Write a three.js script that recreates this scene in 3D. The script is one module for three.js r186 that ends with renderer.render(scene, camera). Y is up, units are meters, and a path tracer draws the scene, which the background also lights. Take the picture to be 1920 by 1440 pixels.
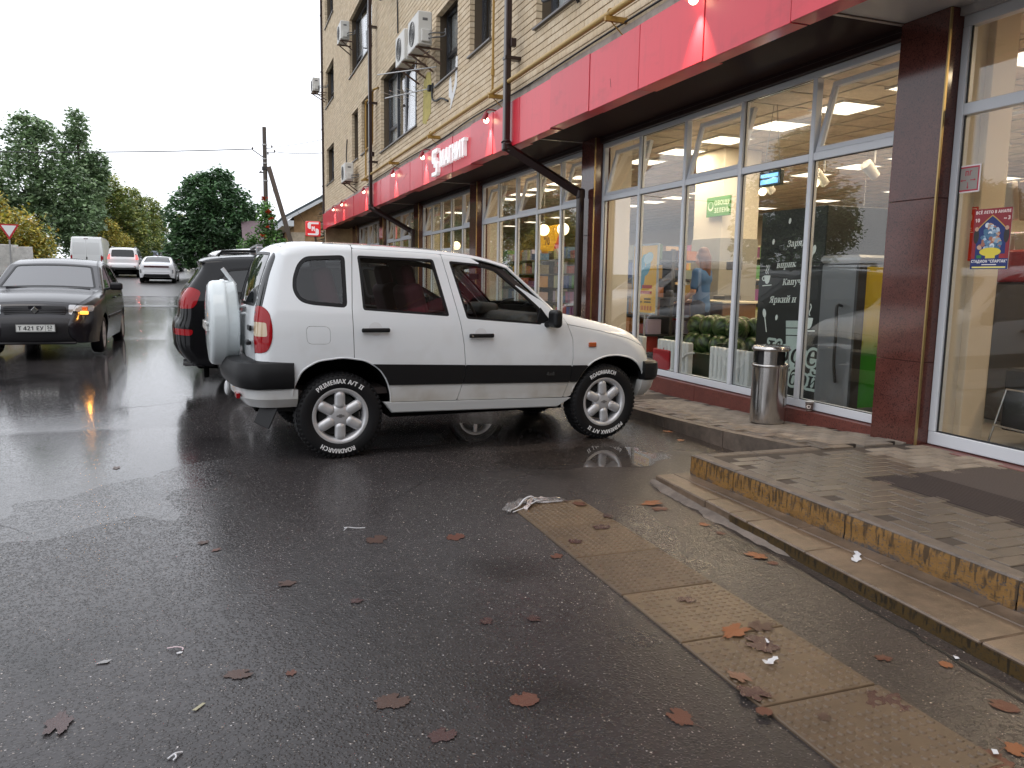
import * as THREE from 'three';
import { mergeGeometries, toCreasedNormals } from 'three/addons/utils/BufferGeometryUtils.js';
import { RoundedBoxGeometry } from 'three/addons/geometries/RoundedBoxGeometry.js';
import { TextGeometry } from 'three/addons/geometries/TextGeometry.js';
import { FontLoader } from 'three/addons/loaders/FontLoader.js';
import { MarchingCubes } from 'three/addons/objects/MarchingCubes.js';
import { RectAreaLightUniformsLib } from 'three/addons/lights/RectAreaLightUniformsLib.js';

// ---------------------------------------------------------------- camera, sky, sun, exposure
const scene = new THREE.Scene();
const camera = new THREE.PerspectiveCamera(52.04, 4 / 3, 0.05, 1500);
camera.position.set(0, 1.44, 0);
camera.rotation.order = 'YXZ';
camera.rotation.set(-0.13078, -0.35427, 0.0174);
const renderer = new THREE.WebGLRenderer({ antialias: true });
renderer.toneMapping = THREE.LinearToneMapping;
renderer.toneMappingExposure = 1.0;
renderer.shadowMap.enabled = true;
RectAreaLightUniformsLib.init();

const SKY_ZENITH = 1.75, SKY_HORIZON = 1.55;
const sun = new THREE.DirectionalLight(0xfff4e8, 0.5);
sun.position.set(-40, 90, 30);
sun.castShadow = true; sun.shadow.radius = 60; sun.shadow.mapSize.set(2048, 2048);
Object.assign(sun.shadow.camera, { left: -60, right: 60, top: 60, bottom: -60, near: 1, far: 300 });
sun.name = 'overcast_sun';
scene.add(sun, sun.target);

// ---------------------------------------------------------------- small helpers
function RNG(seed) { let s = seed >>> 0; return () => { s = (s + 0x6D2B79F5) >>> 0; let t = Math.imul(s ^ (s >>> 15), 1 | s); t = (t + Math.imul(t ^ (t >>> 7), 61 | t)) ^ t; return ((t ^ (t >>> 14)) >>> 0) / 4294967296; }; }
const rnd = RNG(12345);
const { clamp, lerp } = THREE.MathUtils;
const smoothstep = (x, a, b) => { const t = clamp((x - a) / (b - a), 0, 1); return t * t * (3 - 2 * t); };
const PI = Math.PI;
const vec = (x, y, z) => new THREE.Vector3(x, y, z);
function hash2(x, y, s) { let h = Math.imul(x, 374761393) ^ Math.imul(y, 668265263) ^ Math.imul(s, 2246822519); h = Math.imul(h ^ (h >>> 13), 1274126177); return ((h ^ (h >>> 16)) >>> 0) / 4294967296; }
function vnoise(x, y, per, seed) {           // value noise that repeats every per cells
  const ix = Math.floor(x), iy = Math.floor(y), fx = x - ix, fy = y - iy, sx = fx * fx * (3 - 2 * fx), sy = fy * fy * (3 - 2 * fy);
  const m = (a) => ((a % per) + per) % per, x0 = m(ix), x1 = m(ix + 1), y0 = m(iy), y1 = m(iy + 1);
  return lerp(lerp(hash2(x0, y0, seed), hash2(x1, y0, seed), sx), lerp(hash2(x0, y1, seed), hash2(x1, y1, seed), sx), sy);
}
function fbm(u, v, base, oct, seed) { let s = 0, a = 0.5, n = 0, f = base; for (let i = 0; i < oct; i++) { s += a * vnoise(u * f, v * f, f, seed + i * 17); n += a; a *= 0.55; f *= 2; } return s / n; }
function tex(w, h, fn, { srgb = false, channel = 0 } = {}) {   // fn(u, v, out) fills linear 0..1 values
  const d = new Uint8Array(w * h * 4), o = [0, 0, 0];
  for (let y = 0, i = 0; y < h; y++) for (let x = 0; x < w; x++, i += 4) {
    fn((x + 0.5) / w, (y + 0.5) / h, o);
    for (let c = 0; c < 3; c++) { let q = clamp(o[c], 0, 1); if (srgb) q = q < 0.0031308 ? q * 12.92 : 1.055 * Math.pow(q, 1 / 2.4) - 0.055; d[i + c] = Math.round(q * 255); }
    d[i + 3] = 255;
  }
  const t = new THREE.DataTexture(d, w, h);
  t.wrapS = t.wrapT = THREE.RepeatWrapping; t.magFilter = THREE.LinearFilter; t.minFilter = THREE.LinearMipmapLinearFilter;
  if (srgb) t.colorSpace = THREE.SRGBColorSpace;
  t.channel = channel; t.needsUpdate = true;
  return t;
}
function canvasTex(w, h, draw) {
  const c = document.createElement('canvas'); c.width = w; c.height = h;
  draw(c.getContext('2d'), w, h);
  const t = new THREE.CanvasTexture(c); t.colorSpace = THREE.SRGBColorSpace; return t;
}
const std = (o) => new THREE.MeshStandardMaterial(o);
const phy = (o) => new THREE.MeshPhysicalMaterial(o);
const rgb = (r, g, b) => new THREE.Color().setRGB(r, g, b);
const used = new Map();
function numbered(n) { const k = used.get(n) ?? 0; used.set(n, k + 1); return k ? n + '_' + String(k).padStart(3, '0') : n; }
function tag(o, label, category, group, kind) {
  if (label) o.userData.label = label;
  if (category) o.userData.category = category;
  if (group) o.userData.group = group; else delete o.userData.group;
  if (kind) o.userData.kind = kind;
  return o;
}
function finish(m) { m.castShadow = m.receiveShadow = true; return m; }
function thing(name, label, category, p = [0, 0, 0], turn = 0, group) {
  const o = new THREE.Group(); o.name = numbered(name); o.position.set(...p); o.rotation.y = turn; scene.add(o);
  return tag(o, label, category, group);
}
function part(name, geo, mat, parent) { const m = finish(new THREE.Mesh(geo, mat)); m.name = name; parent.add(m); return m; }
function solo(name, geo, mat, label, category, group, p) { const m = finish(new THREE.Mesh(geo, mat)); m.name = numbered(name); scene.add(m); if (p) m.position.set(...p); return tag(m, label, category, group); }
function struct(name, geo, mat) { const m = finish(new THREE.Mesh(geo, mat)); m.name = numbered(name); m.userData.kind = 'structure'; scene.add(m); return m; }
function clean(g) { const q = g.index ? g.toNonIndexed() : g; for (const k of Object.keys(q.attributes)) if (!['position', 'normal', 'uv'].includes(k)) q.deleteAttribute(k); if (!q.attributes.uv) q.setAttribute('uv', new THREE.BufferAttribute(new Float32Array(q.attributes.position.count * 2), 2)); return q; }
function merge(list) { return mergeGeometries(list.map(clean), false); }
// box from min to max corners; bevel rounds the edges; uv in metres
function bx(x0, x1, y0, y1, z0, z1, bevel = 0) {
  const w = x1 - x0, h = y1 - y0, d = z1 - z0;
  const g = bevel ? chamferBox(w, h, d, bevel) : new THREE.BoxGeometry(w, h, d);
  g.translate((x0 + x1) / 2, (y0 + y1) / 2, (z0 + z1) / 2);
  return metricUV(g);
}
function metricUV(g) {
  const p = g.attributes.position, n = g.attributes.normal, uv = new Float32Array(p.count * 2);
  for (let i = 0; i < p.count; i++) {
    const ax = Math.abs(n.getX(i)), ay = Math.abs(n.getY(i)), az = Math.abs(n.getZ(i));
    const [u, v] = ax > ay && ax > az ? [p.getZ(i), p.getY(i)] : ay > az ? [p.getX(i), p.getZ(i)] : [p.getX(i), p.getY(i)];
    uv[i * 2] = u; uv[i * 2 + 1] = v;
  }
  g.setAttribute('uv', new THREE.BufferAttribute(uv, 2)); return g;
}
function chamferBox(w, h, d, b) {          // 44 triangles, flat chamfers
  const X = w / 2, Y = h / 2, Z = d / 2, pos = [], tri = (a, c, e) => pos.push(...a, ...c, ...e), quad = (a, c, e, f) => { tri(a, c, e); tri(a, e, f); };
  const P = (sx, sy, sz, ax) => [sx * (X - (ax === 0 ? 0 : b)), sy * (Y - (ax === 1 ? 0 : b)), sz * (Z - (ax === 2 ? 0 : b))];
  const face = (l, ref) => { const a = vec(...l[0]), u = vec(...l[1]).sub(a), v = vec(...l[2]).sub(a); const o = u.cross(v).dot(vec(...ref)) < 0 ? [...l].reverse() : l; o.length === 4 ? quad(...o) : tri(...o); };
  for (const s of [-1, 1]) {
    face([P(s, -1, -1, 0), P(s, 1, -1, 0), P(s, 1, 1, 0), P(s, -1, 1, 0)], [s, 0, 0]);
    face([P(-1, s, -1, 1), P(1, s, -1, 1), P(1, s, 1, 1), P(-1, s, 1, 1)], [0, s, 0]);
    face([P(-1, -1, s, 2), P(1, -1, s, 2), P(1, 1, s, 2), P(-1, 1, s, 2)], [0, 0, s]);
    for (const q of [-1, 1]) {
      face([P(s, q, -1, 0), P(s, q, 1, 0), P(s, q, 1, 1), P(s, q, -1, 1)], [s, q, 0]);
      face([P(s, -1, q, 0), P(s, 1, q, 0), P(s, 1, q, 2), P(s, -1, q, 2)], [s, 0, q]);
      face([P(-1, s, q, 1), P(1, s, q, 1), P(1, s, q, 2), P(-1, s, q, 2)], [0, s, q]);
      for (const r of [-1, 1]) face([P(s, q, r, 0), P(s, q, r, 1), P(s, q, r, 2)], [s, q, r]);
    }
  }
  const g = new THREE.BufferGeometry(); g.setAttribute('position', new THREE.Float32BufferAttribute(pos, 3)); g.computeVertexNormals(); return g;
}
const cyl = (r0, r1, h, n = 20, x = 0, y = 0, z = 0, open = false) => { const g = new THREE.CylinderGeometry(r1, r0, h, n, 1, open); g.translate(x, y, z); return g; };
function rod(a, b, r, n = 8, r2 = r) {
  const A = vec(...a), B = vec(...b), g = new THREE.CylinderGeometry(r2, r, A.distanceTo(B), n);
  g.applyQuaternion(new THREE.Quaternion().setFromUnitVectors(vec(0, 1, 0), B.clone().sub(A).normalize()));
  const c = A.add(B).multiplyScalar(0.5); g.translate(c.x, c.y, c.z); return g;
}
function bar(a, b, w, h) {                  // rectangular bar from a to b
  const A = vec(...a), B = vec(...b), g = new THREE.BoxGeometry(w, A.distanceTo(B), h);
  g.applyQuaternion(new THREE.Quaternion().setFromUnitVectors(vec(0, 1, 0), B.clone().sub(A).normalize()));
  const c = A.add(B).multiplyScalar(0.5); g.translate(c.x, c.y, c.z); return g;
}
function tube(pts, r, seg = 6, per = 8, tension = 0.5) { const c = new THREE.CatmullRomCurve3(pts.map((p) => vec(...p)), false, 'catmullrom', tension); return new THREE.TubeGeometry(c, Math.max(4, pts.length * per), r, seg); }
function shapeOf(pts) { const s = new THREE.Shape(); pts.forEach((p, i) => i ? s.lineTo(p[0], p[1]) : s.moveTo(p[0], p[1])); s.closePath(); return s; }
const extrude = (pts, depth, bevel = 0) => new THREE.ExtrudeGeometry(shapeOf(pts), { depth, bevelEnabled: bevel > 0, bevelThickness: bevel, bevelSize: bevel, bevelSegments: 1 });

// ---------------------------------------------------------------- sky: one bright overcast layer
{
  const W = 512, H = 256, d = new Float32Array(W * H * 4);
  for (let y = 0; y < H; y++) for (let x = 0; x < W; x++) {
    const el = ((y + 0.5) / H - 0.5) * PI, s = Math.max(0, Math.sin(el)), c = fbm(x / W, y / H, 8, 4, 5), i = (y * W + x) * 4;
    const L = el < 0 ? 0.25 : lerp(SKY_HORIZON, SKY_ZENITH, Math.pow(s, 0.8)) * (0.95 + 0.1 * c);
    d[i] = L * 0.955; d[i + 1] = L * 0.985; d[i + 2] = L * 1.055; d[i + 3] = 1;
  }
  const t = new THREE.DataTexture(d, W, H, THREE.RGBAFormat, THREE.FloatType);
  t.mapping = THREE.EquirectangularReflectionMapping; t.magFilter = THREE.LinearFilter; t.needsUpdate = true;
  scene.background = t; scene.environment = t;
}
// height of the ground: level at the shop, rising up the street
function gy(z) { const t = -z; return t < 8 ? 0 : t < 17 ? 0.0178 * (t - 8) : t < 110 ? 0.16 + 0.0268 * (t - 17) : 2.65 + 0.008 * (t - 110); }
// panels cut from curved skins: marching squares on a signed distance f, mapped by P
function gridPanel({ f, P, box, step, thick = 0.012, flip = false }) {
  const [u0, u1, v0, v1] = box, nu = Math.max(2, Math.ceil((u1 - u0) / step)), nv = Math.max(2, Math.ceil((v1 - v0) / step)), du = (u1 - u0) / nu, dv = (v1 - v0) / nv;
  const D = new Float64Array((nu + 1) * (nv + 1)); for (let j = 0; j <= nv; j++) for (let i = 0; i <= nu; i++) D[j * (nu + 1) + i] = f(u0 + i * du, v0 + j * dv);
  const pos = [], nor = [], idx = [], ids = new Map(), a = vec(), b = vec(), c = vec(), e = Math.min(du, dv) * 0.25;
  const vert = (key, u, v) => {
    if (ids.has(key)) return ids.get(key);
    P(u + e, v, a); P(u - e, v, b); a.sub(b); P(u, v + e, c); P(u, v - e, b); c.sub(b); a.cross(c).normalize(); if (flip) a.negate();
    P(u, v, b); const k = pos.length / 3; pos.push(b.x, b.y, b.z); nor.push(a.x, a.y, a.z); ids.set(key, k); return k;
  };
  const rim = [];
  for (let j = 0; j < nv; j++) for (let i = 0; i < nu; i++) {
    const q = [[i, j], [i + 1, j], [i + 1, j + 1], [i, j + 1]], d = q.map(([x, y]) => D[y * (nu + 1) + x]);
    if (d.every((x) => x >= 0)) continue;
    const out = [];
    for (let k = 0; k < 4; k++) {
      const n = (k + 1) % 4, [x, y] = q[k], [x2, y2] = q[n];
      if (d[k] < 0) out.push([vert('v' + (y * (nu + 1) + x), u0 + x * du, v0 + y * dv), false]);
      if ((d[k] < 0) !== (d[n] < 0)) {
        const A = Math.min(y * (nu + 1) + x, y2 * (nu + 1) + x2), ax = A % (nu + 1), ay = Math.floor(A / (nu + 1)), hor = y === y2;
        let lo = 0, hi = 1; const fa = D[A], bu = u0 + ax * du, bv = v0 + ay * dv, at = (t) => f(bu + (hor ? t * du : 0), bv + (hor ? 0 : t * dv));
        for (let it = 0; it < 7; it++) { const m = (lo + hi) / 2; if ((at(m) < 0) === (fa < 0)) lo = m; else hi = m; }
        const t = (lo + hi) / 2; out.push([vert((hor ? 'h' : 'w') + A, bu + (hor ? t * du : 0), bv + (hor ? 0 : t * dv)), true]);
      }
    }
    for (let k = 1; k + 1 < out.length; k++) flip ? idx.push(out[0][0], out[k + 1][0], out[k][0]) : idx.push(out[0][0], out[k][0], out[k + 1][0]);
    for (let k = 0; k < out.length; k++) { const n = (k + 1) % out.length; if (out[k][1] && out[n][1]) rim.push([out[k][0], out[n][0]]); }
  }
  if (thick) for (const [p, q] of rim) {
    a.fromArray(pos, p * 3); b.fromArray(pos, q * 3); const n = vec().fromArray(nor, p * 3), t = b.clone().sub(a).cross(n); if (flip) t.negate(); if (t.lengthSq() < 1e-14) continue; t.normalize();
    const k = pos.length / 3, n2 = vec().fromArray(nor, q * 3);
    pos.push(a.x, a.y, a.z, b.x, b.y, b.z, b.x - n2.x * thick, b.y - n2.y * thick, b.z - n2.z * thick, a.x - n.x * thick, a.y - n.y * thick, a.z - n.z * thick);
    for (let i = 0; i < 4; i++) nor.push(t.x, t.y, t.z); idx.push(k, k + 2, k + 1, k, k + 3, k + 2);
  }
  const g = new THREE.BufferGeometry(); g.setAttribute('position', new THREE.Float32BufferAttribute(pos, 3)); g.setAttribute('normal', new THREE.Float32BufferAttribute(nor, 3)); g.setIndex(idx);
  return g;
}
// ---------------------------------------------------------------- surface textures
const white = [1, 1, 1];
let asphaltMap, asphaltBump;
{
  const N = 2048, r = RNG(77), hgt = new Float32Array(N * N), col = new Float32Array(N * N * 3);
  for (let y = 0; y < N; y++) for (let x = 0; x < N; x++) {
    const i = y * N + x, n = fbm(x / N, y / N, 64, 4, 3), m = fbm(x / N, y / N, 4, 4, 9), g = hash2(x, y, 4);
    hgt[i] = 0.18 + 0.3 * n + 0.08 * g;
    const b = 0.022 + 0.020 * n + 0.010 * m + 0.010 * (g - 0.5);
    col[i * 3] = b * 1.06; col[i * 3 + 1] = b; col[i * 3 + 2] = b * 1.0;
  }
  const stone = (R, hh, c, soft) => {
    const cx = r() * N, cy = r() * N, a = r() * PI, e = 0.65 + 0.35 * r(), ca = Math.cos(a), sa = Math.sin(a), k = Math.ceil(R) + 1, wob = r() * 6;
    for (let dy = -k; dy <= k; dy++) for (let dx = -k; dx <= k; dx++) {
      const u = (dx * ca + dy * sa) / R, v = (-dx * sa + dy * ca) / (R * e), ang = Math.atan2(v, u), q = Math.hypot(u, v) * (1 + 0.14 * Math.sin(3 * ang + wob));
      if (q > 1) continue;
      const i = ((Math.floor(cy + dy) + N) % N) * N + ((Math.floor(cx + dx) + N) % N), f = clamp((1 - q) * 3, 0, 1);
      hgt[i] = Math.max(hgt[i], hh * (1 - 0.35 * q * q));
      if (c) for (let j = 0; j < 3; j++) col[i * 3 + j] = lerp(col[i * 3 + j], c[j], f * soft);
    }
  };
  for (let i = 0; i < 52000; i++) { const t = 0.018 + 0.042 * r(), w = r(); stone(2.2 + 3.6 * r(), 0.45 + 0.5 * r(), [t * (1 + 0.12 * w), t, t * (1 - 0.08 * w)], 0.8); }
  for (let i = 0; i < 7600; i++) { const t = 0.22 + 0.6 * r() * r(), w = r() * 0.5; stone(1.2 + 2.7 * r() * r(), 0.7 + 0.3 * r(), [t, t * (1 - w * 0.25), t * (1 - w * 0.6)], 0.95); }
  asphaltMap = tex(N, N, (u, v, o) => { const i = (Math.floor(v * N) * N + Math.floor(u * N)) * 3; o[0] = col[i]; o[1] = col[i + 1]; o[2] = col[i + 2]; }, { srgb: true });
  asphaltBump = tex(N, N, (u, v, o) => { o[0] = o[1] = o[2] = hgt[Math.floor(v * N) * N + Math.floor(u * N)]; });
}
// how wet the lot is: low values are standing films of water
const LOT = { x0: -34, x1: 6, z0: -34, z1: 14 };
function wetness(x, z) {
  const u = (x - LOT.x0) / 40, v = (z - LOT.z0) / 48;
  let w = 0.62 * fbm(u, v, 7, 5, 31) + 0.38 * fbm(u * 0.999, v * 0.999, 26, 4, 57);
  w = smoothstep(w, 0.36, 0.64);
  const pool = (cx, cz, rx, rz) => Math.exp(-(((x - cx) / rx) ** 2 + ((z - cz) / rz) ** 2));
  w += 0.95 * pool(-2.6, -13.6, 2.6, 2.2) + 0.8 * pool(-1.2, -10.8, 2.2, 2.2) + 0.5 * pool(-1.2, -19, 2, 6) + 0.4 * pool(2.8, -6.0, 1.3, 0.9) + 0.25 * pool(-3.5, -7.5, 3, 2) - 0.35 * pool(1.2, -2.2, 1.8, 2.6);
  return clamp(w, 0, 1);
}
const filmEdge = (x, z) => Math.min((-z - 4.9 - 0.25 * x) / 2.2, (0.75 - x) / 1.6, 1) + 1.5 * (fbm((x + 34) / 40, (z + 34) / 48, 22, 5, 171) - 0.5) + 0.9 * (fbm((x + 34) / 40, (z + 34) / 48, 90, 4, 173) - 0.5);
const wetMap = tex(1024, 1024, (u, v, o) => { const w = wetness(LOT.x0 + u * 40, LOT.z0 + v * 48); const x = LOT.x0 + u * 40, z = LOT.z0 + v * 48, dry = smoothstep(filmEdge(x, z), 0.5, -1.3) * (0.5 + 0.5 * smoothstep(x, -2.5, 0.6)) * (1 - 0.6 * smoothstep(-z, 5.2, 6.5)); o[0] = o[1] = o[2] = clamp(lerp(0.17 - 0.14 * w, 0.36 - 0.08 * w, clamp(dry, 0, 1)), 0.03, 0.7); }, { channel: 1 });
wetMap.wrapS = wetMap.wrapT = THREE.ClampToEdgeWrapping;
asphaltMap.repeat.set(1 / 2.6, 1 / 2.6); asphaltBump.repeat.set(1 / 2.6, 1 / 2.6);

const grain = tex(512, 512, (u, v, o) => { o[0] = o[1] = o[2] = 0.25 + 0.5 * fbm(u, v, 32, 5, 61) + 0.25 * hash2(Math.floor(u * 512), Math.floor(v * 512), 8); });
const mottled = tex(1024, 1024, (u, v, o) => { const n = fbm(u, v, 6, 6, 71), m = fbm(u, v, 48, 3, 72), h = hash2(Math.floor(u * 1024), Math.floor(v * 1024), 9); const b = 0.55 + 0.5 * n + 0.25 * (m - 0.5) + 0.1 * (h - 0.5); o[0] = b * 0.93; o[1] = b * 0.925; o[2] = b * 0.915; }, { srgb: true });
mottled.repeat.set(1 / 1.3, 1 / 1.3);
grain.repeat.set(1 / 0.25, 1 / 0.25);
const graniteMap = tex(1024, 1024, (u, v, o) => {
  const h = hash2(Math.floor(u * 1024), Math.floor(v * 1024), 91), c = fbm(u, v, 170, 2, 92), d = fbm(u, v, 90, 2, 93), m = fbm(u, v, 5, 3, 94);
  const t = 0.72 + 0.4 * m + 0.35 * (c - 0.5) + 0.15 * (h - 0.5);
  o[0] = 0.105 * t; o[1] = 0.040 * t; o[2] = 0.032 * t;
  if (d > 0.68) { o[0] *= 0.45; o[1] *= 0.5; o[2] *= 0.55; } else if (c > 0.72) { o[0] += 0.03; o[1] += 0.014; o[2] += 0.012; }
}, { srgb: true });
graniteMap.repeat.set(1 / 0.7, 1 / 0.7);
const concreteMap = tex(1024, 1024, (u, v, o) => {
  const n = fbm(u, v, 5, 6, 101), m = fbm(u, v, 40, 4, 102), h = hash2(Math.floor(u * 1024), Math.floor(v * 1024), 19);
  const b = 0.055 + 0.10 * n * n + 0.05 * (m - 0.5) + 0.02 * (h - 0.5), w = fbm(u, v, 3, 3, 103);
  o[0] = b * (1.18 + 0.2 * w); o[1] = b * (1.0 + 0.06 * w); o[2] = b * 0.84;
}, { srgb: true });
concreteMap.repeat.set(1 / 1.5, 1 / 1.5);
// worn yellow paint on the kerb face: v runs up the face
const kerbPaintMap = tex(2048, 256, (u, v, o) => {
  const n = fbm(u, v * 0.125, 16, 5, 111), m = fbm(u, v * 0.125, 96, 3, 112), h = hash2(Math.floor(u * 2048), Math.floor(v * 256), 29), st = fbm(u, v * 0.012 + 0.3, 160, 3, 117), pit = fbm(u, v * 0.125, 200, 2, 119);
  const k = smoothstep(0.55 * n + 0.30 * m + 0.42 * v + 0.1 * st, 0.36, 0.56) * (1 - smoothstep(v, 0.93, 0.985) * (0.4 + 0.6 * m)) * (1 - 0.85 * smoothstep(pit, 0.66, 0.78));
  const b = 0.085 + 0.07 * n + 0.02 * h, dirt = smoothstep(st + 0.35 * (v - 0.5), 0.52, 0.78), mold = smoothstep(m + 0.4 * (0.35 - v), 0.60, 0.82);
  const y = [0.40 + 0.12 * m, 0.215 + 0.07 * m, 0.045], c = [b * 1.1, b, b * 0.86];
  for (let j = 0; j < 3; j++) o[j] = lerp(c[j], y[j], k) * (1 - 0.72 * dirt) * (1 - 0.5 * mold);
}, { srgb: true });

// ---------------------------------------------------------------- ground
function sheet(x0, x1, z0, z1, nx, nz, lift, color) {
  const g = new THREE.BufferGeometry(), pos = [], uv = [], uv1 = [], col = [], idx = [];
  for (let j = 0; j <= nz; j++) for (let i = 0; i <= nx; i++) {
    const x = lerp(x0, x1, i / nx), z = lerp(z1, z0, j / nz);
    pos.push(x, gy(z) + lift, z); uv.push(x, -z); uv1.push((x - LOT.x0) / 40, (z - LOT.z0) / 48);
    if (color) col.push(...color(x, z));
  }
  for (let j = 0; j < nz; j++) for (let i = 0; i < nx; i++) { const a = j * (nx + 1) + i, b = a + 1, c = a + nx + 1, d = c + 1; idx.push(a, b, c, b, d, c); }
  g.setAttribute('position', new THREE.Float32BufferAttribute(pos, 3)); g.setAttribute('uv', new THREE.Float32BufferAttribute(uv, 2)); g.setAttribute('uv1', new THREE.Float32BufferAttribute(uv1, 2));
  if (color) g.setAttribute('color', new THREE.Float32BufferAttribute(col, 3));
  g.setIndex(idx); g.computeVertexNormals(); return g;
}
const soilMat = std({ map: mottled, color: rgb(0.07, 0.075, 0.035), roughness: 0.95 });
struct('ground', sheet(-500, 500, -700, 60, 40, 380, -0.012), soilMat);
const stain = (x, z) => {
  const u = (x + 34) / 40, v = (z + 34) / 48, n = fbm(u, v, 12, 5, 131), m = fbm(u, v, 40, 4, 133);
  let b = 0.72 + 0.5 * n + 0.25 * (m - 0.5), br = smoothstep(x, 1.0, 3.0) * smoothstep(z, -9, -4) * (0.4 + 0.8 * m);
  const spot = smoothstep(fbm(u, v, 60, 3, 137), 0.66, 0.8), track = Math.exp(-(((x + 1.6 + 0.02 * z) / 0.22) ** 2)) + Math.exp(-(((x + 3.1 + 0.02 * z) / 0.22) ** 2));
  b *= (1 - 0.55 * spot) * (1 - 0.2 * track) * (0.8 + 0.4 * smoothstep(fbm(u, v, 9, 3, 139), 0.35, 0.65));
  return [b * (0.98 + 0.30 * br), b * (0.95 + 0.06 * br), b * (0.98 - 0.18 * br)];
};
const asphaltMat = phy({ specularIntensity: 0.55, map: asphaltMap, bumpMap: asphaltBump, bumpScale: 0.0026, roughnessMap: wetMap, roughness: 1, vertexColors: true });
// the lot in two skins that meet along an uneven line: open-textured asphalt near the shop, and asphalt under a film of water further out
const smoothMat = phy({ specularIntensity: 1, map: asphaltMap, bumpMap: asphaltBump, bumpScale: 0.0005, roughnessMap: wetMap, roughness: 1, vertexColors: true });
const lotSkin = (f, step, box) => { const g = gridPanel({ f, step, box, thick: 0, flip: true, P: (x, z, o) => o.set(x, gy(z), z) }), p = g.attributes.position, n = p.count, uv = new Float32Array(n * 2), uv1 = new Float32Array(n * 2), col = new Float32Array(n * 3); for (let i = 0; i < n; i++) { const x = p.getX(i), z = p.getZ(i); uv[i * 2] = x; uv[i * 2 + 1] = -z; uv1[i * 2] = (x - LOT.x0) / 40; uv1[i * 2 + 1] = (z - LOT.z0) / 48; col.set(stain(x, z), i * 3); } g.setAttribute('uv', new THREE.BufferAttribute(uv, 2)); g.setAttribute('uv1', new THREE.BufferAttribute(uv1, 2)); g.setAttribute('color', new THREE.BufferAttribute(col, 3)); return g; };
const lot = struct('asphalt_lot', lotSkin((x, z) => filmEdge(x, z), 0.16, [-34, 5.4, -33.5, 12]), asphaltMat);
const midMat = phy({ specularIntensity: 0.9, map: asphaltMap, bumpMap: asphaltBump, bumpScale: 0.0014, roughnessMap: wetMap, roughness: 1, vertexColors: true });
struct('wet_asphalt', lotSkin((x, z) => Math.max(-filmEdge(x, z), filmEdge(x, z) - 0.45), 0.16, [-34, 5.4, -33.5, 12]), midMat);
struct('wet_asphalt', lotSkin((x, z) => 0.45 - filmEdge(x, z), 0.16, [-34, 5.4, -33.5, 12]), smoothMat);
struct('road', sheet(-10.5, 0.2, -170, -33.5, 6, 70, 0, (x, z) => { const m = 0.95 + 0.35 * fbm(x / 40, z / 40, 9, 4, 5); return [m * 1.04, m, m * 0.98]; }), std({ map: asphaltMap, roughness: 0.32, bumpMap: asphaltBump, bumpScale: 0.002, vertexColors: true }));

// cracks: thin dark ribbons in the lot
{
  const cm = std({ color: rgb(0.006, 0.006, 0.006), roughness: 0.6 }), crack = (a, b, wob, seed, w0 = 0.007) => { const pos = [], idx = [], n = 70; for (let i = 0; i <= n; i++) { const t = i / n, dx = b[0] - a[0], dz = b[1] - a[1], l = Math.hypot(dx, dz), o = wob * (fbm(t, 0.2, 10, 5, seed) - 0.5) * 2, x = lerp(a[0], b[0], t) - dz / l * o, z = lerp(a[1], b[1], t) + dx / l * o, w = w0 * (0.3 + fbm(t, 0.7, 24, 3, seed)) * Math.sqrt(Math.sin(PI * clamp(t, 0.02, 0.98))); pos.push(x - dz / l * -w, gy(z) + 0.0025, z + dx / l * -w, x - dz / l * w, gy(z) + 0.0025, z + dx / l * w); } for (let i = 0; i < n; i++) { const q = i * 2; idx.push(q, q + 1, q + 2, q + 1, q + 3, q + 2); } const g = new THREE.BufferGeometry(); g.setAttribute('position', new THREE.Float32BufferAttribute(pos, 3)); g.setIndex(idx); g.computeVertexNormals(); part('crack', g, cm, lot); };
  crack([2.74, -3.05], [2.58, -1.3], 0.03, 3, 0.011); crack([-4.5, -8.2], [-0.4, -9.4], 0.25, 5); crack([-3.2, -6.0], [-1.0, -4.9], 0.2, 9, 0.004); crack([-5.5, -11.2], [-1.5, -12.0], 0.3, 12); crack([0.9, -4.9], [1.6, -5.6], 0.1, 15, 0.004);
}

const streakMap = tex(1024, 512, (u, v, o) => { const st = fbm(u, v * 0.03 + 0.4, 48, 5, 181), n = fbm(u, v, 6, 5, 183), k = 1 - 0.13 * smoothstep(st, 0.48, 0.85) * (0.3 + 0.7 * n) - 0.2 * smoothstep(n, 0.5, 0.8) - 0.12 * (n - 0.5); o[0] = k; o[1] = k; o[2] = k; });
streakMap.repeat.set(1 / 3.1, 1 / 1.3);
// ---------------------------------------------------------------- pavement, steps, tactile tiles
const damp = (c, r) => std({ map: mottled, color: rgb(...c), roughness: r, bumpMap: grain, bumpScale: 0.0008 });
const paverMats = { wet: [damp([0.125, 0.098, 0.075], 0.34), damp([0.112, 0.088, 0.069], 0.38), damp([0.135, 0.106, 0.081], 0.32), damp([0.118, 0.094, 0.075], 0.36)], dry: [damp([0.265, 0.22, 0.175], 0.85), damp([0.235, 0.195, 0.158], 0.9), damp([0.29, 0.245, 0.2], 0.85)], half: [damp([0.19, 0.15, 0.115], 0.55), damp([0.165, 0.13, 0.105], 0.5)] };
const concreteWet = std({ map: concreteMap, roughness: 0.32, bumpMap: grain, bumpScale: 0.0012 });
const concreteTan = std({ map: concreteMap, color: rgb(1.30, 1.12, 0.92), roughness: 0.36, bumpMap: grain, bumpScale: 0.0012 });
const concreteTan2 = std({ map: concreteMap, color: rgb(1.12, 0.99, 0.84), roughness: 0.42, bumpMap: grain, bumpScale: 0.0012 });
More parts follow.
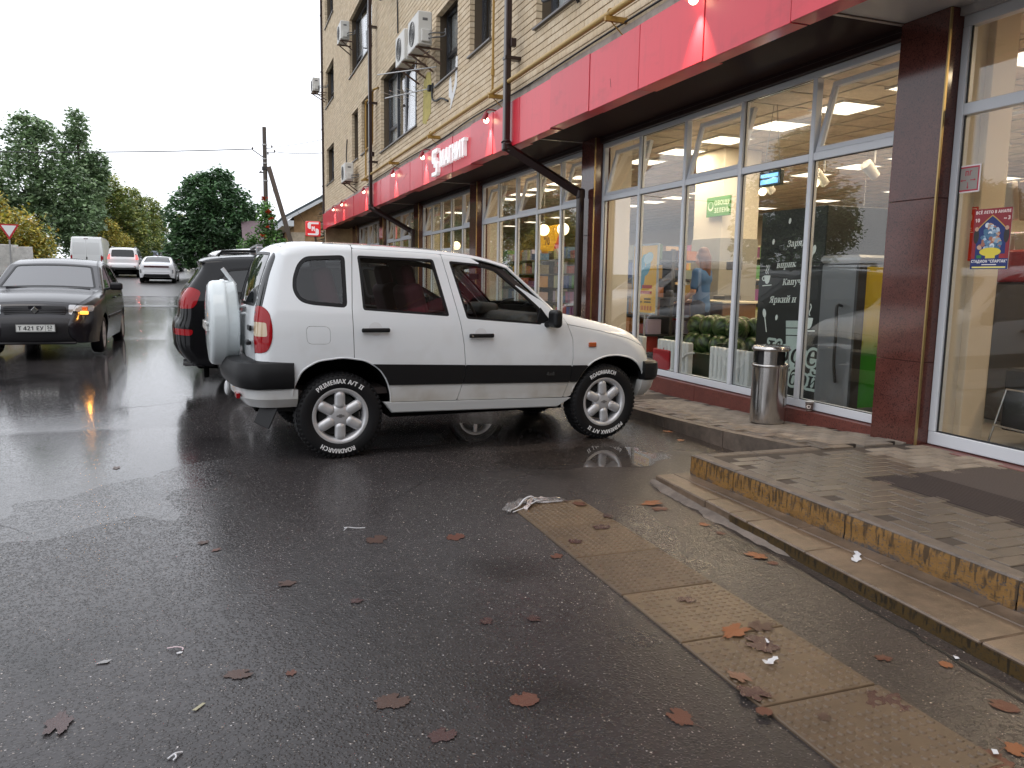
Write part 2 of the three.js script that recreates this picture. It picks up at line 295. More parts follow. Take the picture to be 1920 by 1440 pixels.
const kerbGrey = std({ map: concreteMap, color: rgb(1.05, 1.02, 1.0), roughness: 0.55, bumpMap: grain, bumpScale: 0.0015 });
const jointMat = std({ map: concreteMap, color: rgb(0.45, 0.42, 0.4), roughness: 0.8 });
const walkY = (z) => z > -4.8 ? 0.21 : z > -6.2 ? lerp(0.21, 0.12, (-4.8 - z) / 1.4) : z > -8.5 ? lerp(0.12, 0.06, (-6.2 - z) / 2.3) : 0.06 + gy(z);
const PF = 3.16, PE = -4.78, KX = 4.15;     // platform front, platform end, kerb line of the pavement
const pavement = new THREE.Group(); pavement.name = 'pavement'; pavement.userData.kind = 'structure'; scene.add(pavement);
{
  // bed under the pavers (shows as the joints)
  const bed = [bx(PF + 0.1, 5.35, 0.02, 0.204, PE + 0.1, 4)];
  const zs = [-4.79, -5.5, -6.2, -7.3, -8.5, -12, -16, -20, -25, -30, -34.5];
  for (let i = 0; i + 1 < zs.length; i++) {
    const g = new THREE.BoxGeometry(5.35 - KX - 0.1, 0.3, zs[i] - zs[i + 1]); g.translate((5.35 + KX + 0.1) / 2, 0, (zs[i] + zs[i + 1]) / 2);
    const p = g.attributes.position; for (let k = 0; k < p.count; k++) p.setY(k, p.getY(k) > 0 ? walkY(p.getZ(k)) - 0.006 : -0.1);
    g.computeVertexNormals(); bed.push(metricUV(g));
  }
  part('paving_bed', merge(bed), jointMat, pavement);
  const L = 0.1, gap = 0.0028, list = [];
  const geos = [0, 1].map((v) => [0, 1, 2].map((k) => { const g = chamferBox(v ? L - gap * 2 : 2 * L - gap * 2, 0.05, v ? 2 * L - gap * 2 : L - gap * 2, 0.0035); g.translate((k - 1) * 0.0004, 0, 0); return metricUV(g); }));
  const inside = (x0, x1, z0, z1) => { const cx = (x0 + x1) / 2, cz = (z0 + z1) / 2; return z1 <= 2 && ((x0 >= PF + 0.115 && x1 <= 5.24 && z0 >= PE + 0.1 && !(cx > 3.93 && cx < 5.3 && cz > -3.86)) || (x0 >= KX + 0.12 && x1 <= 5.22 && z1 < PE + 0.12 && z0 > -34)); };
  for (let i = 0; i < 24; i++) for (let j = -20; j < 350; j++) {
    const k = (((i - j) % 4) + 4) % 4, x = PF + 0.12 + i * L, z = 2 - j * L;
    let w = 0, d = 0;
    if (k === 0) { w = 2 * L; d = L; } else if (k === 3) { w = L; d = 2 * L; } else continue;
    if (!inside(x, x + w, z - d, z)) continue;
    list.push({ v: k === 3 ? 1 : 0, x: x + w / 2, z: z - d / 2 });
  }
  const r = RNG(5);
  const wetOf = (x, z) => { const n = fbm((x + 2) / 12, (z + 40) / 12, 9, 4, 7), q = smoothstep(x, 4.15, 4.75) * (1 - smoothstep(z, -3.2, -2.6)) - 0.35 * smoothstep(-z, 6.5, 8.5); return q * 0.95 + 0.75 * (n - 0.5) + 0.07 * (r() - 0.5); };
  list.forEach((q) => { q.d = Math.hypot(q.x, 1.2, q.z) + (Math.atan2(q.x, -q.z) > 0.98 ? 20 : 0) + (q.z > 0 ? 30 : 0); const w = wetOf(q.x, q.z), set = w > 0.62 ? 'dry' : w > 0.42 ? 'half' : 'wet'; q.m = paverMats[set][Math.floor(r() * paverMats[set].length)]; q.y = walkY(q.z) - 0.025 + (r() - 0.5) * 0.003; q.tx = (r() - 0.5) * 0.012; q.tz = (r() - 0.5) * 0.012; });
  list.sort((a, b) => a.d - b.d);
  const rest = new Map();
  list.forEach((q, n) => {
    const slope = Math.atan2(walkY(q.z - 0.1) - walkY(q.z + 0.1), 0.2);
    const m = new THREE.Mesh(geos[q.v][n % 3], q.m); m.position.set(q.x, q.y, q.z); m.rotation.set(q.tx + slope, 0, q.tz);
    if (n < 300) { m.name = 'paver'; finish(m); pavement.add(m); }
    else { m.updateMatrix(); if (!rest.has(q.m)) rest.set(q.m, []); rest.get(q.m).push(m.geometry.clone().applyMatrix4(m.matrix)); }
  });
  for (const [m, gs] of rest) part('paver_field', merge(gs), m, pavement).userData.kind = 'stuff';
  // kerb stones: the painted front edge of the platform, its end, and the low kerb along the shop
  const kr = RNG(8);
  const faceUV = (g, z0) => { const p = g.attributes.position, n = g.attributes.normal, uv = g.attributes.uv; for (let i = 0; i < p.count; i++) { uv.setXY(i, (p.getZ(i) + z0) / 2.3, (p.getY(i) - 0.07) / 0.145); } return g; };
  const painted = std({ map: kerbPaintMap, color: rgb(0.50, 0.46, 0.50), roughness: 0.5, bumpMap: grain, bumpScale: 0.003 });
  const stoneCuts = [-4.78, -4.27, -3.27, -2.27, -1.27, -0.27, 0.73, 1.73, 2.73];
  for (let i = 0; i + 1 < stoneCuts.length; i++) {
    const z0 = stoneCuts[i] + 0.0012, z1 = stoneCuts[i + 1] - 0.0012, dx = (kr() - 0.5) * 0.012, dy = (kr() - 0.5) * 0.006;
    const top = bx(PF + 0.012 + dx, PF + 0.115, 0.10, 0.213 + dy, z0, z1, 0.009), p = top.attributes.position;
    for (let k = 0; k < p.count; k++) if (p.getY(k) > 0.2) p.setY(k, p.getY(k) + 0.002 * Math.sin(p.getZ(k) * 23));
    part('kerb_stone', top, kerbGrey, pavement);
    // the painted face is one skin of the stone, worn uneven
    const nx = 60, ny = 8, pos = [], uv = [], idx = [];
    for (let b = 0; b <= ny; b++) for (let a = 0; a <= nx; a++) {
      const z = lerp(z0 + 0.001, z1 - 0.001, a / nx), y = lerp(0.06, 0.206 + dy, b / ny);
      const worn = 0.010 * fbm((z + 9) / 4, y, 40, 4, 3) + (b === ny ? 0.006 * fbm((z + 9) / 4, 0.3, 60, 3, 4) : 0);
      pos.push(PF + dx - 0.004 + worn, y, z); uv.push((z + 9) / 2.3, (y - 0.06) / 0.15);
    }
    for (let b = 0; b < ny; b++) for (let a = 0; a < nx; a++) { const q = b * (nx + 1) + a; idx.push(q, q + 1, q + nx + 1, q + 1, q + nx + 2, q + nx + 1); }
    const g = new THREE.BufferGeometry(); g.setAttribute('position', new THREE.Float32BufferAttribute(pos, 3)); g.setAttribute('uv', new THREE.Float32BufferAttribute(uv, 2)); g.setIndex(idx); g.computeVertexNormals();
    part('painted_face', g, painted, pavement);
  }
  part('kerb_stone', bx(PF + 0.125, 3.66, -0.05, 0.212, PE, PE + 0.095, 0.008), kerbGrey, pavement);
  part('kerb_stone', bx(3.668, KX + 0.1, -0.05, 0.211, PE, PE + 0.095, 0.008), kerbGrey, pavement);
  for (let i = 0; i < 30; i++) {
    const a = -4.80 - i * 1.0, b = a - 0.99, g = new THREE.BoxGeometry(0.1, 0.3, 0.99, 1, 1, 1); g.translate(KX + 0.05, 0, (a + b) / 2);
    const p = g.attributes.position; for (let k = 0; k < p.count; k++) p.setY(k, p.getY(k) > 0 ? walkY(p.getZ(k)) + 0.002 : -0.1);
    g.computeVertexNormals(); part('kerb_stone', metricUV(g), kerbGrey, pavement);
  }
  // lower step: front slabs and the strip of slabs behind them
  const stepX = (z) => 2.90 - (z + 4.83) * 0.055, cuts = [-4.83, -4.15, -3.87, -3.69, -3.165, -2.10, -1.05, 0, 1, 2];
  cuts.slice(0, -1).forEach((z0, i) => {
    const z1 = cuts[i + 1] - 0.005, g = bx(2.85, 3.045, -0.05, 0.071 + (i % 3 - 1) * 0.001, z0, z1, 0.007), p = g.attributes.position; for (let k = 0; k < p.count; k++) if (p.getX(k) < 2.9) p.setX(k, p.getX(k) - 2.85 + stepX(p.getZ(k)) + (i % 2) * 0.003);
    const m = part('step_slab', g, concreteTan, pavement); 
  });
  const back = [-4.83, -4.3, -3.5, -2.9, -2.35, -1.5, -0.7, 0.2, 1.2, 2];
  back.slice(0, -1).forEach((z0, i) => part('step_slab', bx(3.048, 3.175, -0.05, 0.070 + (i % 2) * 0.001, z0, back[i + 1] - 0.005, 0.004), concreteTan2, pavement));
  // yellow paint left on the front of the lower step
  part('painted_face', (() => { const pos = [], uv = [], idx = [], n = 160; for (let b = 0; b <= 4; b++) for (let a = 0; a <= n; a++) { const z = lerp(-3.86, 0.5, a / n); const i = cuts.findIndex((c, k) => z >= c && z < cuts[k + 1]); pos.push(stepX(z) + (i % 2) * 0.003 - 0.0035, lerp(0.0, 0.060, b / 4), z); uv.push(z / 2.3 + 0.37, 0.15 + 0.7 * b / 4); } for (let b = 0; b < 4; b++) for (let a = 0; a < n; a++) { const q = b * (n + 1) + a; idx.push(q, q + 1, q + n + 1, q + 1, q + n + 2, q + n + 1); } const g = new THREE.BufferGeometry(); g.setAttribute('position', new THREE.Float32BufferAttribute(pos, 3)); g.setAttribute('uv', new THREE.Float32BufferAttribute(uv, 2)); g.setIndex(idx); g.computeVertexNormals(); return g; })(), std({ map: kerbPaintMap, color: rgb(0.13, 0.135, 0.14), roughness: 0.45 }), pavement);
  // mortar fillet running along the foot of the step
  {
    const pos = [], idx = [], n = 90, rr = RNG(41);
    for (let a = 0; a <= n; a++) { const z = lerp(-4.86, -2.75, a / n), f = fbm((z + 6) / 4, 0.2, 24, 4, 6), w = 0.025 + 0.16 * f * smoothstep(z, -2.75, -3.5) * smoothstep(z, -4.9, -4.3); pos.push(2.90 - w, 0.002, z, 2.885 - w * 0.5, 0.012 + 0.012 * f, z, 2.90, 0.03 + 0.01 * f, z); }
    for (let a = 0; a < n; a++) for (let k = 0; k < 2; k++) { const q = a * 3 + k; idx.push(q, q + 3, q + 1, q + 1, q + 3, q + 4); }
    const g = new THREE.BufferGeometry(); g.setAttribute('position', new THREE.Float32BufferAttribute(pos, 3)); g.setIndex(idx); g.computeVertexNormals();
    part('mortar_fillet', metricUV(g), std({ map: concreteMap, color: rgb(1.5, 1.5, 1.5), roughness: 0.5, bumpMap: grain, bumpScale: 0.003 }), pavement);
  }
}
// door mat: ribbed rubber let into the paving
{
  const m = thing('door_mat', 'large brown ribbed rubber door mat let into the paving before the shop door', 'door mat', [3.93, 0.195, -3.87]);
  part('mat_base', bx(0, 1.1, 0, 0.008, 0, 5), phy({ color: rgb(0.010, 0.008, 0.007), roughness: 0.9, specularIntensity: 0.1 }), m);
  const g = bx(0, 0.013, 0, 0.017, 0, 5, 0.003), g2 = bx(0, 1.1, 0, 0.006, 0, 0.01), a = phy({ color: rgb(0.045, 0.032, 0.027), roughness: 0.6, specularIntensity: 0.5 }), b = phy({ color: rgb(0.085, 0.066, 0.056), roughness: 0.7, specularIntensity: 0.4 });
  for (let i = 0; i < 40; i++) { const s = part('rib', g, i > 15 ? b : a, m); s.position.x = 0.006 + i * 0.0275; }
}
// tactile paving: studded tiles half a metre square
{
  const t = thing('tactile_strip', 'worn yellow-brown studded tactile tiles in a strip on the wet asphalt', 'tactile paving', [1.70, 0, 0]);
  const dome = (() => { const g = new THREE.CylinderGeometry(0.0095, 0.0155, 0.005, 8, 1); g.translate(0, 0.0025, 0); return g; })();
  const tm = [0, 1, 2].map((i) => std({ map: mottled, color: rgb(0.150 - i * 0.016, 0.100 - i * 0.011, 0.057 - i * 0.005), roughness: 0.34 + i * 0.03, bumpMap: grain, bumpScale: 0.0012 }));
  const tr = RNG(19);
  for (let k = 0; k < 11; k++) {
    const z0 = -4.60 + k * 0.508, l = k ? 0.5 : 0.5, gs = [bx(0, 0.5, -0.03, 0.006, 0, l, 0.0035)];
    for (let i = 0; i < 13; i++) for (let j = 0; j < 13; j++) if (tr() > 0.06 + 0.02 * k) gs.push(dome.clone().translate(0.025 + i * 0.0375, 0.0055 - tr() * 0.0018, 0.025 + j * 0.0375));
    const m = part('tactile_tile', merge(gs.map((g) => metricUV(g))), tm[k % 3], t);
    m.position.set((tr() - 0.5) * 0.008, 0.004 + (tr() - 0.5) * 0.003, z0); m.rotation.y = (tr() - 0.5) * 0.012;
  }
}
// standing water: thin clear films on the asphalt
const water = phy({ transmission: 1, thickness: 0, roughness: 0.015, ior: 1.33, color: rgb(0.97, 0.97, 0.97), specularIntensity: 1 });
{
  const puddle = (cx, cz, rx, rz, seed) => {
    const pos = [cx, gy(cz) + 0.005, cz], idx = [], n = 96;
    for (let i = 0; i < n; i++) { const a = i / n * 2 * PI, f = 0.62 + 0.75 * fbm((Math.cos(a) + 1) / 4, (Math.sin(a) + 1) / 4, 8, 5, seed); const x = cx + Math.cos(a) * rx * f, z = cz + Math.sin(a) * rz * f; pos.push(x, gy(z) + 0.005, z); idx.push(0, 1 + (i + 1) % n, 1 + i); }
    const g = new THREE.BufferGeometry(); g.setAttribute('position', new THREE.Float32BufferAttribute(pos, 3)); g.setIndex(idx); g.computeVertexNormals();
    struct('puddle', g, water);
  };
  puddle(2.75, -5.75, 0.75, 0.42, 3); puddle(1.9, -6.9, 0.95, 0.6, 4);
}
// dark patched seam across the street
struct('road_seam', sheet(-8, 1.2, -27.9, -27.0, 8, 2, 0.006), std({ map: asphaltMap, color: rgb(0.45, 0.45, 0.47), roughness: 0.22 }));
// ---------------------------------------------------------------- the shop building
const XB = 4.20, XF = 4.08, XP = 5.11, XG = 5.235, ZFAR = -34.4, ZNEAR = 4;
const building = thing('shop_building', 'long yellow brick building with a glazed shop below a red fascia', 'building');
const granite = std({ map: graniteMap, roughness: 0.11, color: rgb(1.05, 0.95, 0.92) });
const graniteRough = std({ map: graniteMap, roughness: 0.42, color: rgb(1.5, 1.15, 1.1) });
const frameWhite = std({ color: rgb(0.62, 0.64, 0.67), roughness: 0.32 });
const frameDark = std({ color: rgb(0.05, 0.052, 0.06), roughness: 0.35 });
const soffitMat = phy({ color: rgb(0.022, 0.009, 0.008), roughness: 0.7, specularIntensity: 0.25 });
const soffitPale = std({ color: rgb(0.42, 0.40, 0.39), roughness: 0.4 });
const brownMetal = std({ color: rgb(0.032, 0.017, 0.015), roughness: 0.3, metalness: 0.2 });
const concretePale = std({ map: mottled, color: rgb(0.50, 0.43, 0.38), roughness: 0.9 });
const wallIn = std({ color: rgb(0.60, 0.54, 0.45), roughness: 0.85 });
const glass = phy({ transmission: 1, thickness: 0, roughness: 0.0, ior: 1.52, color: rgb(0.96, 0.97, 0.96) });
const font = await new FontLoader().loadAsync('fonts/droid/droid_sans_bold.typeface.json');
{
  const backMat = std({ color: rgb(0.10, 0.075, 0.05), roughness: 0.95 });
  // openings in the upper storeys: z from, z to, y from, y to, kind
  const OPEN = [
    [-33.6, -31.4, 5.16, 6.58, 'pair'], [-26.95, -25.72, 5.2, 6.72, 'one'], [-25.08, -23.85, 5.2, 6.72, 'one'], [-21.95, -17.76, 4.83, 6.75, 'wide'], [-16.1, -14.55, 5.3, 6.7, 'pair'], [-13.78, -12.6, 5.3, 6.7, 'one'], [-10.64, -6.5, 4.91, 6.75, 'wide'],
    [-33.6, -31.2, 8.18, 9.63, 'pair'], [-27.3, -23.2, 7.95, 9.78, 'wide'], [-20.95, -19.75, 8.75, 10.2, 'one'], [-16.1, -14.55, 8.3, 9.7, 'pair'], [-13.78, -12.6, 8.3, 9.7, 'one'], [-10.64, -6.5, 7.95, 9.75, 'wide'],
    [-33.5, -31.1, 11.22, 12.65, 'pair'], [-27.3, -23.2, 10.95, 12.75, 'wide'], [-16.1, -14.55, 11.3, 12.7, 'pair'], [-10.64, -6.5, 10.95, 12.75, 'wide'],
  ];
  const YB = 4.19, YT = 13.4, CH = 0.095;
  // backing behind the bricks, cut round the openings
  {
    const zs = [...new Set([ZFAR, ZNEAR, ...OPEN.flatMap((o) => [o[0], o[1]])])].sort((a, b) => a - b), gs = [];
    for (let i = 0; i + 1 < zs.length; i++) {
      const zc = (zs[i] + zs[i + 1]) / 2, cut = OPEN.filter((o) => zc > o[0] && zc < o[1]).sort((a, b) => a[2] - b[2]);
      let y = YB;
      for (const c of cut) { gs.push(bx(XB + 0.085, XB + 0.4, y, c[2], zs[i], zs[i + 1])); y = c[3]; }
      gs.push(bx(XB + 0.085, XB + 0.4, y, YT, zs[i], zs[i + 1]));
    }
    part('mortar_wall', merge(gs), backMat, building);
  }
  const unit = metricUV(chamferBox(0.12, 0.086, 1, 0.004)), unitBack = 0.06;
  const bricks = [], br = RNG(21);
  for (let k = 0; YB + k * CH + 0.086 < YT; k++) {
    const y = YB + k * CH, yc = y + 0.043;
    const cuts = OPEN.filter((o) => yc > o[2] && yc < o[3]).sort((a, b) => a[0] - b[0]);
    let z = ZFAR + 0.01; const runs = [];
    for (const c of cuts) { runs.push([z, c[0], true]); z = c[1]; }
    runs.push([z, -1.5, false]);
    runs.forEach(([a, b], ri) => {
      let s = a, e = b;
      const jamb = (zc) => bricks.push({ z: zc, y: yc, l: 0.118, deep: true });
      if (ri > 0) { jamb(a + 0.06); s = a + 0.122; }
      if (ri < runs.length - 1) { jamb(b - 0.06); e = b - 0.122; }
      const off = k % 2 ? 0.1275 : 0;
      let q = Math.floor((s - off) / 0.255) * 0.255 + off;
      for (; q < e; q += 0.255) { const z0 = Math.max(q, s), z1 = Math.min(q + 0.252, e - 0.003); if (z1 - z0 > 0.02) bricks.push({ z: (z0 + z1) / 2, y: yc, l: z1 - z0 }); }
    });
  }
  const tones = [[0.69, 0.555, 0.385], [0.72, 0.585, 0.41], [0.655, 0.52, 0.35], [0.74, 0.61, 0.435], [0.68, 0.545, 0.375]];
  const brickMats = tones.map((t) => std({ map: mottled, color: rgb(...t.map((x) => x * 1.12)), roughness: 0.85, bumpMap: grain, bumpScale: 0.001 }));
  camera.updateMatrixWorld(); camera.updateProjectionMatrix();
  const fr = vec(0, 0, 0);
  bricks.forEach((b) => { b.t = Math.floor(br() * 5); b.j = (br() - 0.5) * 0.005; b.s = 0.93 + 0.12 * br(); fr.set(XB, b.y, b.z).project(camera); b.d = Math.hypot(XB, b.y - 1.44, b.z) + (Math.abs(fr.x) < 1 && Math.abs(fr.y) < 1 && fr.z < 1 ? 0 : 1000); });
  bricks.sort((a, b) => a.d - b.d);
  const place = (m, b) => { m.position.set(XB + 0.06 + b.j + (b.deep ? 0.065 : 0), b.y, b.z); m.scale.set(b.deep ? 2.08 : 1, 1, b.l); };
  bricks.slice(0, 300).forEach((b) => { const m = part('brick', unit, brickMats[b.t], building); place(m, b); });
  const rest = bricks.slice(300), im = new THREE.InstancedMesh(unit, std({ map: mottled, roughness: 0.85, bumpMap: grain, bumpScale: 0.001 }), rest.length), o = new THREE.Object3D(), c = new THREE.Color();
  rest.forEach((b, i) => { place(o, b); o.updateMatrix(); im.setMatrixAt(i, o.matrix); c.setRGB(...tones[b.t].map((x) => x * 1.12 * b.s)); im.setColorAt(i, c); });
  im.name = 'brickwork'; im.userData.kind = 'stuff'; finish(im); building.add(im);
  // end wall, roof, parapet
  part('wall', merge([bx(XB + 0.02, 17.5, -0.5, YT, ZFAR - 0.3, ZFAR), bx(17.2, 17.5, -0.5, YT, ZFAR + 0.004, ZNEAR), bx(XB + 0.02, 17.5, -0.5, YT, ZNEAR + 0.004, ZNEAR + 0.3)]), std({ map: mottled, color: rgb(0.5, 0.4, 0.26), roughness: 0.9 }), building);
  part('roof', bx(XB - 0.15, 17.6, YT + 0.004, YT + 0.2, ZFAR - 0.4, ZNEAR + 0.4), brownMetal, building);
  part('floor_slab', bx(XB + 0.42, 17.19, 4.2, 4.4, ZFAR + 0.01, ZNEAR - 0.01), concretePale, building);
  part('concrete_band', bx(XB - 0.015, XB + 0.45, 3.53, 4.183, ZFAR, ZNEAR), concretePale, building);
  // upper windows
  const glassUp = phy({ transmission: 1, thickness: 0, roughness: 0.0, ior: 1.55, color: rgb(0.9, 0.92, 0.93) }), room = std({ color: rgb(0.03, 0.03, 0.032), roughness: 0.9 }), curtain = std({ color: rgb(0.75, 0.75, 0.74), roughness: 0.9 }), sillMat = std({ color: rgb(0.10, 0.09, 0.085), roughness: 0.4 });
  const wr = RNG(33);
  OPEN.forEach(([z0, z1, y0, y1, kind]) => {
    const X0 = XB + 0.22, f = [], panes = [], fw = 0.055;
    f.push(bx(X0, X0 + 0.07, y0, y0 + fw, z0, z1), bx(X0, X0 + 0.07, y1 - fw, y1, z0, z1), bx(X0, X0 + 0.07, y0 + fw, y1 - fw, z0, z0 + fw), bx(X0, X0 + 0.07, y0 + fw, y1 - fw, z1 - fw, z1));
    const n = kind === 'wide' ? 4 : kind === 'pair' ? 2 : 1;
    for (let i = 0; i < n; i++) {
      const a = lerp(z0 + fw, z1 - fw, i / n), b = lerp(z0 + fw, z1 - fw, (i + 1) / n), low = n > 1 && (i === 0 || i === n - 1), yt = y0 + 0.58;
      if (i) f.push(bx(X0 + 0.004, X0 + 0.066, y0 + fw + 0.002, y1 - fw - 0.002, a - 0.04, a + 0.04));
      if (low) { f.push(bx(X0 + 0.004, X0 + 0.066, yt - 0.035, yt + 0.035, a + 0.042, b - 0.042)); panes.push([a + 0.03, b - 0.03, y0 + fw - 0.01, yt - 0.03, 0], [a + 0.03, b - 0.03, yt + 0.03, y1 - fw + 0.01, 1]); }
      else panes.push([a + 0.03, b - 0.03, y0 + fw - 0.01, y1 - fw + 0.01, 2]);
    }
    const w = part('window', merge(f), frameDark, building);
    panes.forEach(([a, b, c0, c1]) => { const p = part('pane', new THREE.BoxGeometry(0.02, c1 - c0, b - a), glassUp, w); p.position.set(X0 + 0.035, (c0 + c1) / 2, (a + b) / 2); p.rotation.z = (wr() - 0.5) * 0.05; p.rotation.y = (wr() - 0.5) * 0.09; });
    part('sill', bx(XB - 0.045, X0 - 0.002, y0 - 0.03, y0 + 0.004, z0 - 0.04, z1 + 0.04, 0.004), sillMat, w);
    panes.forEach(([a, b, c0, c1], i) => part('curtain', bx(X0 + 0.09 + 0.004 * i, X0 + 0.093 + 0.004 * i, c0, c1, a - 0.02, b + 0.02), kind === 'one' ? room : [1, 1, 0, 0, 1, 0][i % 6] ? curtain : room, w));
  });
  // fascia of red panels under a concrete band, dark soffit
  const fr2 = RNG(44), reds = [0, 1, 2].map((i) => phy({ map: streakMap, color: rgb(0.70 - 0.04 * i, 0.022, 0.045), roughness: 0.48, specularIntensity: 0.7, clearcoat: 0.42, clearcoatRoughness: 0.14 + 0.04 * i }));
  const fascia = part('fascia_frame', bx(XF + 0.022, XB - 0.02, 3.44, 4.045, ZFAR, ZNEAR - 1), std({ color: rgb(0.10, 0.012, 0.015), roughness: 0.5 }), building);
  for (let z = -3.98 + 1.16 * 4, i = 0; z > ZFAR + 1; z -= 1.16, i++) {
    const g = bx(XF, XF + 0.02, 3.41, 4.05, z - 1.153, z - 0.004, 0.0025), lip = bx(XF + 0.021, XF + 0.12 + 0.12 * fr2(), 3.41, 3.416, z - 1.153, z - 0.004);
    const m = part('fascia_panel', merge([g, lip]), reds[i % 3], fascia);
    m.rotation.z = (fr2() - 0.5) * 0.004; m.rotation.y = 0;
    if (i % 3 === 1) part('scratch', merge([0, 1, 2].map((k) => bar([XF - 0.0012, 3.55 + 0.3 * fr2(), z - 0.3 - 0.5 * fr2()], [XF - 0.0012, 3.6 + 0.02 * k + 0.2 * fr2(), z - 0.35 - 0.4 * fr2()], 0.002, 0.004).scale(1, 1, 1)).slice(0, 1)), brownMetal, m);
  }
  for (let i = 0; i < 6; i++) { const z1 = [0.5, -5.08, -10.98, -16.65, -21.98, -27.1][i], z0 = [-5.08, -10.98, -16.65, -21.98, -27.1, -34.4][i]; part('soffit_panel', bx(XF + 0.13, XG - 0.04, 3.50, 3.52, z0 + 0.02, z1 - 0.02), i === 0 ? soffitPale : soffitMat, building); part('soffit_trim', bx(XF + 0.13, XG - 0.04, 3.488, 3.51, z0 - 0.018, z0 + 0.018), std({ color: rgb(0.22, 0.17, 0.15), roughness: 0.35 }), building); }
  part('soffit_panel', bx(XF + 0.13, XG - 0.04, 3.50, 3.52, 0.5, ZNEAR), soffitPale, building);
  // granite pillars of stacked slabs, plinth between
  const pill = [[-5.08, -4.62], [-10.98, -10.53], [-16.65, -16.16], [-21.98, -21.4], [-27.1, -26.45], [-32.9, -32.0], [-0.2, 0.3]];
  const slabs = [-0.05, 0.86, 2.12, 3.5];
  pill.forEach(([z0, z1], i) => {
    const core = part('pillar', bx(XP + 0.03, XP + 0.23, -0.05, 3.5, z0 + 0.02, z1 - 0.02), jointMat, building);
    part('inner_casing', bx(XP + 0.246, XP + 0.6, 0.2, 3.5, z0, z1, 0.003), wallIn, core);
    for (let k = 0; k < 3; k++) part('granite_slab', bx(XP, XP + 0.24, slabs[k] + 0.0015, slabs[k + 1] - 0.0015, z0, z1, 0.003), granite, core);
    part('brass_strip', bx(XP - 0.006, XP + 0.012, 0.1, 3.49, z1 - 0.006, z1 + 0.006), std({ color: rgb(0.42, 0.30, 0.13), roughness: 0.35, metalness: 0.85 }), core);
  });
  const bays = [[-10.53, -5.08, 5, [0, 2, 4]], [-16.16, -10.98, 5, [0, 2, 4]], [-21.4, -16.65, 5, [0, 4], 2], [-26.45, -21.98, 4, [0, 2]], [-32.0, -27.1, 5, [0, 2]]];
  const rubber = std({ color: rgb(0.02, 0.02, 0.022), roughness: 0.6 });
  bays.forEach(([z0, z1, n, tilt, door]) => {
    for (let a = z0; a < z1 - 0.05; a += 1.36) part('plinth_slab', bx(XP + 0.05, XG + 0.12, -0.1, 0.262, a + 0.002, Math.min(a + 1.356, z1), 0.004), graniteRough, building);
    const f = [], x0 = XG, x1 = XG + 0.065, yb = 0.27, yr = 2.60, yt = 3.41, fw = 0.06;
    f.push(bx(x0, x1, yb, yb + 0.075, z0, z1, 0.004), bx(x0, x1, yt - fw, yt, z0, z1, 0.004), bx(x0, x1, yb + 0.075, yt - fw, z0, z0 + fw, 0.004), bx(x0, x1, yb + 0.075, yt - fw, z1 - fw, z1, 0.004));
    const w = part('shop_window', new THREE.BufferGeometry(), frameWhite, building), P = [];
    const step = (z1 - z0) / n;
    for (let i = 0; i < n; i++) {
      const a = z0 + i * step, b = a + step;
      if (i) f.push(bx(x0 - 0.006, x1 + 0.004, yb + 0.077, yt - fw - 0.002, a - 0.029, a + 0.029, 0.005));
      const a2 = a + (i ? 0.031 : fw), b2 = b - (i < n - 1 ? 0.031 : fw);
      f.push(bx(x0 - 0.002, x1 + 0.002, yr, yr + 0.07, a2, b2, 0.004));
      P.push([a2, b2, yb + 0.075, yr]);
      if (tilt.includes(i)) {
        const sash = part('opening_sash', (() => { const h = yt - fw - yr - 0.07 - 0.008, l = b2 - a2 - 0.008, s = 0.05; return merge([bx(0, 0.05, 0, s, 0, l, 0.004), bx(0, 0.05, h - s, h, 0, l, 0.004), bx(0, 0.05, s, h - s, 0, s, 0.004), bx(0, 0.05, s, h - s, l - s, l, 0.004), bx(0.02, 0.03, s - 0.01, s + 0.006, s, l - s), bx(0.02, 0.03, s, h - s, s - 0.004, s + 0.006)]); })(), frameWhite, w);
        sash.position.set(x0 + 0.01, yr + 0.074, a2 + 0.004); sash.rotation.z = -0.24;
        const h = yt - fw - yr - 0.07; part('pane', bx(0.022, 0.03, 0.045, h - 0.05, 0.045, b2 - a2 - 0.05), glass, sash);
      } else P.push([a2, b2, yr + 0.07, yt - fw]);
      if (door === i) { f.push(bx(x0 - 0.012, x0 - 0.002, 0.30, 2.2, a2, a2 + 0.09, 0.003), bx(x0 - 0.012, x0 - 0.002, 0.30, 2.2, b2 - 0.09, b2, 0.003), bx(x0 - 0.012, x0 - 0.002, 2.11, 2.2, a2 + 0.09, b2 - 0.09, 0.003), bx(x0 - 0.05, x0 - 0.02, 1.0, 1.3, b2 - 0.06, b2 - 0.03, 0.006)); }
    }
    w.geometry = merge(f);
    P.forEach(([a, b, c, d]) => part('pane', bx(x0 + 0.028, x0 + 0.036, c - 0.012, d + 0.012, a - 0.012, b + 0.012), glass, w));
    part('gasket', merge(P.map(([a, b, c, d]) => merge([bx(x0 + 0.02, x0 + 0.027, c, c + 0.007, a, b), bx(x0 + 0.02, x0 + 0.027, d - 0.007, d, a, b), bx(x0 + 0.02, x0 + 0.027, c + 0.007, d - 0.007, a, a + 0.007), bx(x0 + 0.02, x0 + 0.027, c + 0.007, d - 0.007, b - 0.007, b)]))), rubber, w);
    part('flashing', merge([bx(XG - 0.05, XG + 0.12, 3.415, 3.5, z0, z1, 0.006), bx(XG - 0.058, XG - 0.048, 3.47, 3.5, z0, z1)]), brownMetal, w);
  });
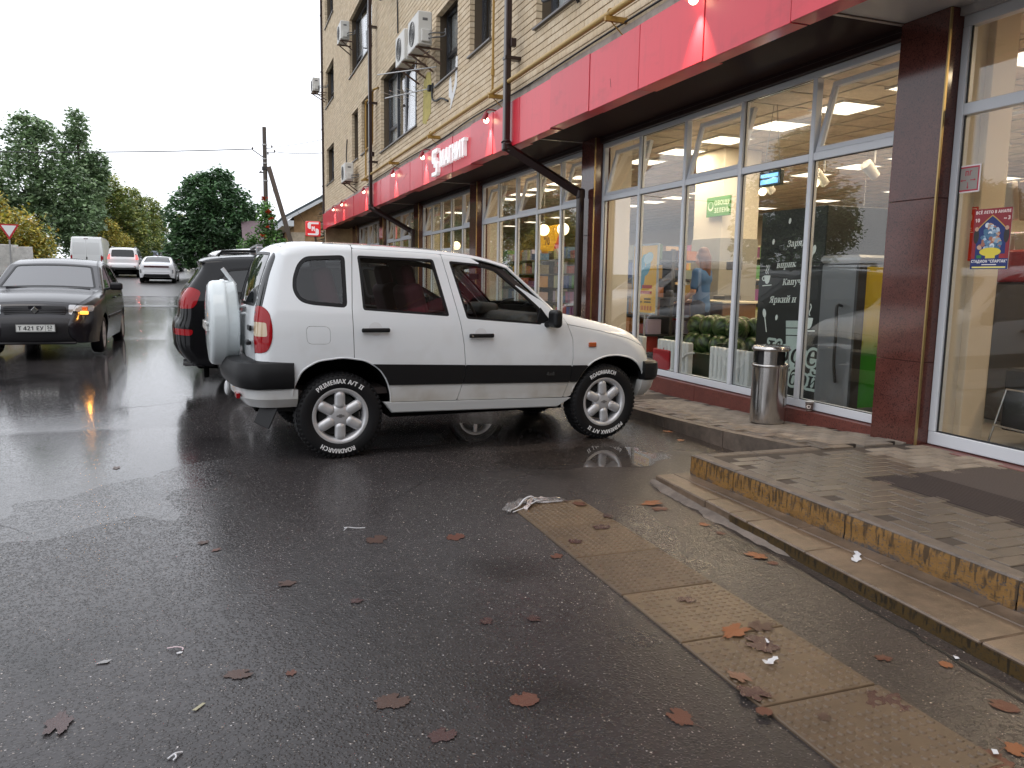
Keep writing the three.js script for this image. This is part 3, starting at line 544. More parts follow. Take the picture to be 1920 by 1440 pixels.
  // glazed entrance at the near end
  {
    const f = [], x0 = XG + 0.0, x1 = x0 + 0.08, zs = [-4.62, -3.02, -1.6, -0.2], yb = 0.215, yt = 3.44, ym = 2.72;
    f.push(bx(x0, x1, yb, yb + 0.1, -4.62, -0.2, 0.005), bx(x0, x1, yt - 0.08, yt, -4.62, -0.2, 0.005));
    zs.forEach((z, i) => f.push(bx(x0 - 0.003, x1 + 0.003, yb + 0.1, yt - 0.08, i === 0 ? z : z - 0.05, i === 0 ? z + 0.062 : i === 3 ? z : z + 0.05, 0.006)));
    const w = part('entrance', new THREE.BufferGeometry(), frameWhite, building);
    for (let i = 0; i < 3; i++) {
      const a = i === 0 ? zs[i] + 0.062 : zs[i] + 0.05, b = zs[i + 1] - 0.05;
      f.push(bx(x0, x1, ym, ym + 0.085, a, b, 0.005));
      part('pane', bx(x0 + 0.03, x0 + 0.038, yb + 0.09, ym + 0.01, a - 0.01, b + 0.01), glass, w); part('pane', bx(x0 + 0.03, x0 + 0.038, ym + 0.075, yt - 0.07, a - 0.01, b + 0.01), glass, w);
      part('gasket', merge([bx(x0 + 0.018, x0 + 0.028, yb + 0.1, ym, a, a + 0.012), bx(x0 + 0.018, x0 + 0.028, yb + 0.1, yb + 0.112, a + 0.012, b), bx(x0 + 0.018, x0 + 0.028, ym + 0.085, yt - 0.08, a, a + 0.012)]), rubber, w);
    }
    w.geometry = merge(f);
    part('threshold', bx(XP, XG + 0.2, -0.05, 0.208, -4.62, 0, 0.004), graniteRough, w);
    part('flashing', bx(XG - 0.04, XG + 0.12, 3.44, 3.5, -4.62, -0.2), soffitPale, w);
  }
  // paint patches on the brick
  part("paint_patch", extrude([[-17.2, 4.78], [-16.9, 4.70], [-16.5, 4.86], [-16.42, 5.3], [-16.5, 5.68], [-16.8, 5.74], [-17.1, 5.62], [-17.15, 5.2]].map(([a, b]) => [a, b]), 0.002).rotateY(-PI / 2).translate(XB - 0.003, 0, 0), std({ map: mottled, color: rgb(0.62, 0.52, 0.16), roughness: 0.8 }), building);
  part("paint_patch", extrude([[-15.0, 4.62], [-14.55, 5.0], [-14.5, 5.5], [-14.62, 5.52], [-14.68, 5.1], [-14.85, 4.9], [-14.95, 5.25], [-15.08, 5.2], [-15.1, 4.9], [-14.95, 4.82]].map(([a, b]) => [a, b]), 0.004).rotateY(-PI / 2).translate(XB - 0.003, 0, 0), std({ color: rgb(0.72, 0.72, 0.72), roughness: 0.7 }), building);
}
// ---------------------------------------------------------------- inside the shop
const wallCream = std({ color: rgb(0.62, 0.56, 0.46), roughness: 0.9 }), plastic = (r, g, b, k = 0.4) => std({ color: rgb(r, g, b), roughness: k });
{
  const fl = tex(512, 512, (u, v, o) => { const n = fbm(u, v, 20, 4, 141), b = 0.30 + 0.1 * n; o[0] = b; o[1] = b * 0.96; o[2] = b * 0.9; }, { srgb: true }); fl.repeat.set(0.5, 0.5);
  struct('shop_floor', bx(XG + 0.13, 17.1, 0.10, 0.2, ZFAR + 0.05, ZNEAR - 0.05), std({ map: fl, roughness: 0.3 }));
  const ceil = struct('shop_ceiling', bx(XG + 0.07, 17.1, 3.605, 3.64, ZFAR + 0.05, ZNEAR - 0.05), std({ map: mottled, color: rgb(0.72, 0.64, 0.55), roughness: 0.95 }));
  const g = [];
  for (let x = 5.4; x < 17; x += 0.61) g.push(bx(x - 0.012, x + 0.012, 3.594, 3.604, -33, 3.8));
  for (let z = 3.4; z > -33; z -= 0.61) g.push(bx(5.4, 17, 3.596, 3.603, z - 0.012, z + 0.012));
  part('ceiling_grid', merge(g), std({ color: rgb(0.45, 0.42, 0.38), roughness: 0.5 }), ceil);
  struct('shop_wall', bx(16.9, 17.05, 0.2, 3.6, ZFAR + 0.06, ZNEAR - 0.06), wallCream);
}
// square ceiling lights
const WARM = rgb(1, 0.77, 0.50), LAMP = 30.0;
{
  const frame = std({ color: rgb(0.7, 0.7, 0.7), roughness: 0.4 }), glow = std({ color: rgb(0.8, 0.8, 0.8), emissive: rgb(1, 0.9, 0.72), emissiveIntensity: 2.2 });
  const t = thing('ceiling_light', 'square lit panel light in the ceiling inside the shop', 'ceiling light', [0, 0, 0], 0, 'square ceiling lights inside the shop');
  part('frame', merge([bx(-0.305, 0.305, -0.012, 0.01, -0.305, -0.285), bx(-0.305, 0.305, -0.012, 0.01, 0.285, 0.305), bx(-0.305, -0.285, -0.012, 0.01, -0.285, 0.285), bx(0.285, 0.305, -0.012, 0.01, -0.285, 0.285)]), frame, t);
  part('diffuser', bx(-0.285, 0.285, -0.008, 0.0, -0.285, 0.285), glow, t);
  const spots = [];
  for (let k = 0; k < 16; k++) for (const x of [7.2, 10.9]) spots.push([x, -1.84 - 1.22 * k]);
  for (let k = 0; k < 8; k++) spots.push([14.5, -4.28 - 2.44 * k]);
  for (let k = 0; k < 5; k++) for (const x of [7.2, 10.9]) spots.push([x, -22.6 - 2.44 * k]);
  spots.forEach(([x, z], i) => {
    const c = i ? t.clone() : t; if (i) { c.name = numbered('ceiling_light'); scene.add(c); }
    c.position.set(x, 3.594, z);
    const l = new THREE.RectAreaLight(WARM, LAMP, 0.56, 0.56); l.name = 'ceiling_light_glow'; l.position.set(x, 3.578, z); l.rotation.x = -PI / 2; scene.add(l);
  });
}
function chalk(draw, w, h) { return canvasTex(w, h, draw); }
// black coffee booth with chalk lettering
{
  const b = thing('coffee_booth', 'tall black board booth with white chalk coffee cups and lettering behind the shop window', 'advertising booth', [0, 0, 0]);
  part('booth_body', bx(5.84, 7.1, 0.2, 2.26, -7.62, -6.58, 0.006), std({ color: rgb(0.012, 0.014, 0.013), roughness: 0.55 }), b);
  const t = canvasTex(768, 1536, (c, W, H) => {
    c.fillStyle = '#151a18'; c.fillRect(0, 0, W, H);
    c.strokeStyle = c.fillStyle = '#dfe8e4'; c.lineCap = 'round'; c.lineJoin = 'round'; c.textAlign = 'left';
    const word = (s, x, y, px, rot = -0.04) => { c.save(); c.translate(x, y); c.rotate(rot); c.font = 'italic bold ' + px + 'px serif'; c.fillText(s, 0, 0); c.restore(); };
    word('Заряд', 330, 300, 72); word('вприк', 215, 470, 72); word('Капуч', 300, 610, 72); word('Яркий н', 150, 760, 76);
    const bean = (x, y) => { c.beginPath(); c.ellipse(x, y, 15, 24, 0.2, 0, 7); c.fill(); };
    bean(160, 250); bean(350, 90); bean(255, 880); bean(560, 640); bean(600, 120);
    const cup = (x, y, s) => { c.save(); c.translate(x, y); c.scale(s, s); c.beginPath(); c.moveTo(-40, -30); c.lineTo(40, -30); c.quadraticCurveTo(36, 40, 0, 42); c.quadraticCurveTo(-36, 40, -40, -30); c.fill(); c.lineWidth = 10; c.beginPath(); c.arc(-44, -4, 17, 1, 5.4); c.stroke(); c.lineWidth = 8; c.beginPath(); c.moveTo(-55, 58); c.lineTo(60, 50); c.stroke(); for (const q of [-14, 10]) { c.beginPath(); c.moveTo(q, -45); c.bezierCurveTo(q - 24, -70, q + 24, -85, q, -115); c.stroke(); } c.restore(); };
    cup(105, 560, 1.0); cup(640, 900, 1.25);
    const spoon = (x, y, r) => { c.save(); c.translate(x, y); c.rotate(r); c.beginPath(); c.ellipse(0, 0, 22, 38, 0, 0, 7); c.fill(); c.lineWidth = 12; c.beginPath(); c.moveTo(0, 30); c.lineTo(0, 160); c.stroke(); c.restore(); };
    spoon(95, 850, -0.25); spoon(650, 330, 0.3);
    c.fillStyle = '#aebfba'; c.beginPath(); c.moveTo(375, 900); c.lineTo(560, 890); c.lineTo(530, 1290); c.lineTo(410, 1290); c.closePath(); c.fill();
    c.strokeStyle = '#151a18'; c.lineWidth = 8; c.beginPath(); c.moveTo(378, 960); c.lineTo(556, 950); c.moveTo(384, 1020); c.lineTo(552, 1012); c.stroke();
    const big = (s, x, y, px) => { c.save(); c.font = 'italic bold ' + px + 'px serif'; c.lineWidth = 44; c.strokeStyle = '#aebfba'; c.strokeText(s, x, y); c.lineWidth = 6; c.fillStyle = '#151a18'; c.fillText(s, x, y); c.restore(); };
    big('Кофе', 130, 1240, 230); big('с собой', 90, 1420, 180);
  });
  const f = new THREE.PlaneGeometry(1.03, 2.05); f.rotateY(-PI / 2); f.translate(5.836, 1.23, -7.10);
  part('chalk_print', f, std({ map: t, roughness: 0.6 }), b);
}
{
  const g = thing('drinks_fridge', 'grey drinks fridge with a green and yellow side beside the coffee booth', 'fridge', [0, 0, 0]);
  part('fridge_body', bx(5.68, 6.2, 0.22, 1.66, -6.44, -5.94, 0.02), std({ color: rgb(0.20, 0.21, 0.22), roughness: 0.3, metalness: 0.35 }), g);
  part('fridge_top', bx(5.66, 6.2, 1.665, 1.74, -6.45, -5.93, 0.025), std({ color: rgb(0.34, 0.35, 0.36), roughness: 0.3, metalness: 0.3 }), g);
  part('handle', tube([[5.66, 1.25, -6.1], [5.60, 1.24, -6.1], [5.60, 1.0, -6.09], [5.61, 0.7, -6.1], [5.66, 0.5, -6.12]], 0.016), plastic(0.02, 0.02, 0.02), g);
  const side = tex(64, 256, (u, v, o) => { const k = smoothstep(v, 0.35, 0.62); o[0] = lerp(0.03, 0.62, k); o[1] = lerp(0.24, 0.46, k); o[2] = 0.02; }, { srgb: true });
  const s = new THREE.PlaneGeometry(0.5, 1.36); s.translate(5.95, 0.95, -5.925); part('side_print', s, std({ map: side, roughness: 0.4 }), g);
  const p = new THREE.BoxGeometry(0.1, 1.42, 0.03); p.translate(5.70, 0.93, -5.92); part('side_post', p, plastic(0.03, 0.03, 0.03), g);
}
// cast-iron radiators under the glass
{
  const paint = plastic(0.62, 0.64, 0.64, 0.45);
  const sect = (() => { const a = new RoundedBoxGeometry(0.085, 0.44, 0.066, 2, 0.02); const hole = new THREE.CylinderGeometry(0.014, 0.014, 0.2, 8); return a; })();
  const labels = [['white cast-iron radiator under the shop window left of the steel litter bin', -7.55], ['white cast-iron radiator under the shop window beside the red bin', -8.75], ['white cast-iron radiator under the shop window behind the bonnet of the white off-roader', -9.9]];
  labels.forEach(([l, z], i) => {
    const r = thing('radiator', l, 'radiator', [5.46, 0, z], 0, 'white radiators under the shop windows');
    for (let k = 0; k < 9; k++) { const s = part('section', sect, paint, r); s.position.set(0, 0.49, (k - 4) * 0.084); }
    part('web', merge([bx(-0.03, 0.03, 0.60, 0.66, -0.37, 0.37, 0.01), bx(-0.03, 0.03, 0.30, 0.36, -0.37, 0.37, 0.01)]), paint, r);
    part('pipe', rod([-0.02, 0.31, -0.6], [-0.02, 0.31, 0.62], 0.018), paint, r);
  });
  solo('heating_pipe', rod([5.42, 0.305, -10.4], [5.42, 0.30, -5.2], 0.028, 12), paint, 'thick white heating pipe along the floor behind the shop glass', 'pipe');
}
// watermelons in a bin
{
  const w = tex(512, 128, (u, v, o) => { const s = Math.abs(((u * 11 + 0.25 * (fbm(u, v, 8, 4, 151) - 0.5) * 4) % 1) - 0.5) * 2, k = smoothstep(s + 0.5 * (fbm(u, v, 32, 3, 152) - 0.5), 0.35, 0.65); o[0] = lerp(0.010, 0.055, k); o[1] = lerp(0.028, 0.10, k); o[2] = lerp(0.006, 0.025, k); }, { srgb: true });
  const mm = std({ map: w, roughness: 0.35 }), r = RNG(61);
  const b = thing('melon_bin', 'dark display bin full of watermelons behind the shop window', 'bin', [0, 0, 0]);
  part('bin_body', merge([bx(5.78, 5.82, 0.2, 0.55, -9.6, -8.35), bx(6.9, 6.94, 0.2, 0.9, -9.6, -8.35), bx(5.82, 6.9, 0.2, 0.7, -9.64, -9.6), bx(5.82, 6.9, 0.2, 0.7, -8.39, -8.35)]), plastic(0.03, 0.05, 0.03), b);
  let n = 0, first;
  for (let k = 0; k < 3; k++) for (let j = 0; j < 4; j++) for (let i = 0; i < 2 + (k === 0 ? 1 : 0); i++) {
    const m = first ? first.clone() : (first = solo('watermelon', new THREE.SphereGeometry(0.15, 24, 16), mm, 'striped green watermelon in the pile behind the shop window', 'watermelon', 'watermelons piled behind the shop window'));
    if (n++) { m.name = numbered('watermelon'); scene.add(m); }
    m.position.set(6.0 + i * 0.29 + k * 0.11, 0.40 + k * 0.235, -9.40 + j * 0.3 + (k % 2) * 0.1); m.rotation.set(r() * 3, r() * 3, r() * 3); m.scale.set(1, 0.9 + 0.15 * r(), 1.05);
  }
}
{
  const b = thing('red_bin', 'red plastic bin standing before the radiator behind the shop glass', 'bin', [5.55, 0.2, -9.0]);
  part('bin_body', (() => { const g = new RoundedBoxGeometry(0.30, 0.36, 0.40, 2, 0.02); g.translate(0, 0.20, 0); return g; })(), plastic(0.34, 0.012, 0.02), b);
  part('lid', (() => { const g = new THREE.SphereGeometry(0.13, 20, 10, 0, 7, 0, PI / 2); g.scale(1, 0.7, 1.1); g.translate(0, 0.375, 0.05); return g; })(), plastic(0.30, 0.01, 0.018), b);
  solo('white_hose', tube([[5.44, 0.31, -8.75], [5.40, 0.42, -8.6], [5.41, 0.56, -8.4], [5.43, 0.6, -8.25]], 0.012), plastic(0.6, 0.6, 0.6), 'thin white hose looping up before the radiator by the red bin', 'hose');
}
// yellow poster with a blue ribbon
{
  const t = canvasTex(384, 512, (c, W, H) => {
    c.fillStyle = '#d9a51e'; c.fillRect(0, 0, W, H); c.strokeStyle = '#3f8fa6'; c.lineWidth = 70; c.lineCap = 'round'; c.beginPath(); c.moveTo(60, 330); c.bezierCurveTo(230, 300, 110, 110, 180, 100); c.bezierCurveTo(290, 90, 230, 230, 150, 190); c.stroke();
    c.fillStyle = '#9dbcc4'; c.beginPath(); c.ellipse(240, 95, 75, 42, -0.25, 0, 7); c.fill();
    c.fillStyle = '#a8321c'; c.fillRect(150, 300, 160, 26); c.fillRect(90, 345, 220, 24); c.fillStyle = '#4a3a12'; c.fillRect(190, 400, 110, 14); c.fillRect(70, 425, 90, 12); c.fillRect(190, 425, 110, 12); c.fillStyle = '#b4521e'; for (let i = 0; i < 6; i++) c.fillRect(60 + i * 45, 460, 30, 34);
  });
  const p = thing('yellow_poster', 'yellow poster with a blue ribbon in a grey frame behind the shop glass', 'poster', [5.60, 1.49, -9.83]);
  const g = new THREE.PlaneGeometry(0.66, 0.93); g.rotateY(-PI / 2); part('print', g, std({ map: t, roughness: 0.5 }), p);
  part('frame', merge([bx(-0.01, 0.012, 0.465, 0.49, -0.355, 0.355), bx(-0.01, 0.012, -0.49, -0.465, -0.355, 0.355), bx(-0.01, 0.012, -0.465, 0.465, -0.355, -0.33), bx(-0.01, 0.012, -0.465, 0.465, 0.33, 0.355)]), plastic(0.3, 0.33, 0.34), p);
  part('stand', merge([rod([0.02, -0.49, 0], [0.02, -1.27, 0], 0.012), bx(-0.12, 0.14, -1.29, -1.27, -0.15, 0.15)]), plastic(0.3, 0.3, 0.3), p);
}
// column with the vegetables sign
{
  const c = thing('shop_column', 'square shop column, white above and grey below, carrying the green sign', 'column', [0, 0, 0]);
  part('shaft', bx(7.6, 8.3, 0.2, 3.594, -11.75, -10.95), std({ color: rgb(0.72, 0.68, 0.6), roughness: 0.8 }), c); part('cladding', bx(7.585, 8.315, 0.2, 2.18, -11.765, -10.935), plastic(0.30, 0.30, 0.28, 0.6), c);
  const t = canvasTex(512, 256, (q, W, H) => { q.fillStyle = '#4d9a2f'; q.fillRect(0, 0, W, H); q.fillStyle = '#e8f4dc'; q.beginPath(); q.arc(90, 120, 62, 0, 7); q.fill(); q.fillStyle = '#4d9a2f'; q.beginPath(); q.arc(90, 108, 46, 0, 7); q.fill(); q.fillStyle = '#e8f4dc'; q.font = 'bold 92px sans-serif'; q.fillText('ОВОЩИ', 170, 112); q.fillText('ЗЕЛЕНЬ', 170, 212); });
  const s = thing('green_sign', 'green sign reading ОВОЩИ ЗЕЛЕНЬ on the shop column', 'sign', [7.57, 2.68, -11.0]);
  const g = new THREE.PlaneGeometry(0.86, 0.42); g.rotateY(-PI / 2); g.translate(-0.021, 0, 0); part('print', g, std({ map: t, roughness: 0.5 }), s); part('panel', bx(-0.02, 0.01, -0.215, 0.215, -0.44, 0.44), plastic(0.07, 0.25, 0.04), s); s.scale.set(1, 0.72, 0.72);
}
{
  const t = canvasTex(512, 512, (q, W, H) => { q.fillStyle = '#b01726'; q.fillRect(0, 0, W, 260); q.fillStyle = '#18245c'; q.fillRect(0, 260, W, 250); q.fillStyle = '#f3e9e4'; q.font = 'bold 110px sans-serif'; q.textAlign = 'right'; q.fillText('ПТИЦА', 490, 200); q.font = 'bold 84px sans-serif'; q.fillText('ТОВАРЫ', 490, 420); });
  const s = thing('red_and_blue_sign', 'hanging red and blue department sign seen at the edge of the granite pillar', 'sign', [9.0, 2.30, -9.0]);
  const g = new THREE.PlaneGeometry(0.9, 0.5); g.rotateY(-PI / 2); g.translate(-0.02, 0, 0); part('print', g, std({ map: t, roughness: 0.5 }), s); part('panel', bx(-0.018, 0.01, -0.25, 0.25, -0.45, 0.45), plastic(0.3, 0.02, 0.03), s); part('cord', merge([rod([0, 0.25, -0.4], [0, 1.17, -0.4], 0.004, 5), rod([0, 0.25, 0.4], [0, 1.17, 0.4], 0.004, 5)]), plastic(0.4, 0.4, 0.4), s);
}
{
  const s = thing('display_screen', 'small hanging display with two blue lit lines inside the shop', 'display', [6.3, 2.72, -8.1]);
  part('casing', bx(-0.03, 0.03, -0.09, 0.09, -0.2, 0.2, 0.008), plastic(0.02, 0.02, 0.02), s); part('screen', merge([bx(-0.034, -0.031, 0.015, 0.055, -0.16, 0.16), bx(-0.034, -0.031, -0.065, -0.01, -0.16, 0.16)]), std({ color: rgb(0.05, 0.1, 0.2), emissive: rgb(0.25, 0.6, 1), emissiveIntensity: 1.6 }), s);
  part('cord', merge([rod([0, 0.09, -0.15], [0, 0.86, -0.03], 0.004, 5), rod([0, 0.09, 0.15], [0, 0.86, 0.03], 0.004, 5)]), plastic(0.3, 0.3, 0.3), s);
  const l = new THREE.PointLight(rgb(0.4, 0.7, 1), 0.15); l.position.set(6.2, 2.72, -8.1); l.name = 'display_glow'; scene.add(l);
}
// spot lamps on tracks
{
  solo('lamp_track', bx(6.98, 7.02, 3.05, 3.08, -12, -5.4), plastic(0.7, 0.7, 0.68), 'white lamp track hanging below the shop ceiling', 'lamp track');
  [[-9.0, 'lit', 'lit white spot lamp on the track above the black coffee booth, left of the pair'], [-8.0, 'lit', 'lit white spot lamp on the track above the black coffee booth, right of the pair'], [-7.2, '', 'unlit white spot lamp on the track above the fridge, left of the pair'], [-6.55, '', 'unlit white spot lamp on the track above the fridge, right of the pair']].forEach(([z, lit, l]) => {
    const s = thing('spot_lamp', l, 'spot lamp', [7, 3.05, z], 0, 'spot lamps on the shop track');
    part('stem', rod([0, 0, 0], [0, -0.22, 0], 0.01), plastic(0.7, 0.7, 0.7), s);
    const h = cyl(0.055, 0.07, 0.2, 16); h.rotateZ(0.9); h.translate(-0.05, -0.30, 0); part('lamp_head', h, plastic(0.72, 0.7, 0.66), s);
    if (lit) { const g = new THREE.SphereGeometry(0.05, 16, 10); g.translate(-0.13, -0.37, 0); part('bulb', g, std({ emissive: rgb(1, 0.85, 0.55), emissiveIntensity: 5, color: rgb(0.8, 0.8, 0.8) }), s); const p = new THREE.PointLight(WARM, 0.5); p.position.set(6.78, 2.62, z); p.name = 'spot_lamp_glow'; scene.add(p); }
  });
  [[-17.0, 2.6, 'round lit pendant lamp in the second window bay, left of the two'], [-15.9, 2.56, 'round lit pendant lamp in the second window bay, right of the two'], [-24.2, 2.5, 'small round lit pendant lamp far down the shop']].forEach(([z, y, l]) => {
    const s = thing('pendant_lamp', l, 'pendant lamp', [7, y, z], 0, 'round pendant lamps in the shop');
    part('globe', new THREE.SphereGeometry(0.13, 20, 12), std({ color: rgb(0.8, 0.8, 0.8), emissive: rgb(1, 0.78, 0.42), emissiveIntensity: 3.2 }), s); part('cord', rod([0, 0.13, 0], [0, 3.594 - y, 0], 0.006, 6), plastic(0.2, 0.2, 0.2), s);
    const p = new THREE.PointLight(WARM, 0.8); p.position.set(6.8, y, z); p.name = 'pendant_glow'; scene.add(p);
  });
  const yb = thing('yellow_discount_board', 'yellow and red percent board hanging in the second window bay', 'sign', [7.4, 2.45, -17.6]);
  const t = canvasTex(256, 128, (q) => { q.fillStyle = '#d8a81c'; q.fillRect(0, 0, 256, 128); q.fillStyle = '#b5361d'; q.beginPath(); q.moveTo(180, 128); q.lineTo(256, 30); q.lineTo(256, 128); q.fill(); q.fillStyle = '#5c2a10'; q.font = 'bold 90px sans-serif'; q.fillText('%', 60, 96); });
  const g = new THREE.PlaneGeometry(1.3, 0.6); g.rotateY(-PI / 2); g.translate(-0.012, 0, 0); part('print', g, std({ map: t, roughness: 0.6 }), yb); part('panel', bx(-0.01, 0.01, -0.3, 0.3, -0.65, 0.65), plastic(0.6, 0.4, 0.05), yb);
}
// shelving with goods
{
  const white = plastic(0.6, 0.58, 0.54, 0.5), dark = plastic(0.05, 0.05, 0.05, 0.6), goodsMat = std({ roughness: 0.5 }), box = metricUV(new THREE.BoxGeometry(1, 1, 1)), r = RNG(71);
  const pal = [[0.5, 0.08, 0.06], [0.55, 0.4, 0.08], [0.1, 0.2, 0.45], [0.6, 0.55, 0.45], [0.12, 0.3, 0.1], [0.35, 0.12, 0.25], [0.55, 0.25, 0.06], [0.2, 0.12, 0.06], [0.65, 0.62, 0.6]];
  const unit = (label, x, z0, z1, h, mat, dir, n, dim = 1) => {
    const L = z1 - z0, s = thing('shelf_unit', label, 'shelves', [x, 0.2, z0]), D = 0.45;
    for (let k = 0; k < n; k++) part('shelf', bx(-D, D, 0.12 + k * h / n, 0.145 + k * h / n, 0, L), mat, s);
    part('back_panel', bx(-0.01, 0.01, 0, h, 0, L), mat, s);
    for (let z = 0; z <= L + 0.01; z += L / Math.max(1, Math.round(L / 1.2))) part('upright', bx(-0.03, 0.03, 0, h + 0.02, z - 0.02, z + 0.02), mat, s);
    const M = [], C = [], o = new THREE.Object3D();
    for (const sd of [-1, 1]) for (let k = 0; k < n; k++) for (let z = 0.06; z < L - 0.08;) {
      const w = 0.06 + 0.1 * r(), c = pal[Math.floor(r() * pal.length)], reps = 1 + Math.floor(r() * 4), hh = (0.45 + 0.45 * r()) * (h / n);
      for (let q = 0; q < reps && z < L - 0.08; q++, z += w + 0.008) { o.position.set(sd * (0.28 + 0.02 * r()), 0.147 + k * h / n + hh / 2, z + w / 2); o.scale.set(0.24, hh, w); o.updateMatrix(); M.push(o.matrix.clone()); C.push(c.map((v) => v * dim * (0.7 + 0.6 * r()))); }
    }
    const im = new THREE.InstancedMesh(box, goodsMat, M.length), cc = new THREE.Color(); M.forEach((m, i) => { im.setMatrixAt(i, m); im.setColorAt(i, cc.setRGB(...C[i])); });
    im.name = 'goods'; im.userData.kind = 'stuff'; finish(im); s.add(im);
  };
  unit('wire shelf of packets behind the yellow poster', 6.7, -13.2, -10.9, 1.75, dark, 1, 6, 0.6);
  unit('long row of shelves with goods along the second window bay', 7.4, -16.4, -13.8, 1.9, dark, 1, 6, 0.6);
  unit('long row of shelves with goods along the third window bay', 7.4, -23, -17.2, 1.9, dark, 1, 6, 0.6);
  unit('far row of shelves with goods along the last window bays', 7.4, -32.5, -24, 1.9, white, 1, 5);
  unit('middle row of shelves deeper in the shop behind the watermelons', 9.9, -19.5, -12.2, 2.0, white, 1, 5);
  unit('middle row of shelves deeper in the shop at its far end', 9.9, -32, -20.5, 2.0, white, 1, 5);
  unit('deep row of shelves behind the coffee booth', 12.6, -20, -6.5, 2.1, white, 1, 5);
  unit('shelves along the back wall of the shop', 16.3, -30, -3, 2.3, dark, 1, 6);
  const cn = thing('sales_counter', 'low sales counter with a scale behind the person in blue', 'counter', [7.3, 0.2, -10.4]);
  part('counter_body', bx(-0.3, 0.3, 0, 0.95, -0.45, 0.45, 0.01), plastic(0.16, 0.09, 0.05), cn); part('counter_top', bx(-0.34, 0.34, 0.955, 0.99, -0.5, 0.5, 0.008), plastic(0.6, 0.55, 0.42), cn);
  solo('weighing_scale', merge([bx(7.2, 7.5, 1.2, 1.27, -10.5, -10.2, 0.01), rod([7.45, 1.27, -10.35], [7.45, 1.7, -10.35], 0.02), bx(7.41, 7.5, 1.66, 1.8, -10.5, -10.2, 0.01)]), plastic(0.05, 0.05, 0.05), 'black weighing scale standing on the sales counter', 'scale');
}
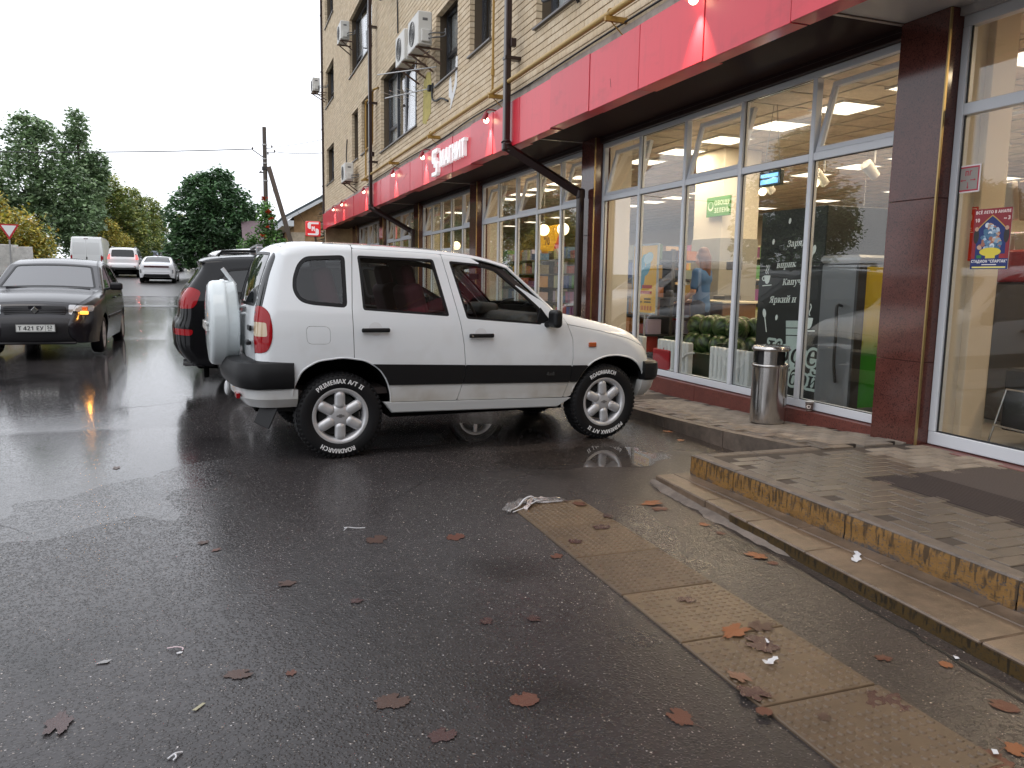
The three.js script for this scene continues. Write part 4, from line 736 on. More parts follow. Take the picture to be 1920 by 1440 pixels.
// things just inside the entrance
{
  const c = thing('entrance_column', 'cream column just inside the glazed entrance behind the fire signs', 'column', [0, 0, 0]);
  part('shaft', bx(5.5, 5.75, 0.2, 3.594, -4.86, -4.56, 0.006), std({ color: rgb(0.60, 0.50, 0.38), roughness: 0.8 }), c);
  const d = thing('inner_door_frame', 'brown timber doorway panel beside the cream entrance column', 'door frame', [0, 0, 0]);
  part('leaf', bx(5.9, 6.5, 0.2, 2.5, -5.25, -5.2), plastic(0.32, 0.24, 0.17, 0.5), d); part('frame', merge([bx(5.86, 5.895, 0.2, 2.56, -5.26, -5.18, 0.004), bx(6.505, 6.54, 0.2, 2.56, -5.26, -5.18, 0.004), bx(5.895, 6.505, 2.505, 2.56, -5.26, -5.18, 0.004)]), plastic(0.5, 0.43, 0.33), d);
  const ft = canvasTex(256, 512, (q) => { q.fillStyle = '#d2301a'; q.fillRect(0, 0, 256, 512); q.strokeStyle = q.fillStyle = '#f0d8c0'; q.lineWidth = 6; q.strokeRect(16, 16, 224, 224); q.lineWidth = 26; q.beginPath(); q.arc(128, 100, 55, 0, 7); q.stroke(); q.beginPath(); q.arc(128, 100, 16, 0, 7); q.fill(); q.fillRect(60, 196, 136, 10); q.fillRect(60, 216, 136, 10); q.fillRect(98, 330, 60, 160); q.beginPath(); q.arc(128, 330, 30, PI, 0); q.fill(); q.lineWidth = 12; q.beginPath(); q.moveTo(128, 300); q.lineTo(90, 290); q.lineTo(84, 320); q.stroke(); });
  const f = thing('fire_sign', 'red fire safety sign with a hose reel and an extinguisher on the cream column', 'sign', [5.495, 1.86, -4.66]);
  const g = new THREE.PlaneGeometry(0.18, 0.41); g.rotateY(-PI / 2); g.translate(-0.004, 0, 0); part('print', g, std({ map: ft, roughness: 0.5 }), f); part('backing', bx(-0.003, 0.004, -0.206, 0.206, -0.092, 0.092), plastic(0.4, 0.05, 0.03), f);
  const pt = canvasTex(256, 256, (q) => { q.fillStyle = '#e8dcdc'; q.fillRect(0, 0, 256, 256); q.strokeStyle = q.fillStyle = '#b3243c'; q.lineWidth = 14; q.strokeRect(20, 20, 216, 216); q.fillStyle = '#9a938c'; q.fillRect(27, 27, 202, 202); q.fillStyle = '#b3243c'; q.font = 'bold 64px sans-serif'; q.textAlign = 'center'; q.fillText('ПГ', 128, 98); q.lineWidth = 7; q.beginPath(); q.moveTo(50, 140); q.lineTo(106, 140); q.moveTo(150, 140); q.lineTo(206, 140); q.moveTo(128, 160); q.lineTo(128, 216); q.stroke(); for (const [x, y, a] of [[50, 140, PI], [206, 140, 0], [128, 216, PI / 2]]) { q.save(); q.translate(x, y); q.rotate(a); q.beginPath(); q.moveTo(8, 0); q.lineTo(-16, -11); q.lineTo(-16, 11); q.fill(); q.restore(); } });
  const p = thing('hydrant_sign', 'square white and red hydrant sign reading ПГ on the entrance glass', 'sign', [XG + 0.024, 2.25, -4.48]);
  const g2 = new THREE.PlaneGeometry(0.2, 0.2); g2.rotateY(-PI / 2); g2.translate(-0.003, 0, 0); part('print', g2, std({ map: pt, roughness: 0.4 }), p); part('backing', bx(-0.002, 0.002, -0.1, 0.1, -0.1, 0.1), plastic(0.6, 0.6, 0.6), p);
  const ct = canvasTex(384, 560, (q, W, H) => {
    q.fillStyle = '#8f1f2a'; q.fillRect(0, 0, W, H); q.fillStyle = '#152a6b'; q.beginPath(); q.moveTo(40, 480); q.lineTo(40, 190); q.quadraticCurveTo(110, 120, 190, 66); q.quadraticCurveTo(270, 120, 345, 190); q.lineTo(345, 480); q.fill(); q.strokeStyle = '#c7a04a'; q.lineWidth = 9; q.beginPath(); q.moveTo(30, 205); q.quadraticCurveTo(110, 120, 190, 64); q.quadraticCurveTo(270, 120, 355, 205); q.stroke();
    q.fillStyle = '#f2e6df'; q.font = 'bold 40px sans-serif'; q.textAlign = 'center'; q.fillText('ВСЁ ЛЕТО В АНАПЕ', W / 2, 46, 360); q.font = 'bold 46px sans-serif'; q.textAlign = 'left'; q.fillText('10', 12, 120); q.textAlign = 'right'; q.font = 'bold 24px sans-serif'; q.fillText('по', W - 50, 105); q.font = 'bold 46px sans-serif'; q.fillText('3', W - 14, 110);
    const rr = RNG(4), blobs = ['#8fa9bf', '#b9c8d6', '#5c7f9e', '#d7dfe4', '#47718f', '#c9a58a', '#a76a56']; for (let i = 0; i < 70; i++) { q.fillStyle = blobs[Math.floor(rr() * 7)]; q.beginPath(); q.ellipse(190 + (rr() - 0.5) * 210 * (0.5 + i / 110), 150 + i * 3.2, 14 + 10 * rr(), 16 + 12 * rr(), rr() * 3, 0, 7); q.fill(); }
    for (const x of [38, 346]) { q.fillStyle = '#2a2320'; q.beginPath(); q.ellipse(x, 250, 28, 70, 0, 0, 7); q.fill(); q.fillStyle = '#c59a80'; q.beginPath(); q.arc(x, 185, 20, 0, 7); q.fill(); }
    q.fillStyle = '#e3cd45'; q.beginPath(); q.ellipse(195, 400, 110, 40, 0, 0, 7); q.fill(); q.fillStyle = '#9a2430'; q.fillRect(290, 420, 60, 40); q.fillStyle = '#2c7a3a'; q.fillRect(60, 430, 50, 28); q.fillStyle = '#e3cd45'; q.fillRect(150, 400, 100, 60);
    q.fillStyle = '#16296a'; q.fillRect(0, 462, W, 98); q.fillStyle = '#f4efe6'; q.textAlign = 'center'; q.font = 'bold 38px sans-serif'; q.fillText('СТАДИОН "СПАРТАК"', W / 2, 500, 372); q.fillRect(120, 514, 150, 8); q.fillStyle = '#f0e27a'; q.fillRect(20, 536, W - 40, 14);
  });
  const cp = thing('circus_poster', 'blue and red circus poster headed ВСЁ ЛЕТО В АНАПЕ on the entrance glass', 'poster', [XG + 0.022, 1.80, -4.245]);
  const g3 = new THREE.PlaneGeometry(0.30, 0.435); g3.rotateY(-PI / 2); g3.translate(-0.003, 0, 0); part('print', g3, std({ map: ct, roughness: 0.4 }), cp); part('backing', bx(-0.002, 0.002, -0.2175, 0.2175, -0.15, 0.15), plastic(0.6, 0.6, 0.6), cp);
  const rk = thing('bag_rack', 'rack of coloured paper bags and packets inside the entrance', 'rack', [7.0, 0.2, -5.6]), rr = RNG(15);
  part('rack_frame', merge([rod([0, 0, -0.5], [0, 2.3, -0.5], 0.015), rod([0, 0, 0.5], [0, 2.3, 0.5], 0.015), rod([0, 2.25, -0.5], [0, 2.25, 0.5], 0.012), rod([0, 1.75, -0.5], [0, 1.75, 0.5], 0.012), rod([0, 1.3, -0.5], [0, 1.3, 0.5], 0.012)]), plastic(0.3, 0.3, 0.3), rk);
  const cols = [[0.5, 0.42, 0.32], [0.4, 0.28, 0.2], [0.45, 0.1, 0.08], [0.6, 0.35, 0.05], [0.55, 0.5, 0.45]];
  for (let j = 0; j < 3; j++) for (let i = 0; i < 4; i++) { const b = part('paper_bag', (() => { const g = new RoundedBoxGeometry(0.07, 0.36, 0.22, 2, 0.02); return g; })(), plastic(...cols[Math.floor(rr() * 5)], 0.6), rk); b.position.set(-0.06, 2.05 - j * 0.48, -0.37 + i * 0.245); b.rotation.set((rr() - 0.5) * 0.2, (rr() - 0.5) * 0.4, 0.1); }
  const rc = thing('red_counter', 'red and grey checkout counter inside the entrance', 'counter', [7.2, 0.2, -4.9]);
  part('counter_body', bx(-0.35, 0.35, 0, 1.3, -0.6, 1.4, 0.02), plastic(0.12, 0.10, 0.09), rc); part('counter_band', bx(-0.38, 0.38, 1.305, 1.6, -0.65, 1.45, 0.02), plastic(0.30, 0.02, 0.03), rc);
  const dk = thing('dark_trolley', 'dark trolley with thin metal rails low behind the entrance glass', 'trolley', [6.1, 0.2, -4.1]);
  part('trolley_body', bx(-0.25, 0.4, 0.12, 0.62, -0.4, 0.9, 0.02), plastic(0.012, 0.012, 0.013, 0.5), dk); part('rail', merge([rod([-0.32, 0.02, -0.42], [-0.25, 0.45, -0.36], 0.009), rod([-0.32, 0.16, -0.4], [-0.32, 0.12, 0.9], 0.009), rod([-0.25, 0.45, -0.36], [-0.25, 0.44, 0.9], 0.009)]), std({ color: rgb(0.5, 0.5, 0.5), metalness: 0.9, roughness: 0.25 }), dk);
}
// the shopper: one continuous body from a smooth field of tapered bones
function smin(a, b, k) { const h = clamp(0.5 + 0.5 * (b - a) / k, 0, 1); return lerp(b, a, h) - k * h * (1 - h); }
function body(bones, lo, size, res, k = 0.03) {
  const mc = new MarchingCubes(res, new THREE.MeshBasicMaterial(), false, false, 60000), h = size / 2;
  mc.isolation = 0;
  const B = bones.map(([a, b, ra, rb]) => ({ a: vec(...a), d: vec(...b).sub(vec(...a)), ra, rb, l: vec(...b).distanceToSquared(vec(...a)) || 1e-9 })), p = vec(0, 0, 0), q = vec(0, 0, 0);
  for (let z = 0; z < res; z++) for (let y = 0; y < res; y++) for (let x = 0; x < res; x++) {
    p.set(lo[0] + size * x / res, lo[1] + size * y / res, lo[2] + size * z / res);
    let d = 1e3;
    for (const b of B) { q.copy(p).sub(b.a); const t = clamp(q.dot(b.d) / b.l, 0, 1); q.addScaledVector(b.d, -t); d = smin(d, q.length() - lerp(b.ra, b.rb, t), k); }
    mc.field[x + y * res + z * res * res] = -d;
  }
  mc.update();
  const n = mc.count, pos = mc.positionArray.slice(0, n * 3), nor = mc.normalArray.slice(0, n * 3);
  for (let i = 0; i < n * 3; i++) pos[i] = lo[i % 3] + h * (pos[i] + 1);
  const g = new THREE.BufferGeometry(); g.setAttribute('position', new THREE.BufferAttribute(pos, 3)); g.setAttribute('normal', new THREE.BufferAttribute(nor, 3)); return g;
}
{
  const P = thing('person', 'woman with auburn hair in a blue short-sleeved top standing at the counter inside the shop', 'person', [6.75, 0.2, -10.15], PI + 0.5);
  const skin = std({ color: rgb(0.45, 0.25, 0.17), roughness: 0.6 }), top = std({ color: rgb(0.05, 0.13, 0.30), roughness: 0.8 }), hairM = std({ color: rgb(0.13, 0.05, 0.025), roughness: 0.5 }), cloth = std({ color: rgb(0.03, 0.035, 0.06), roughness: 0.85 });
  const arm = (s) => [[[s * 0.17, 1.40, 0], [s * 0.20, 1.12, 0.03], 0.048, 0.038], [[s * 0.20, 1.12, 0.03], [s * 0.15, 0.98, 0.22], 0.038, 0.028], [[s * 0.15, 0.98, 0.22], [s * 0.13, 0.97, 0.30], 0.030, 0.026], ...[-0.024, -0.008, 0.008, 0.024].map((o, i) => [[s * 0.13 + o, 0.97, 0.30], [s * 0.125 + o * 1.1, 0.945, 0.365 + (i % 3) * 0.008], 0.0095, 0.008]), [[s * 0.11, 0.975, 0.27], [s * 0.085, 0.955, 0.32], 0.011, 0.009]];
  const bones = [[[0, 0.95, 0], [0, 1.15, 0], 0.125, 0.105], [[-0.06, 1.32, 0], [0.06, 1.32, 0], 0.115, 0.115], [[0, 1.15, 0], [0, 1.36, 0], 0.10, 0.10], [[-0.15, 1.405, 0], [0.15, 1.405, 0], 0.055, 0.055], [[0, 1.42, 0], [0, 1.53, 0.015], 0.05, 0.048], [[0, 1.60, 0.02], [0, 1.66, 0.015], 0.078, 0.088], [[0, 1.555, 0.06], [0, 1.58, 0.05], 0.045, 0.05], [[0, 1.60, 0.105], [0, 1.585, 0.115], 0.012, 0.015], ...arm(1), ...arm(-1)];
  for (const s of [-1, 1]) bones.push([[s * 0.085, 0.90, 0], [s * 0.09, 0.50, 0.01], 0.10, 0.062], [[s * 0.09, 0.5, 0.01], [s * 0.09, 0.09, -0.01], 0.058, 0.04], [[s * 0.09, 0.045, -0.02], [s * 0.095, 0.035, 0.13], 0.042, 0.032]);
  part('body', body(bones, [-0.9, -0.03, -0.9], 1.8, 120, 0.02), skin, P);
  part('blue_top', body([[[0, 0.90, 0], [0, 1.15, 0], 0.140, 0.118], [[-0.06, 1.32, 0], [0.06, 1.32, 0], 0.126, 0.126], [[0, 1.15, 0], [0, 1.36, 0], 0.112, 0.112], [[-0.15, 1.405, 0], [0.15, 1.405, 0], 0.066, 0.066], [[0.17, 1.40, 0], [0.195, 1.2, 0.02], 0.062, 0.056], [[-0.17, 1.40, 0], [-0.195, 1.2, 0.02], 0.062, 0.056]], [-0.4, 0.7, -0.4], 0.8, 60, 0.04), top, P);
  part('trousers', body([[[0, 0.93, 0], [0, 0.88, 0], 0.135, 0.13], ...[-1, 1].flatMap((s) => [[[s * 0.085, 0.90, 0], [s * 0.09, 0.50, 0.01], 0.112, 0.075], [[s * 0.09, 0.5, 0.01], [s * 0.09, 0.10, -0.01], 0.07, 0.058]])], [-0.55, 0.02, -0.55], 1.1, 60, 0.02), cloth, P);
  part('hair', body([[[0, 1.66, -0.005], [0, 1.70, -0.01], 0.098, 0.085], [[-0.06, 1.62, -0.02], [-0.075, 1.42, -0.04], 0.05, 0.03], [[0.06, 1.62, -0.02], [0.075, 1.42, -0.04], 0.05, 0.03], [[0, 1.62, -0.06], [0, 1.38, -0.09], 0.07, 0.045]], [-0.3, 1.25, -0.3], 0.6, 60, 0.04), hairM, P);
  const eye = std({ color: rgb(0.02, 0.015, 0.012), roughness: 0.2 }); for (const s of [-1, 1]) { const e = new THREE.SphereGeometry(0.011, 10, 8); e.translate(s * 0.032, 1.635, 0.094); part('eye', e, eye, P); }
  const m = new THREE.SphereGeometry(0.02, 12, 8); m.scale(1.1, 0.3, 0.4); m.translate(0, 1.562, 0.105); part('mouth', m, std({ color: rgb(0.35, 0.1, 0.08), roughness: 0.5 }), P);
}
// ---------------------------------------------------------------- car bodies
function mirrorZ(g) {
  const m = g.clone(), p = m.attributes.position, n = m.attributes.normal; for (let i = 0; i < p.count; i++) { p.setZ(i, -p.getZ(i)); n.setZ(i, -n.getZ(i)); }
  if (m.index) { const a = m.index.array; for (let i = 0; i < a.length; i += 3) { const t = a[i]; a[i] = a[i + 1]; a[i + 1] = t; } } else for (let i = 0; i < p.count; i += 3) for (const at of Object.values(m.attributes)) for (let c = 0; c < at.itemSize; c++) { const t = at.array[i * at.itemSize + c]; at.array[i * at.itemSize + c] = at.array[(i + 1) * at.itemSize + c]; at.array[(i + 1) * at.itemSize + c] = t; }
  return m;
}
function roundPoly(pts, r, n = 5) {
  const out = [], N = pts.length;
  for (let i = 0; i < N; i++) {
    const p = pts[i], a = pts[(i + N - 1) % N], b = pts[(i + 1) % N], la = Math.hypot(a[0] - p[0], a[1] - p[1]), lb = Math.hypot(b[0] - p[0], b[1] - p[1]), q = Math.min(p[2] ?? r, la * 0.48, lb * 0.48);
    const A = [p[0] + (a[0] - p[0]) * q / la, p[1] + (a[1] - p[1]) * q / la], B = [p[0] + (b[0] - p[0]) * q / lb, p[1] + (b[1] - p[1]) * q / lb];
    for (let k = 0; k <= n; k++) { const t = k / n; out.push([(1 - t) ** 2 * A[0] + 2 * t * (1 - t) * p[0] + t * t * B[0], (1 - t) ** 2 * A[1] + 2 * t * (1 - t) * p[1] + t * t * B[1]]); }
  }
  return out;
}
function polySdf(pts) {
  const N = pts.length;
  return (x, y) => {
    let d = 1e9, s = 1;
    for (let i = 0, j = N - 1; i < N; j = i++) {
      const ex = pts[j][0] - pts[i][0], ey = pts[j][1] - pts[i][1], wx = x - pts[i][0], wy = y - pts[i][1], t = clamp((wx * ex + wy * ey) / (ex * ex + ey * ey || 1e-12), 0, 1), bx_ = wx - ex * t, by = wy - ey * t;
      d = Math.min(d, bx_ * bx_ + by * by);
      const c1 = y >= pts[i][1], c2 = y < pts[j][1], c3 = ex * wy > ey * wx; if ((c1 && c2 && c3) || (!c1 && !c2 && !c3)) s = -s;
    }
    return s * Math.sqrt(d);
  };
}
const inter = (pts) => { const q = [...pts].sort((a, b) => a[0] - b[0]); return (x) => { if (x <= q[0][0]) return q[0][1]; for (let i = 1; i < q.length; i++) if (x <= q[i][0]) { const t = (x - q[i - 1][0]) / (q[i][0] - q[i - 1][0]); return lerp(q[i - 1][1], q[i][1], t); } return q[q.length - 1][1]; }; };
const smoothInter = (pts) => { const f = inter(pts), w = 0.09; return (x) => (f(x - w) + 2 * f(x - w / 2) + 2 * f(x) + 2 * f(x + w / 2) + f(x + w)) / 8; };
class CarBody {
  constructor(s) {
    this.s = s; const P = []; let run = [];
    const flush = () => { if (run.length > 2) { const c = new THREE.CatmullRomCurve3(run.map((p) => vec(p[0], p[1], p[2])), false, 'centripetal'); c.getPoints((run.length - 1) * 6).forEach((p) => P.push([p.x, p.y, p.z])); } else run.forEach((p) => P.push(p)); };
    for (const p of s.prof) { run.push(p); if (p[3]) { flush(); P.pop(); run = [p]; } } flush();
    this.P = P; this.S = [0]; for (let i = 1; i < P.length; i++) this.S.push(this.S[i - 1] + Math.hypot(P[i][0] - P[i - 1][0], P[i][1] - P[i - 1][1]));
    this.L = this.S[P.length - 1]; this.W = smoothInter(s.plan); this.I = smoothInter(s.inset); this.crown = s.crown ?? 0.03; this.bot = s.bottom ? inter(s.bottom) : () => -1;
  }
  near(x, y) {
    const P = this.P; let best = 1e9, r = 0.05, sg = 1;
    for (let i = 0; i + 1 < P.length; i++) { const a = P[i], b = P[i + 1], ex = b[0] - a[0], ey = b[1] - a[1], wx = x - a[0], wy = y - a[1], t = clamp((wx * ex + wy * ey) / (ex * ex + ey * ey || 1e-12), 0, 1), dx = wx - ex * t, dy = wy - ey * t, d = dx * dx + dy * dy; if (d < best - 1e-12) { best = d; r = a[2] + (b[2] - a[2]) * t; sg = ex * wy - ey * wx <= 0 ? 1 : -1; } }
    return [sg * Math.sqrt(best), r];
  }
  z(x, y) { const [d, r] = this.near(x, y), w = this.W(x) - this.I(y); if (d >= r) return w; const q = r - Math.max(d, 0); return w - r + Math.sqrt(Math.max(0, r * r - q * q)); }
  at(s) { const S = this.S, P = this.P; let i = 0; s = clamp(s, 0, this.L); while (i + 2 < S.length && S[i + 1] < s) i++; const t = (s - S[i]) / (S[i + 1] - S[i] || 1), a = P[i], b = P[i + 1], l = S[i + 1] - S[i] || 1; return { x: lerp(a[0], b[0], t), y: lerp(a[1], b[1], t), r: lerp(a[2], b[2], t), nx: -(b[1] - a[1]) / l, ny: (b[0] - a[0]) / l }; }
  nrm(s) { const e = 0.04, a = this.at(s - e), b = this.at(s + e), x = -(b.y - a.y), y = b.x - a.x, l = Math.hypot(x, y) || 1; return [x / l, y / l]; }
  ws(s) { const p = this.at(s); return Math.max(0.02, this.W(p.x) - this.I(p.y) - p.r); }
  sAt(x, y) { let b = 1e9, q = 0; for (let s = 0; s <= this.L; s += 0.004) { const p = this.at(s), d = (p.x - x) ** 2 + (p.y - y) ** 2; if (d < b) { b = d; q = s; } } return q; }
  sRear(y) { for (let s = 0; s < this.L; s += 0.003) if (this.at(s).y >= y) return s; return 0; }
  sFront(y) { for (let s = this.L; s > 0; s -= 0.003) if (this.at(s).y >= y) return s; return this.L; }
  side(f, box, { off = 0, step = this.s.step, thick } = {}) { return gridPanel({ f, box, step, thick, P: (x, y, o) => o.set(x, y, this.z(x, y) + off) }); }
  skin(x, y) { const [d] = this.near(x, y); return Math.max(-d, this.bot(x) - y); }
  strip(f, box, { off = 0, step = this.s.step, thick } = {}) { return gridPanel({ f, box, step, thick, flip: true, P: (s, z, o) => { const p = this.at(s), [nx, ny] = this.nrm(s), t = clamp(z / this.ws(s), -1, 1), c = this.crown * (1 - t * t) + off; return o.set(p.x + nx * c, p.y + ny * c, z); } }); }
  stripPoly(pts, o = {}) { const q = polySdf(pts), xs = pts.map((p) => p[0]), zs = pts.map((p) => p[1]); return this.strip((s, z) => Math.max(q(s, z), Math.abs(z) - this.ws(s) - 0.003), [Math.min(...xs) - 0.01, Math.max(...xs) + 0.01, Math.min(...zs) - 0.01, Math.max(...zs) + 0.01], o); }
  sidePoly(pts, o = {}) { const q = polySdf(pts), xs = pts.map((p) => p[0]), ys = pts.map((p) => p[1]); return this.side((x, y) => Math.max(q(x, y), -this.near(x, y)[0] + 0.0005, ...(o.cut ? o.cut.map((c) => -c(x, y)) : [])), [Math.min(...xs) - 0.01, Math.max(...xs) + 0.01, Math.min(...ys) - 0.01, Math.max(...ys) + 0.01], o); }
}
function ellipsePoly(cx, cy, rx, ry, n = 40) { return Array.from({ length: n }, (_, i) => [cx + rx * Math.cos(i / n * 2 * PI), cy + ry * Math.sin(i / n * 2 * PI)]); }
function sweepPlan(path, section, smooth = true) {         // section [out, y] carried along a plan path [x, z]
  const c = new THREE.CatmullRomCurve3(path.map((p) => vec(p[0], 0, p[1])), false, 'centripetal'), pts = smooth ? c.getPoints(path.length * 7) : path.map((p) => vec(p[0], 0, p[1])), pos = [], idx = [], m = section.length;
  pts.forEach((p, i) => { const a = pts[Math.max(0, i - 1)], b = pts[Math.min(pts.length - 1, i + 1)], tx = b.x - a.x, tz = b.z - a.z, l = Math.hypot(tx, tz), nx = tz / l, nz = -tx / l; section.forEach(([o, y]) => pos.push(p.x + nx * o, y, p.z + nz * o)); });
  for (let i = 0; i + 1 < pts.length; i++) for (let k = 0; k < m; k++) { const k2 = (k + 1) % m, a = i * m + k, b = i * m + k2, d = (i + 1) * m + k, e = (i + 1) * m + k2; idx.push(a, d, b, b, d, e); }
  for (const i of [0, pts.length - 1]) for (let k = 1; k + 1 < m; k++) i ? idx.push(i * m, i * m + k, i * m + k + 1) : idx.push(0, k + 1, k);
  const g = new THREE.BufferGeometry(); g.setAttribute('position', new THREE.Float32BufferAttribute(pos, 3)); g.setIndex(idx); return toCreasedNormals(g, 0.5);
}
// ---------------------------------------------------------------- wheels
const tyreMat = phy({ color: rgb(0.010, 0.010, 0.011), roughness: 0.55, specularIntensity: 0.5, bumpMap: grain, bumpScale: 0.0004 }), alloy = std({ color: rgb(0.60, 0.60, 0.61), roughness: 0.36, metalness: 0.45 }), blackPlastic = phy({ color: rgb(0.011, 0.011, 0.012), roughness: 0.42, specularIntensity: 0.6 }), brakeMat = std({ color: rgb(0.02, 0.019, 0.018), roughness: 0.7, metalness: 0.3 }), steel = std({ color: rgb(0.42, 0.42, 0.43), roughness: 0.25, metalness: 0.9 });
const lathe = (pts, n = 48) => { const g = new THREE.LatheGeometry(pts.map((p) => new THREE.Vector2(p[0], p[1])), n); g.rotateX(PI / 2); return g; };   // radius, z
function tyreGeo(R, w, rim, n = 56, tread = 0) {
  const h = w / 2, gs = [lathe([[rim - 0.01, -h * 0.72], [rim + 0.012, -h * 0.86], [lerp(rim, R, 0.35), -h], [lerp(rim, R, 0.7), -h * 0.985], [R - 0.022, -h * 0.86], [R - 0.006, -h * 0.70], [R, -h * 0.45], [R, h * 0.45], [R - 0.006, h * 0.70], [R - 0.022, h * 0.86], [lerp(rim, R, 0.7), h * 0.985], [lerp(rim, R, 0.35), h], [rim + 0.012, h * 0.86], [rim - 0.01, h * 0.72]], n)];
  for (let i = 0; i < tread; i++) for (const s of [-1, 1]) { const b = chamferBox(0.010, R * 2 * PI / tread * 0.66, h * 0.52, 0.003); b.translate(R - 0.002, 0, s * h * 0.44); b.rotateZ(i / tread * 2 * PI + (s > 0 ? PI / tread : 0)); gs.push(b); const c = chamferBox(0.022, R * 2 * PI / tread * 0.5, 0.014, 0.003); c.translate(R - 0.018, 0, s * h * 0.82); c.rotateZ(i / tread * 2 * PI + (s > 0 ? PI / tread : 0)); gs.push(c); }
  return merge(gs);
}
function ringText(s, radius, size, start, z) {
  const gs = []; let a = start; const adv = (ch) => (ch === ' ' ? 0.5 : 'I/'.includes(ch) ? 0.5 : ch === 'M' ? 1.05 : 0.86) * size / radius;
  const total = [...s].reduce((t, c) => t + adv(c), 0); a = start + total / 2;
  for (const ch of s) { const w = adv(ch); a -= w / 2; if (ch !== ' ') { const g = new TextGeometry(ch, { font, size, depth: 0.0015, curveSegments: 3, bevelEnabled: false }); g.computeBoundingBox(); g.translate(-(g.boundingBox.max.x + g.boundingBox.min.x) / 2, radius - size / 2, z); g.rotateZ(a - PI / 2); gs.push(g); } a -= w / 2; }
  return merge(gs);
}
function makeWheel(parent, p, left, { R, w, rim, spokes = 5, texts, tread = 0, rimMat = alloy, turn = 0, steer = 0 }) {
  const W = new THREE.Group(); W.name = 'wheel'; W.position.set(...p); W.rotation.set(0, (left ? PI : 0) + steer, 0); parent.add(W);
  part('tyre', tyreGeo(R, w, rim, 56, tread), tyreMat, W);
  const h = w / 2, gs = [lathe([[rim - 0.005, -h * 0.7], [rim - 0.03, -h * 0.2], [rim - 0.03, h * 0.45], [rim - 0.022, h * 0.72], [rim - 0.008, h * 0.84], [rim + 0.012, h * 0.88], [rim + 0.014, h * 0.80], [rim, h * 0.7]], 56)];
  if (spokes === 6) {
    for (let i = 0; i < 6; i++) { const a = i / 6 * 2 * PI + PI / 2 + turn, g = new THREE.CapsuleGeometry(0.044, rim * 0.30, 8, 18); g.scale(1, 1, 0.7); g.translate(0, rim * 0.60, h * 0.58); g.rotateZ(a - PI / 2); gs.push(g); const k = new THREE.CapsuleGeometry(0.032, rim * 0.3, 6, 14); k.translate(0, rim * 0.74, h * 0.46); k.rotateZ(a - PI / 2); gs.push(k); }
    gs.push(lathe([[0.0, h * 0.80], [0.04, h * 0.80], [0.07, h * 0.74], [0.095, h * 0.60], [0.10, h * 0.3]], 40));
  } else {
    for (let i = 0; i < spokes; i++) { const a = i / spokes * 2 * PI + turn, g = chamferBox(0.05, rim * 0.8, 0.025, 0.006); g.translate(0, rim * 0.55, h * 0.6); g.rotateZ(a); gs.push(g); }
    gs.push(lathe([[0, h * 0.72], [0.05, h * 0.70], [0.065, h * 0.5]], 24));
  }
  part('rim', merge(gs), rimMat, W);
  part('brake_disc', merge([lathe([[0.0, h * 0.25], [rim - 0.05, h * 0.22], [rim - 0.04, -h * 0.5]], 32), lathe([[rim * 0.32, h * 0.32], [rim * 0.62, h * 0.30], [rim * 0.62, h * 0.2]], 32)]), brakeMat, W);
  if (texts) { const white = std({ color: rgb(0.8, 0.8, 0.8), roughness: 0.6 }); part('tyre_lettering', merge(texts.map(([s, a]) => ringText(s, lerp(rim, R, 0.52), 0.036, a, h * 0.992))), white, W); }
  if (spokes === 6) { const e = extrude([[-0.034, -0.006], [-0.012, -0.006], [-0.012, -0.014], [0.012, -0.014], [0.012, -0.006], [0.034, -0.006], [0.028, 0.006], [0.012, 0.006], [0.012, 0.014], [-0.012, 0.014], [-0.012, 0.006], [-0.028, 0.006]], 0.003); e.translate(0, 0, h * 0.80); part('emblem', e, std({ color: rgb(0.35, 0.35, 0.36), roughness: 0.3, metalness: 0.8 }), W); }
  return W;
}
function plateGeo(parent, text, p, turn, w = 0.52) {
  const t = canvasTex(512, 112, (q) => { if (!text[0]) { q.fillStyle = '#d9dad6'; q.fillRect(0, 0, 512, 112); return; } q.fillStyle = '#d9dad6'; q.fillRect(0, 0, 512, 112); q.strokeStyle = '#222'; q.lineWidth = 4; q.strokeRect(5, 5, 502, 102); q.fillStyle = '#15171a'; q.font = 'bold 86px sans-serif'; q.textAlign = 'center'; q.fillText(text[0], 195, 88, 360); q.font = 'bold 64px sans-serif'; q.fillText(text[1], 440, 64, 110); q.font = 'bold 26px sans-serif'; q.fillText('RUS', 440, 96); q.beginPath(); q.moveTo(385, 6); q.lineTo(385, 106); q.stroke(); });
  const g = new THREE.Group(); g.name = 'number_plate'; g.position.set(...p); g.rotation.y = turn; parent.add(g);
  part('plate_frame', bx(-0.012, 0.004, -0.064, 0.064, -w / 2 - 0.008, w / 2 + 0.008, 0.003), blackPlastic, g);
  const f = new THREE.PlaneGeometry(w, 0.112); f.rotateY(PI / 2); f.translate(0.0065, 0, 0); part('plate_print', f, std({ map: t, roughness: 0.4 }), g);
}
